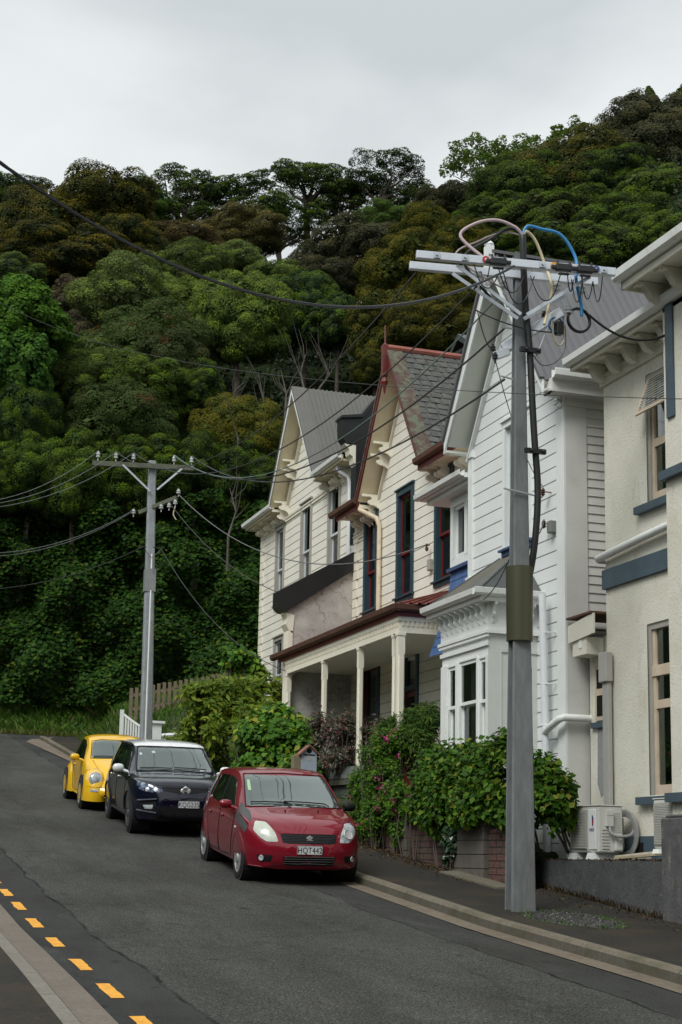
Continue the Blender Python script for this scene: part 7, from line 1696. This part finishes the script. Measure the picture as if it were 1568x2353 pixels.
TREES = [
 # ridge against the sky, left to right
 (60,440,80,38,'open',L_GREEN,(.035,.045,.024),'small grey-green tree on the skyline at the far left edge',104),
 (322,472,60,44,'small',L_BRIGHT,(.05,.095,.02),'bright green bush peeping over the skyline right of the big olive tree',110),
 (432,455,108,88,'open',L_GREEN,DK,'dark open-crowned tree, tallest on the left end of the ridge',114),
 (372,500,60,55,'open',L_GREEN,DK,'low dark tree tucked under the left end of the ridge line',112),
 (560,478,110,84,'open',L_GREEN,(.030,.048,.018),'open tree on the ridge with sky showing through its middle',116),
 (500,530,85,55,'open',L_GREEN,(.03,.05,.016),'green open tree just below the ridge above the tan dome',112),
 (715,430,118,70,'open',L_GREEN,(.034,.046,.018),'wide flat-topped tree at the middle of the ridge',118),
 (660,520,100,60,'open',L_GREEN,(.032,.052,.017),'spreading tree below the middle of the ridge with a leaning limb',114),
 (790,470,80,60,'open',L_GREEN,(.034,.046,.018),'layered tree right of the middle of the ridge',117),
 (895,425,100,52,'open',L_GREEN,(.024,.036,.017),'dark feathery tree at the right end of the middle ridge',116),
 (965,462,62,40,'open',L_GREEN,(.022,.034,.017),'lowest dark feathery tree where the ridge dips to the sky',115),
 (885,520,75,42,'small',L_BRIGHT,(.055,.085,.025),'yellow-green small tree in the dip of the ridge',110),
 (1025,490,72,42,'small',L_BROWN,BR,'pinkish brown bush beside the dip of the ridge',106),
 (1075,455,40,26,'small',L_BROWN,(.05,.045,.035),'small russet bush below the sparse spring tree',106),
 (1100,375,82,74,'sparse',L_BRIGHT,(.085,.13,.03),'sparse spring-green tree leaning out against the sky',112),
 (1200,360,66,46,'sparse',L_BRIGHT,(.085,.13,.03),'second sparse spring-green tree against the sky, right of the leaning one',112),
 (1310,335,92,44,'sparse',L_BRIGHT,(.10,.145,.03),'twiggy light green treetop behind the big dome on the right skyline',114),
 (1185,405,70,40,'small',L_GREEN,(.05,.07,.02),'green bush filling the foot of the sparse skyline trees',109),
 (1455,285,55,50,'conifer',L_GREEN,DK,'dark conifer-like tree, left one on the top right skyline',118),
 (1497,250,42,52,'conifer',L_GREEN,DK,'dark conifer-like tree, middle one on the top right skyline',118),
 (1566,240,52,56,'conifer',L_GREEN,DK,'dark conifer-like tree at the top right corner of the woods',117),
 (1500,340,118,88,'dome',L_BROWN,BR,'russet-tipped rounded tree below the skyline conifers',105),
 # right hand slope
 (1290,420,130,78,'dome',L_ORANGE,(.045,.055,.02),'large dome with orange tips at the top of the right slope',104),
 (1195,455,100,62,'dome',L_GREEN,(.042,.062,.022),'green dome left of the large orange-tipped dome on the right slope',102),
 (1415,425,85,62,'dome',L_GREEN,DK,'dark green dome between the orange-tipped dome and the russet tree',101),
 (1530,455,100,62,'dome',L_GREEN,GR,'mid green dome at the right edge above the stucco eaves',98),
 (1150,530,105,56,'dome',L_GREEN,(.043,.062,.022),'low green dome above the arched cables of the near pole',94),
 (1290,520,120,62,'dome',L_GREEN,(.04,.05,.02),'broad olive dome above the right half of the crossarm',93),
 (1430,530,110,66,'dome',L_GREEN,(.034,.052,.018),'dark leafy dome left of the upper stucco eaves',90),
 (1360,590,120,60,'dome',L_GREEN,(.04,.055,.02),'dome directly above the white end of the crossarm',84),
 (1225,585,110,55,'dome',L_GREEN,(.036,.052,.02),'dome behind the top of the near pole',84),
 (1540,560,80,60,'dome',L_GREEN,GR,'green dome half hidden by the upper stucco eaves',84),
 # orange mass in the middle
 (985,560,95,66,'dome',L_ORANGE,OR,'orange-brown crown, upper one of the orange group behind the pole arm',88),
 (1075,585,80,62,'dome',L_ORANGE,OR,'orange-brown crown behind the left end of the crossarm',84),
 (945,655,105,82,'dome',L_ORANGE,OR,'orange-brown crown in the middle of the orange group',80),
 (1050,690,90,80,'dome',L_ORANGE,(.05,.055,.012),'orange-brown crown close behind the white gable',76),
 (895,765,92,78,'dome',L_ORANGE,(.045,.055,.014),'orange-green crown, lower left of the orange group',72),
 (1000,775,90,66,'dome',L_ORANGE,(.045,.05,.014),'orange-green crown just above the slate gable',70),
 (870,850,60,50,'small',L_ORANGE,(.04,.05,.014),'lowest orange-green crown, left of the roof finial',68),
 # brown dome and neighbours
 (800,610,125,62,'dome',L_BROWN,BR,'pink-brown dome in the centre of the wood',92),
 (735,650,70,45,'small',L_BROWN,(.05,.055,.032),'greenish brown dome at the lower left of the pink-brown dome',88),
 (548,550,92,54,'dome',L_TAN,TA,'tan dome standing clear below the ridge',100),
 (425,588,98,46,'dome',L_TAN,(.07,.058,.03),'tan-brown crown behind the thick cable left of the tan dome',96),
 # big olive tree on the left
 (225,528,150,84,'dome',L_ORANGE,(.034,.042,.014),'large olive tree with rusty tips on the left slope, upper crown',96),
 (75,566,105,92,'dome',L_ORANGE,(.032,.042,.016),'olive and rust crown at the left edge of the wood',94),
 (290,585,95,70,'dome',L_ORANGE,(.03,.04,.014),'right shoulder of the olive trees above the green domes',90),
 (160,610,140,66,'dome',L_ORANGE,(.026,.034,.014),'dark lower olive crown on the left slope',88),
 (20,640,70,45,'small',L_PALE,(.05,.07,.035),'grey-green crown at the left edge above the bright leaves',84),
 # green domes in the middle left
 (531,608,68,44,'small',L_PALE,GG,'small pale green dome below the tan dome',90),
 (420,652,110,48,'dome',L_PALE,GG,'pale topped green dome, highest of the left green group',86),
 (625,660,75,45,'small',L_PALE,(.075,.1,.034),'pale green dome between the thick cable and the brown dome',86),
 (175,690,55,42,'small',L_BROWN,(.06,.05,.036),'small pink-brown dome on the left between olive and green trees',82),
 (318,712,135,72,'dome',L_PALE,GG,'broad grey-green dome left of centre',80),
 (450,735,90,70,'dome',L_PALE,(.082,.112,.026),'yellow-green dome right of the broad grey-green dome',79),
 (552,740,100,92,'dome',L_PALE,(.072,.104,.028),'tall green dome above the bare saplings',76),
 (700,715,75,70,'dome',L_GREEN,BL,'dark blue-green dome left of the orange group',80),
 (775,745,62,62,'small',L_GREEN,BL,'darkest blue-green crown between the green dome and orange group',78),
 (150,790,58,66,'small',L_BROWN,(.036,.034,.022),'brownish crown in shade left of the red-flecked dome',74),
 (330,800,112,82,'dome',L_REDF,(.06,.088,.026),'green dome flecked with red blossom in the left centre',73),
 (385,835,70,70,'small',L_REDF,(.045,.06,.022),'smaller red-flecked crown right of the larger one',71),
 (215,880,100,68,'dome',L_PALE,(.062,.088,.03),'grey-green dome low on the left',70),
 (345,905,110,68,'dome',L_GREEN,(.056,.084,.022),'green dome below the red-flecked crowns',69),
 (285,985,110,78,'dome',L_REDF,(.052,.078,.024),'low green dome with dark red shoots behind the far pole arm',67),
 (545,1000,98,72,'dome',L_ORANGE,(.07,.086,.018),'golden green rounded tree left of the far gable',66),
 (455,905,60,60,'small',L_GREEN,(.026,.042,.016),'shaded green crown between the low domes and the golden tree',69),
 (180,1110,90,88,'dome',L_GREEN,(.04,.068,.016),'leafy green tree left of the far pole arm',64.5),
 (330,1100,95,70,'dome',L_GREEN,(.028,.046,.014),'shaded green tree directly behind the top of the far pole',64.5),
 (455,1090,85,70,'dome',L_GREEN,(.024,.04,.014),'shaded green tree right of the far pole crossarm',65),
 (560,1100,80,70,'dome',L_GREEN,(.022,.038,.014),'deep green tree below the golden tree beside the far eave',64.5),
 (60,1100,90,75,'dome',L_GREEN,(.028,.05,.014),'green tree low on the left edge above the climbers',64.5),
 (60,985,75,95,'dome',L_GREEN,(.026,.05,.018),'dark green tree at the left edge below the bright leaves',66),
 (45,745,100,82,'maple',L_BRIGHT,(.05,.11,.018),'bright green tree at the left edge, nearest of the upper trees',68),
 (20,850,75,95,'maple',L_BRIGHT,(.034,.085,.02),'lower bright green tree hanging over the left edge',66),
]
# the wood goes on past the left edge of the photograph
for k_, (px_, py_, r_, D_, m_, c_) in enumerate(((-90,470,120,100,L_GREEN,DK), (-110,590,130,92,L_ORANGE,OL), (-120,720,130,82,L_PALE,GG), (-110,860,120,72,L_GREEN,GR), (-130,1000,120,66,L_GREEN,GR), (-70,1110,100,64.5,L_GREEN,(.028,.05,.014)), (-290,520,150,100,L_GREEN,GR), (-310,680,150,88,L_PALE,GG), (-330,850,150,74,L_GREEN,DK), (-320,1010,140,66,L_GREEN,GR), (-500,600,170,95,L_GREEN,DK), (-520,800,170,80,L_GREEN,GR), (-540,980,150,68,L_PALE,GG))):
    TREES.append((px_, py_, r_, r_*.66, 'dome', m_, c_, 'rounded tree of the same wood, beyond the left edge of the view', D_))
for i, (px, py, rx, ry, kind, mat, col, lab, D) in enumerate(TREES):
    tree(px, py, rx, ry, kind, mat, col, lab, 'conifer_tree' if kind == 'conifer' else 'broadleaf_tree', D, 1., i)
# bare pale saplings in the dark gap behind the far roof
rr = random.Random(4)
for i, (px, y0, y1, lab) in enumerate(((548,1010,880,'pale bare sapling above the golden tree'), (590,1000,855,'forked bare sapling in the dark gap left of the far roof'), (655,960,850,'thin bare sapling just left of the grey roof peak'), (700,900,815,'bare twiggy sapling above the grey roof peak'), (735,890,830,'bare twiggy sapling above the grey roof slope'), (525,1230,1120,'leaning pale trunk beside the far house eave'))):
    D = 64+i*.4 if i < 5 else 61; a = at(px, y0, D=D); b = at(px+rr.uniform(-10,14), y1, D=D+1)
    T = thing('bare_sapling', lab, 'tree', tuple(a), 'bare saplings')
    m = MB(); md = a.lerp(b, .5)+Vector((rr.uniform(-.4,.4),0,0)); m.tube([a-Vector((0,0,1.5)), a, md, b], [.06,.055,.04,.012], 6)
    for k in range(7):
        s = a.lerp(md, rr.uniform(.3,1)) if k < 3 else md.lerp(b, rr.uniform(0,.8)); e = s+Vector((rr.uniform(-1,1),rr.uniform(-.4,.4),rr.uniform(.7,1.9))); m.tube([s, s.lerp(e,.5)+Vector((rr.uniform(-.15,.15),0,-.08)), e], [.022,.016,.006], 5)
    m.build('trunk', M_BARKP, T)

# undergrowth on the hill and leafy climbers on the steep bank at its foot
rg = np.random.default_rng(11)
def scatter_view(n, x0, x1, y0, y1, dfun):
    out = []
    rr = random.Random(n)
    for _ in range(n):
        q = dfun(rr.uniform(x0, x1), rr.uniform(y0, y1), rr)
        if q is not None: out.append(q)
    return np.array(out)
P = []; rr = random.Random(21)
while len(P) < 72000:
    D = 60+62*rr.random()**1.5; L = rr.uniform(-.42, .26)*D; X = D*_h.x + L*_r.x; Y = D*_h.y + L*_r.y; z = hill(X, Y)
    if z > 4: P.append((X, Y, z+rr.uniform(0, 1.3)))
P = np.array(P); N = unit(rg.normal(size=P.shape)*.7+np.array([-.25,-.6,.6]))
me = quads_mesh('undergrowth', leaf_quads(rg, P, N, rg.uniform(.14,.34,size=len(P)), .7, .3), 4, [leafmat('undergrowth_leaves', [(0.,(.010,.018,.006)),(.6,(.022,.036,.011)),(1.,(.036,.05,.017))], .6, .15, .2, False)])
o = bpy.data.objects.new('undergrowth', me); COL.objects.link(o); tag(o, kind='stuff')
def bank_pts(n, L0, L1, z0, z1, seed, bump=.9):
    rr = random.Random(seed); P = []; N = []
    for _ in range(n):
        L = rr.uniform(L0, L1); z = rr.uniform(z0, z1)
        b = math.sin(L*1.3+z*.6)*math.sin(z*1.1-L*.4+1)+.6*math.sin(L*2.9+1.7)*math.sin(z*2.3+L)
        D = foot(L)-1.5 + max(0, z-5)*.42 - bump*b*.8 + rr.uniform(-.25,.25)
        P.append((D*_h.x+L*_r.x, D*_h.y+L*_r.y, z)); N.append((rr.gauss(-.25,.35), rr.gauss(-.6,.35), rr.gauss(.85,.3)))
    return np.array(P), unit(np.array(N))
L_IVY = leafmat('climber_leaves', [(0.,(.008,.024,.003)),(.45,(.015,.046,.006)),(.88,(.032,.085,.009)),(1.,(.08,.105,.012))], .55, .2, .1, False)
P, N = bank_pts(60000, -23, 3.2, 5.8, 15.2, 5, 1.3)
me = quads_mesh('climbing_vines', leaf_quads(np.random.default_rng(3), P, N, np.random.default_rng(4).uniform(.10,.24,size=len(P)), .95, .2, droop=.8), 4, [L_IVY])
o = bpy.data.objects.new('climbing_vines', me); COL.objects.link(o); tag(o, kind='stuff')
# dark earth face behind the climbers
m = MB(); nx, nz = 24, 10
vs = []
for k in range(nz+1):
    for i in range(nx+1):
        L = lerp(-24, 6, i/nx); z = lerp(4.2, 19.5, k/nz); D = foot(L)+.9+max(0, z-5)*.46+.5*math.sin(L*1.7+z); vs.append((D*_h.x+L*_r.x, D*_h.y+L*_r.y, z))
m.add(vs, [(k*(nx+1)+i, k*(nx+1)+i+1, (k+1)*(nx+1)+i+1, (k+1)*(nx+1)+i) for k in range(nz) for i in range(nx)])
tag(m.build('bank', M_SOIL, smooth=True), kind='structure')
# long grass along the foot of the bank
def blades(n, pf, h0, h1, w_, seed, mat, name, lean=.35):
    rg = np.random.default_rng(seed); rr = random.Random(seed); B = np.array([pf(rr) for _ in range(n)])
    a = rg.uniform(0, 6.283, n); h = rg.uniform(h0, h1, n); d = np.stack([np.cos(a), np.sin(a), np.zeros(n)], 1)
    ln = np.stack([rg.normal(0, lean, n), rg.normal(0, lean, n), np.ones(n)], 1)*h[:,None]
    V = np.stack([B-d*w_, B+d*w_, B+ln*.6+d*w_*.7, B+ln+np.stack([rg.normal(0,lean*.5,n), rg.normal(0,lean*.5,n), -np.abs(rg.normal(0,.1,n))],1)*h[:,None]], 1)
    me = quads_mesh(name, V, 4, [mat]); o = bpy.data.objects.new(name, me); COL.objects.link(o); return tag(o, kind='stuff')
L_GRASS = leafmat('long_grass_blades', [(0.,(.03,.075,.01)),(.5,(.06,.135,.016)),(.85,(.09,.18,.02)),(1.,(.2,.16,.07))], .6, .25, .2, False)
def g1(rr):
    L = rr.uniform(-23, -2.5); t = rr.random(); D = foot(L)-2.4+t*4.2; x, y = D*_h.x+L*_r.x, D*_h.y+L*_r.y
    return (x, y, lerp(gz(58)+.08, 6.7, t**1.25)-.1)
blades(34000, g1, .18, .62, .013, 31, L_GRASS, 'long_grass')
def g1b(rr):
    L = rr.uniform(-23, -3.5); D = foot(L)-2.9+rr.random()*1.5; x, y = D*_h.x+L*_r.x, D*_h.y+L*_r.y
    return (x, y, gz(min(y, 60))+.02)
blades(12000, g1b, .08, .26, .014, 34, leafmat('verge_grass_blades', [(0.,(.05,.085,.012)),(.6,(.10,.15,.02)),(1.,(.2,.15,.07))], .7, .2, .2, False), 'verge_grass')
def bank_z(x, y): return gz(y) + .10 + (1.25*sstep(8.5, 9.6, x) + .38*max(0, x-9.6))*sstep(43.2, 44.8, y)*(1-sstep(51.5, 53.9, y))
xs_ = [8.42+.19*i for i in range(8)]+[10.5, 11.5, 12.5, 14, 16]; ys_ = [43+.6*i for i in range(19)]
sheet('grass_bank', xs_, ys_, bank_z, paint('bank_turf', (.035,.05,.014), .95, .3, 3, (.06,.045,.025), .6, 1.4))
def g2(rr):
    x, y = 8.45+rr.random()**1.6*5, rr.uniform(43.4, 53.2); return (x, y, bank_z(x, y)-.03)
blades(9000, g2, .08, .32, .012, 32, L_GRASS, 'bank_grass')
m = MB(); k = 14; vs = []      # the grassy slope at the foot of the bank
for j in range(5):
    for i in range(k+1):
        L = lerp(-24, 2, i/k); D = foot(L)-2.6+j*1.1; vs.append((D*_h.x+L*_r.x, D*_h.y+L*_r.y, gz(58)+[.01,.12,.45,.9,1.6][j]))
m.add(vs, [(j*(k+1)+i, j*(k+1)+i+1, (j+1)*(k+1)+i+1, (j+1)*(k+1)+i) for j in range(4) for i in range(k)]); tag(m.build('verge', paint('worn_earth_verge', (.06,.052,.035), .95, .3, 1.5, (.035,.05,.015), .8, .6, 1, .4, 8), smooth=True), kind='structure')

# ---- garden shrubs
def shrub(name, label, cat, blobs, n, L, mat, seed, wid=.6, droop=.3, color=(1,1,1), stems=6, fold=.25, shell=.55, up=.5, group='garden shrubs', lvar=(.6,1.3), stem_dx=0.):
    """blobs: (centre, radii); leaves fill an outer shell of each"""
    rg = np.random.default_rng(seed); rr = random.Random(seed); Ps = []; Ns = []; Gs = []
    vol = np.array([b[1][0]*b[1][1]+b[1][1]*b[1][2]+b[1][0]*b[1][2] for b in blobs]); vol = vol/vol.sum()
    for (c_, r), v_ in zip(blobs, vol):
        k = int(n*v_); cl = max(12, int(k/45)); dirs = unit(rg.normal(size=(cl,3))+np.array([0,0,.25])); rad = rg.uniform(.78,1.12,cl)
        ci = rg.integers(0, cl, k); d = unit(dirs[ci]+rg.normal(size=(k,3))*.20); u = rad[ci]*rg.uniform(shell, 1.03, k)
        Ps.append(np.array(c_)+d*u[:,None]*np.array(r)); Ns.append(unit(d*.55+rg.normal(size=(k,3))*.45+np.array([-.15,-.3,up]))); Gs.append(np.clip((u-.8)*4, 0, 1))
    P = np.concatenate(Ps); N = np.concatenate(Ns); G = np.concatenate(Gs)
    lo = min(c_[2]-r[2] for c_, r in blobs); cx = sum(c_[0] for c_, r in blobs)/len(blobs); cy = sum(c_[1] for c_, r in blobs)/len(blobs)
    loc = (cx, cy, lo); T = thing(name, label, cat, loc, group)
    V = leaf_quads(rg, P-np.array(loc), N, L*rg.uniform(lvar[0], lvar[1], size=len(P)), wid, fold, droop=droop)
    o = bpy.data.objects.new('foliage', quads_mesh('foliage', V, 4, [mat], G)); COL.objects.link(o); o.parent = T; o.color = tuple(color)+(1,)
    m = MB()
    for (c_, r) in blobs:
        for k in range(stems):
            d = Vector((rr.uniform(-.8,.8)*r[0], rr.uniform(-.8,.8)*r[1], rr.uniform(.1,.75)*r[2])); a = Vector((c_[0]+stem_dx+rr.uniform(-.15,.15)*r[0], c_[1]+rr.uniform(-.15,.15)*r[1], lo-.25))
            e = Vector(c_)+d; m.tube([a, a.lerp(e,.5)+Vector((rr.uniform(-.1,.1),rr.uniform(-.1,.1),.05)), e], [.018,.013,.006], 5)
    m.build('stems', M_BARK, T, normals=False); return T, P
def blossoms(T, pts, r, mat, name, n, seed, petals=10, pr=.03):
    rg = np.random.default_rng(seed); idx = rg.choice(len(pts), n, replace=False); C = np.repeat(pts[idx], petals, 0)
    loc = np.array(ROOT[T.name]); P = C-loc+unit(rg.normal(size=C.shape)+np.array([-.4,-.9,.4]))*rg.uniform(.3,1,(len(C),1))*r
    V = leaf_quads(rg, P, unit(rg.normal(size=P.shape)+np.array([-.2,-.8,.6])), rg.uniform(.7,1.2,len(P))*pr, .8, .2)
    o = bpy.data.objects.new(name, quads_mesh(name, V, 4, [mat])); COL.objects.link(o); o.parent = T; return o
S_ARAL = leafmat('aralia_leaves', [(0.,(.045,.09,.008)),(.5,(.11,.175,.012)),(1.,(.23,.28,.03))], .5, .28, .15, False)
S_HYD = leafmat('hydrangea_leaves', [(0.,(.035,.10,.012)),(.6,(.07,.18,.018)),(.9,(.15,.28,.02)),(1.,(.32,.29,.03))], .5, .3, .15, False)
S_HED = leafmat('dark_hydrangea_leaves', [(0.,(.020,.060,.005)),(.55,(.042,.115,.008)),(.88,(.095,.18,.012)),(1.,(.2,.2,.03))], .5, .25, .125, False)
S_REDB = leafmat('bronze_leaves', [(0.,(.032,.04,.02)),(.55,(.05,.062,.03)),(.7,(.095,.045,.035)),(1.,(.15,.06,.045))], .4, .2, .4, False)
S_BAMB = leafmat('bamboo_leaves', [(0.,(.03,.075,.014)),(.7,(.065,.145,.02)),(1.,(.15,.18,.035))], .5, .28, .15, False)
S_PINK = leafmat('small_bright_leaves', [(0.,(.024,.07,.008)),(.6,(.06,.155,.012)),(1.,(.13,.22,.018))], .5, .28, .12, False)
S_IVY = leafmat('ivy_leaves', [(0.,(.014,.034,.014)),(.7,(.03,.07,.028)),(1.,(.10,.14,.07))], .28, .12, .55, False)
M_PINKF = flat('magenta_petals', (.42,.012,.16), .5); M_LIME = flat('lime_flower_heads', (.30,.34,.03), .6); M_DRY = flat('dry_brown_flower_heads', (.19,.11,.06), .8)
def wp(x, y, D): return tuple(at(x, y, D=D))
c1 = wp(530,1625,36.5); T, P = shrub('aralia_shrub', 'tall yellow-green shrub with fingered leaves behind the navy car', 'shrub', [(c1,(1.05,1.0,.75)), (wp(470,1610,36),(.72,.7,.5)), (wp(595,1600,37),(.75,.8,.55)), (wp(600,1680,35),(.8,.8,.7)), (wp(470,1680,35.5),(.6,.6,.6))], 6500, .20, S_ARAL, 51, .40, .5)
T, P = shrub('hydrangea_bush', 'fresh green large-leaved bush behind the letterbox', 'shrub', [(wp(640,1700,30.5),(.75,.8,.55)), (wp(580,1715,30.5),(.5,.6,.5)), (wp(690,1720,30),(.5,.6,.45)), (wp(640,1655,31),(.5,.6,.3)), (wp(600,1780,30),(.6,.6,.5)), (wp(690,1790,29.5),(.5,.5,.5))], 6800, .15, S_HYD, 52, .66, .6)
blossoms(T, P[P[:,2] > np.quantile(P[:,2], .72)], .06, M_LIME, 'flower_heads', 22, 1, 22, .045)
T, P = shrub('young_climber', 'light green sprays of a young climber against the far corner of the cream house', 'climbing plant', [(wp(552,1522,39),(.45,.5,.28)), (wp(532,1500,39),(.2,.2,.16)), (wp(585,1550,39),(.3,.3,.35)), (wp(580,1520,39),(.22,.25,.2))], 1000, .19, S_HYD, 53, .6, .5, shell=.3)
T, P = shrub('bronze_bush', 'open bush with bronze-red and dark green leaves in front of the verandah', 'shrub', [(wp(745,1680,29.5),(.35,.5,.45)), (wp(800,1680,29),(.5,.6,.42)), (wp(860,1690,28.5),(.35,.45,.35)), (wp(790,1735,29),(.55,.6,.35))], 3600, .095, S_REDB, 54, .42, .2, stems=12, shell=.25)
blossoms(T, P, .05, M_PINKF, 'pink_flowers', 9, 2, 8, .04)
T, P = shrub('bamboo_clump', 'fine-leaved bamboo-like clump beside the bay window', 'shrub', [(wp(950,1665,26.5),(.45,.5,.35)), (wp(985,1650,26.2),(.28,.4,.3)), (wp(905,1690,26.8),(.35,.5,.3)), (wp(960,1710,26.2),(.5,.5,.35))], 5200, .15, S_BAMB, 55, .16, .7, stems=12, shell=.25)
T, P = shrub('flowering_shrub', 'loose shrub with magenta flowers spilling over the wall beside the red car', 'shrub', [(wp(875,1735,26),(.40,.5,.40)), (wp(905,1700,26),(.35,.4,.25)), ((8.95,25.1,1.2),(.26,.5,.38)), ((9.0,24.2,1.25),(.32,.6,.5)), ((8.9,25.0,.72),(.22,.5,.42)), ((8.88,24.2,.7),(.22,.5,.44)), ((8.92,23.4,.95),(.25,.5,.40))], 11500, .068, S_PINK, 56, .55, .3, stems=9, shell=.35)
blossoms(T, P, .075, M_PINKF, 'magenta_flowers', 60, 3, 14, .055)
T, P = shrub('hydrangea_hedge', 'dense dark green hydrangea hedge over the brick wall, split by the near pole', 'hedge', [((9.05,22.0,1.10),(.36,.72,.66)), ((9.0,21.2,1.14),(.36,.7,.66)), ((9.0,20.3,1.10),(.36,.7,.64)), ((9.08,19.5,1.12),(.36,.55,.72)), ((9.25,18.85,.98),(.34,.5,.52)), ((9.32,18.5,.85),(.28,.36,.46)), ((8.9,21.6,.75),(.24,.7,.36)), ((8.88,20.4,.78),(.24,.7,.32)), ((9.05,19.3,.72),(.26,.5,.34))], 19500, .095, S_HED, 57, .72, .5, lvar=(.4,1.4), stem_dx=.45, stems=4)
blossoms(T, P[P[:,2] > np.quantile(P[:,2], .55)], .05, flat('budding_flower_heads', (.14,.15,.025), .6), 'flower_buds', 60, 4, 16, .028)
blossoms(T, P[(P[:,2] > np.quantile(P[:,2], .75)) & (P[:,1] < 20.2)], .08, M_DRY, 'dry_flower_heads', 7, 5, 26, .04)
T, P = shrub('ivy', 'glossy ivy trailing down the brick wall beside the wide block pier', 'climbing plant', [((8.92,21.15,.42),(.08,.26,.42)), ((8.9,21.05,.12),(.07,.16,.28)), ((8.92,21.5,.62),(.12,.35,.28))], 900, .09, S_IVY, 58, .85, .9, stems=3, shell=.1)
T, P = shrub('trailing_vine', 'light green vine trailing over the narrow pier between shrub and hedge', 'climbing plant', [((8.93,23.0,.72),(.13,.4,.24)), ((8.9,23.35,.5),(.09,.3,.36)), ((8.94,22.6,.82),(.16,.4,.2))], 1300, .075, S_PINK, 59, .7, .8, stems=4, shell=.1)
T, P = shrub('weeds', 'small leafy weeds between the red car and the fence', 'plant', [((9.1,27.0,.85),(.22,.7,.35)), ((9.1,28.2,1.0),(.2,.6,.3))], 900, .10, S_BAMB, 60, .3, .3, shell=.1)
T, P = shrub('low_bush', 'low dark bush around the foot of the far pole and railing', 'shrub', [(wp(430,1720,38),(.6,.6,.5)), (wp(480,1740,36),(.6,.7,.5))], 1600, .18, S_ARAL, 61, .45, .4)
# gravel patch, litter and tufts by the near pole
rg = np.random.default_rng(77); rr = random.Random(77)
vs = []; m = MB()
for k in range(1900):
    a = rr.uniform(0, 6.283); q = rr.random()**.5; x = 8.24+math.cos(a)*q*.5; y = 15.9+math.sin(a)*q*.85; s = rr.uniform(.008,.026); z = gz(y)+.127
    h = s*rr.uniform(.5,.9); t_ = rr.random()*3
    m.add([(x+s*math.cos(t_), y+s*math.sin(t_), z), (x+s*math.cos(t_+2.1), y+s*math.sin(t_+2.1), z), (x+s*math.cos(t_+4.2), y+s*math.sin(t_+4.2), z), (x, y, z+h)], [(0,1,3),(1,2,3),(2,0,3)])
t = NT('loose_gravel'); g = t.node('ShaderNodeNewGeometry'); t.base(t.ramp(g.outputs['Random Per Island'], [(0.,(.018,.019,.02)),(.85,(.06,.06,.058)),(1.,(.17,.16,.14))])); tag(m.build('gravel', t.set(Roughness=.9), normals=False), kind='stuff')
def g3(rr):
    a = rr.uniform(0, 6.283); x = 8.24+math.cos(a)*.5*rr.uniform(.75,1.1); y = 15.9+math.sin(a)*.85*rr.uniform(.75,1.1); return (x, y, gz(y)+.12)
blades(420, g3, .015, .055, .004, 41, L_GRASS, 'footpath_grass', .6)
def g4(rr):
    y = rr.uniform(13, 19.6); return (9.50+rr.uniform(-.03,.02), y, gz(y)+.11)
blades(1000, g4, .03, .12, .006, 42, leafmat('dead_weed_blades', [(0.,(.03,.02,.010)),(.8,(.07,.042,.02)),(1.,(.05,.08,.02))], .8, .1, .1, False), 'dead_weeds', .3)
def litter(n, pf, seed, name, mat):
    rg = np.random.default_rng(seed); rr = random.Random(seed); P = np.array([pf(rr) for _ in range(n)]); N = unit(rg.normal(size=P.shape)*.3+np.array([0,0,1]))
    me = quads_mesh(name, leaf_quads(rg, P, N, rg.uniform(.02,.055,n), .6, .3), 4, [mat]); o = bpy.data.objects.new(name, me); COL.objects.link(o); tag(o, kind='stuff')
M_LIT = leafmat('fallen_leaf_litter', [(0.,(.05,.028,.012)),(.6,(.11,.06,.02)),(1.,(.22,.14,.04))], .8, .1, .2, False)
def l1(rr):
    y = rr.uniform(19.5, 26.5); return (8.94-abs(rr.gauss(0,.2)), y, gz(y)+.132)
litter(1500, l1, 5, 'leaf_litter', M_LIT)
def l2(rr):
    y = rr.uniform(11, 19.6); return (9.45-abs(rr.gauss(0,.3)), y, gz(y)+.131)
litter(420, l2, 6, 'leaf_litter', M_LIT)
def l3(rr):
    x, y = rr.uniform(9.53, 10.1), rr.uniform(15.2, 19.5); return (x, y, .05)
litter(900, l3, 7, 'leaf_litter', M_LIT)
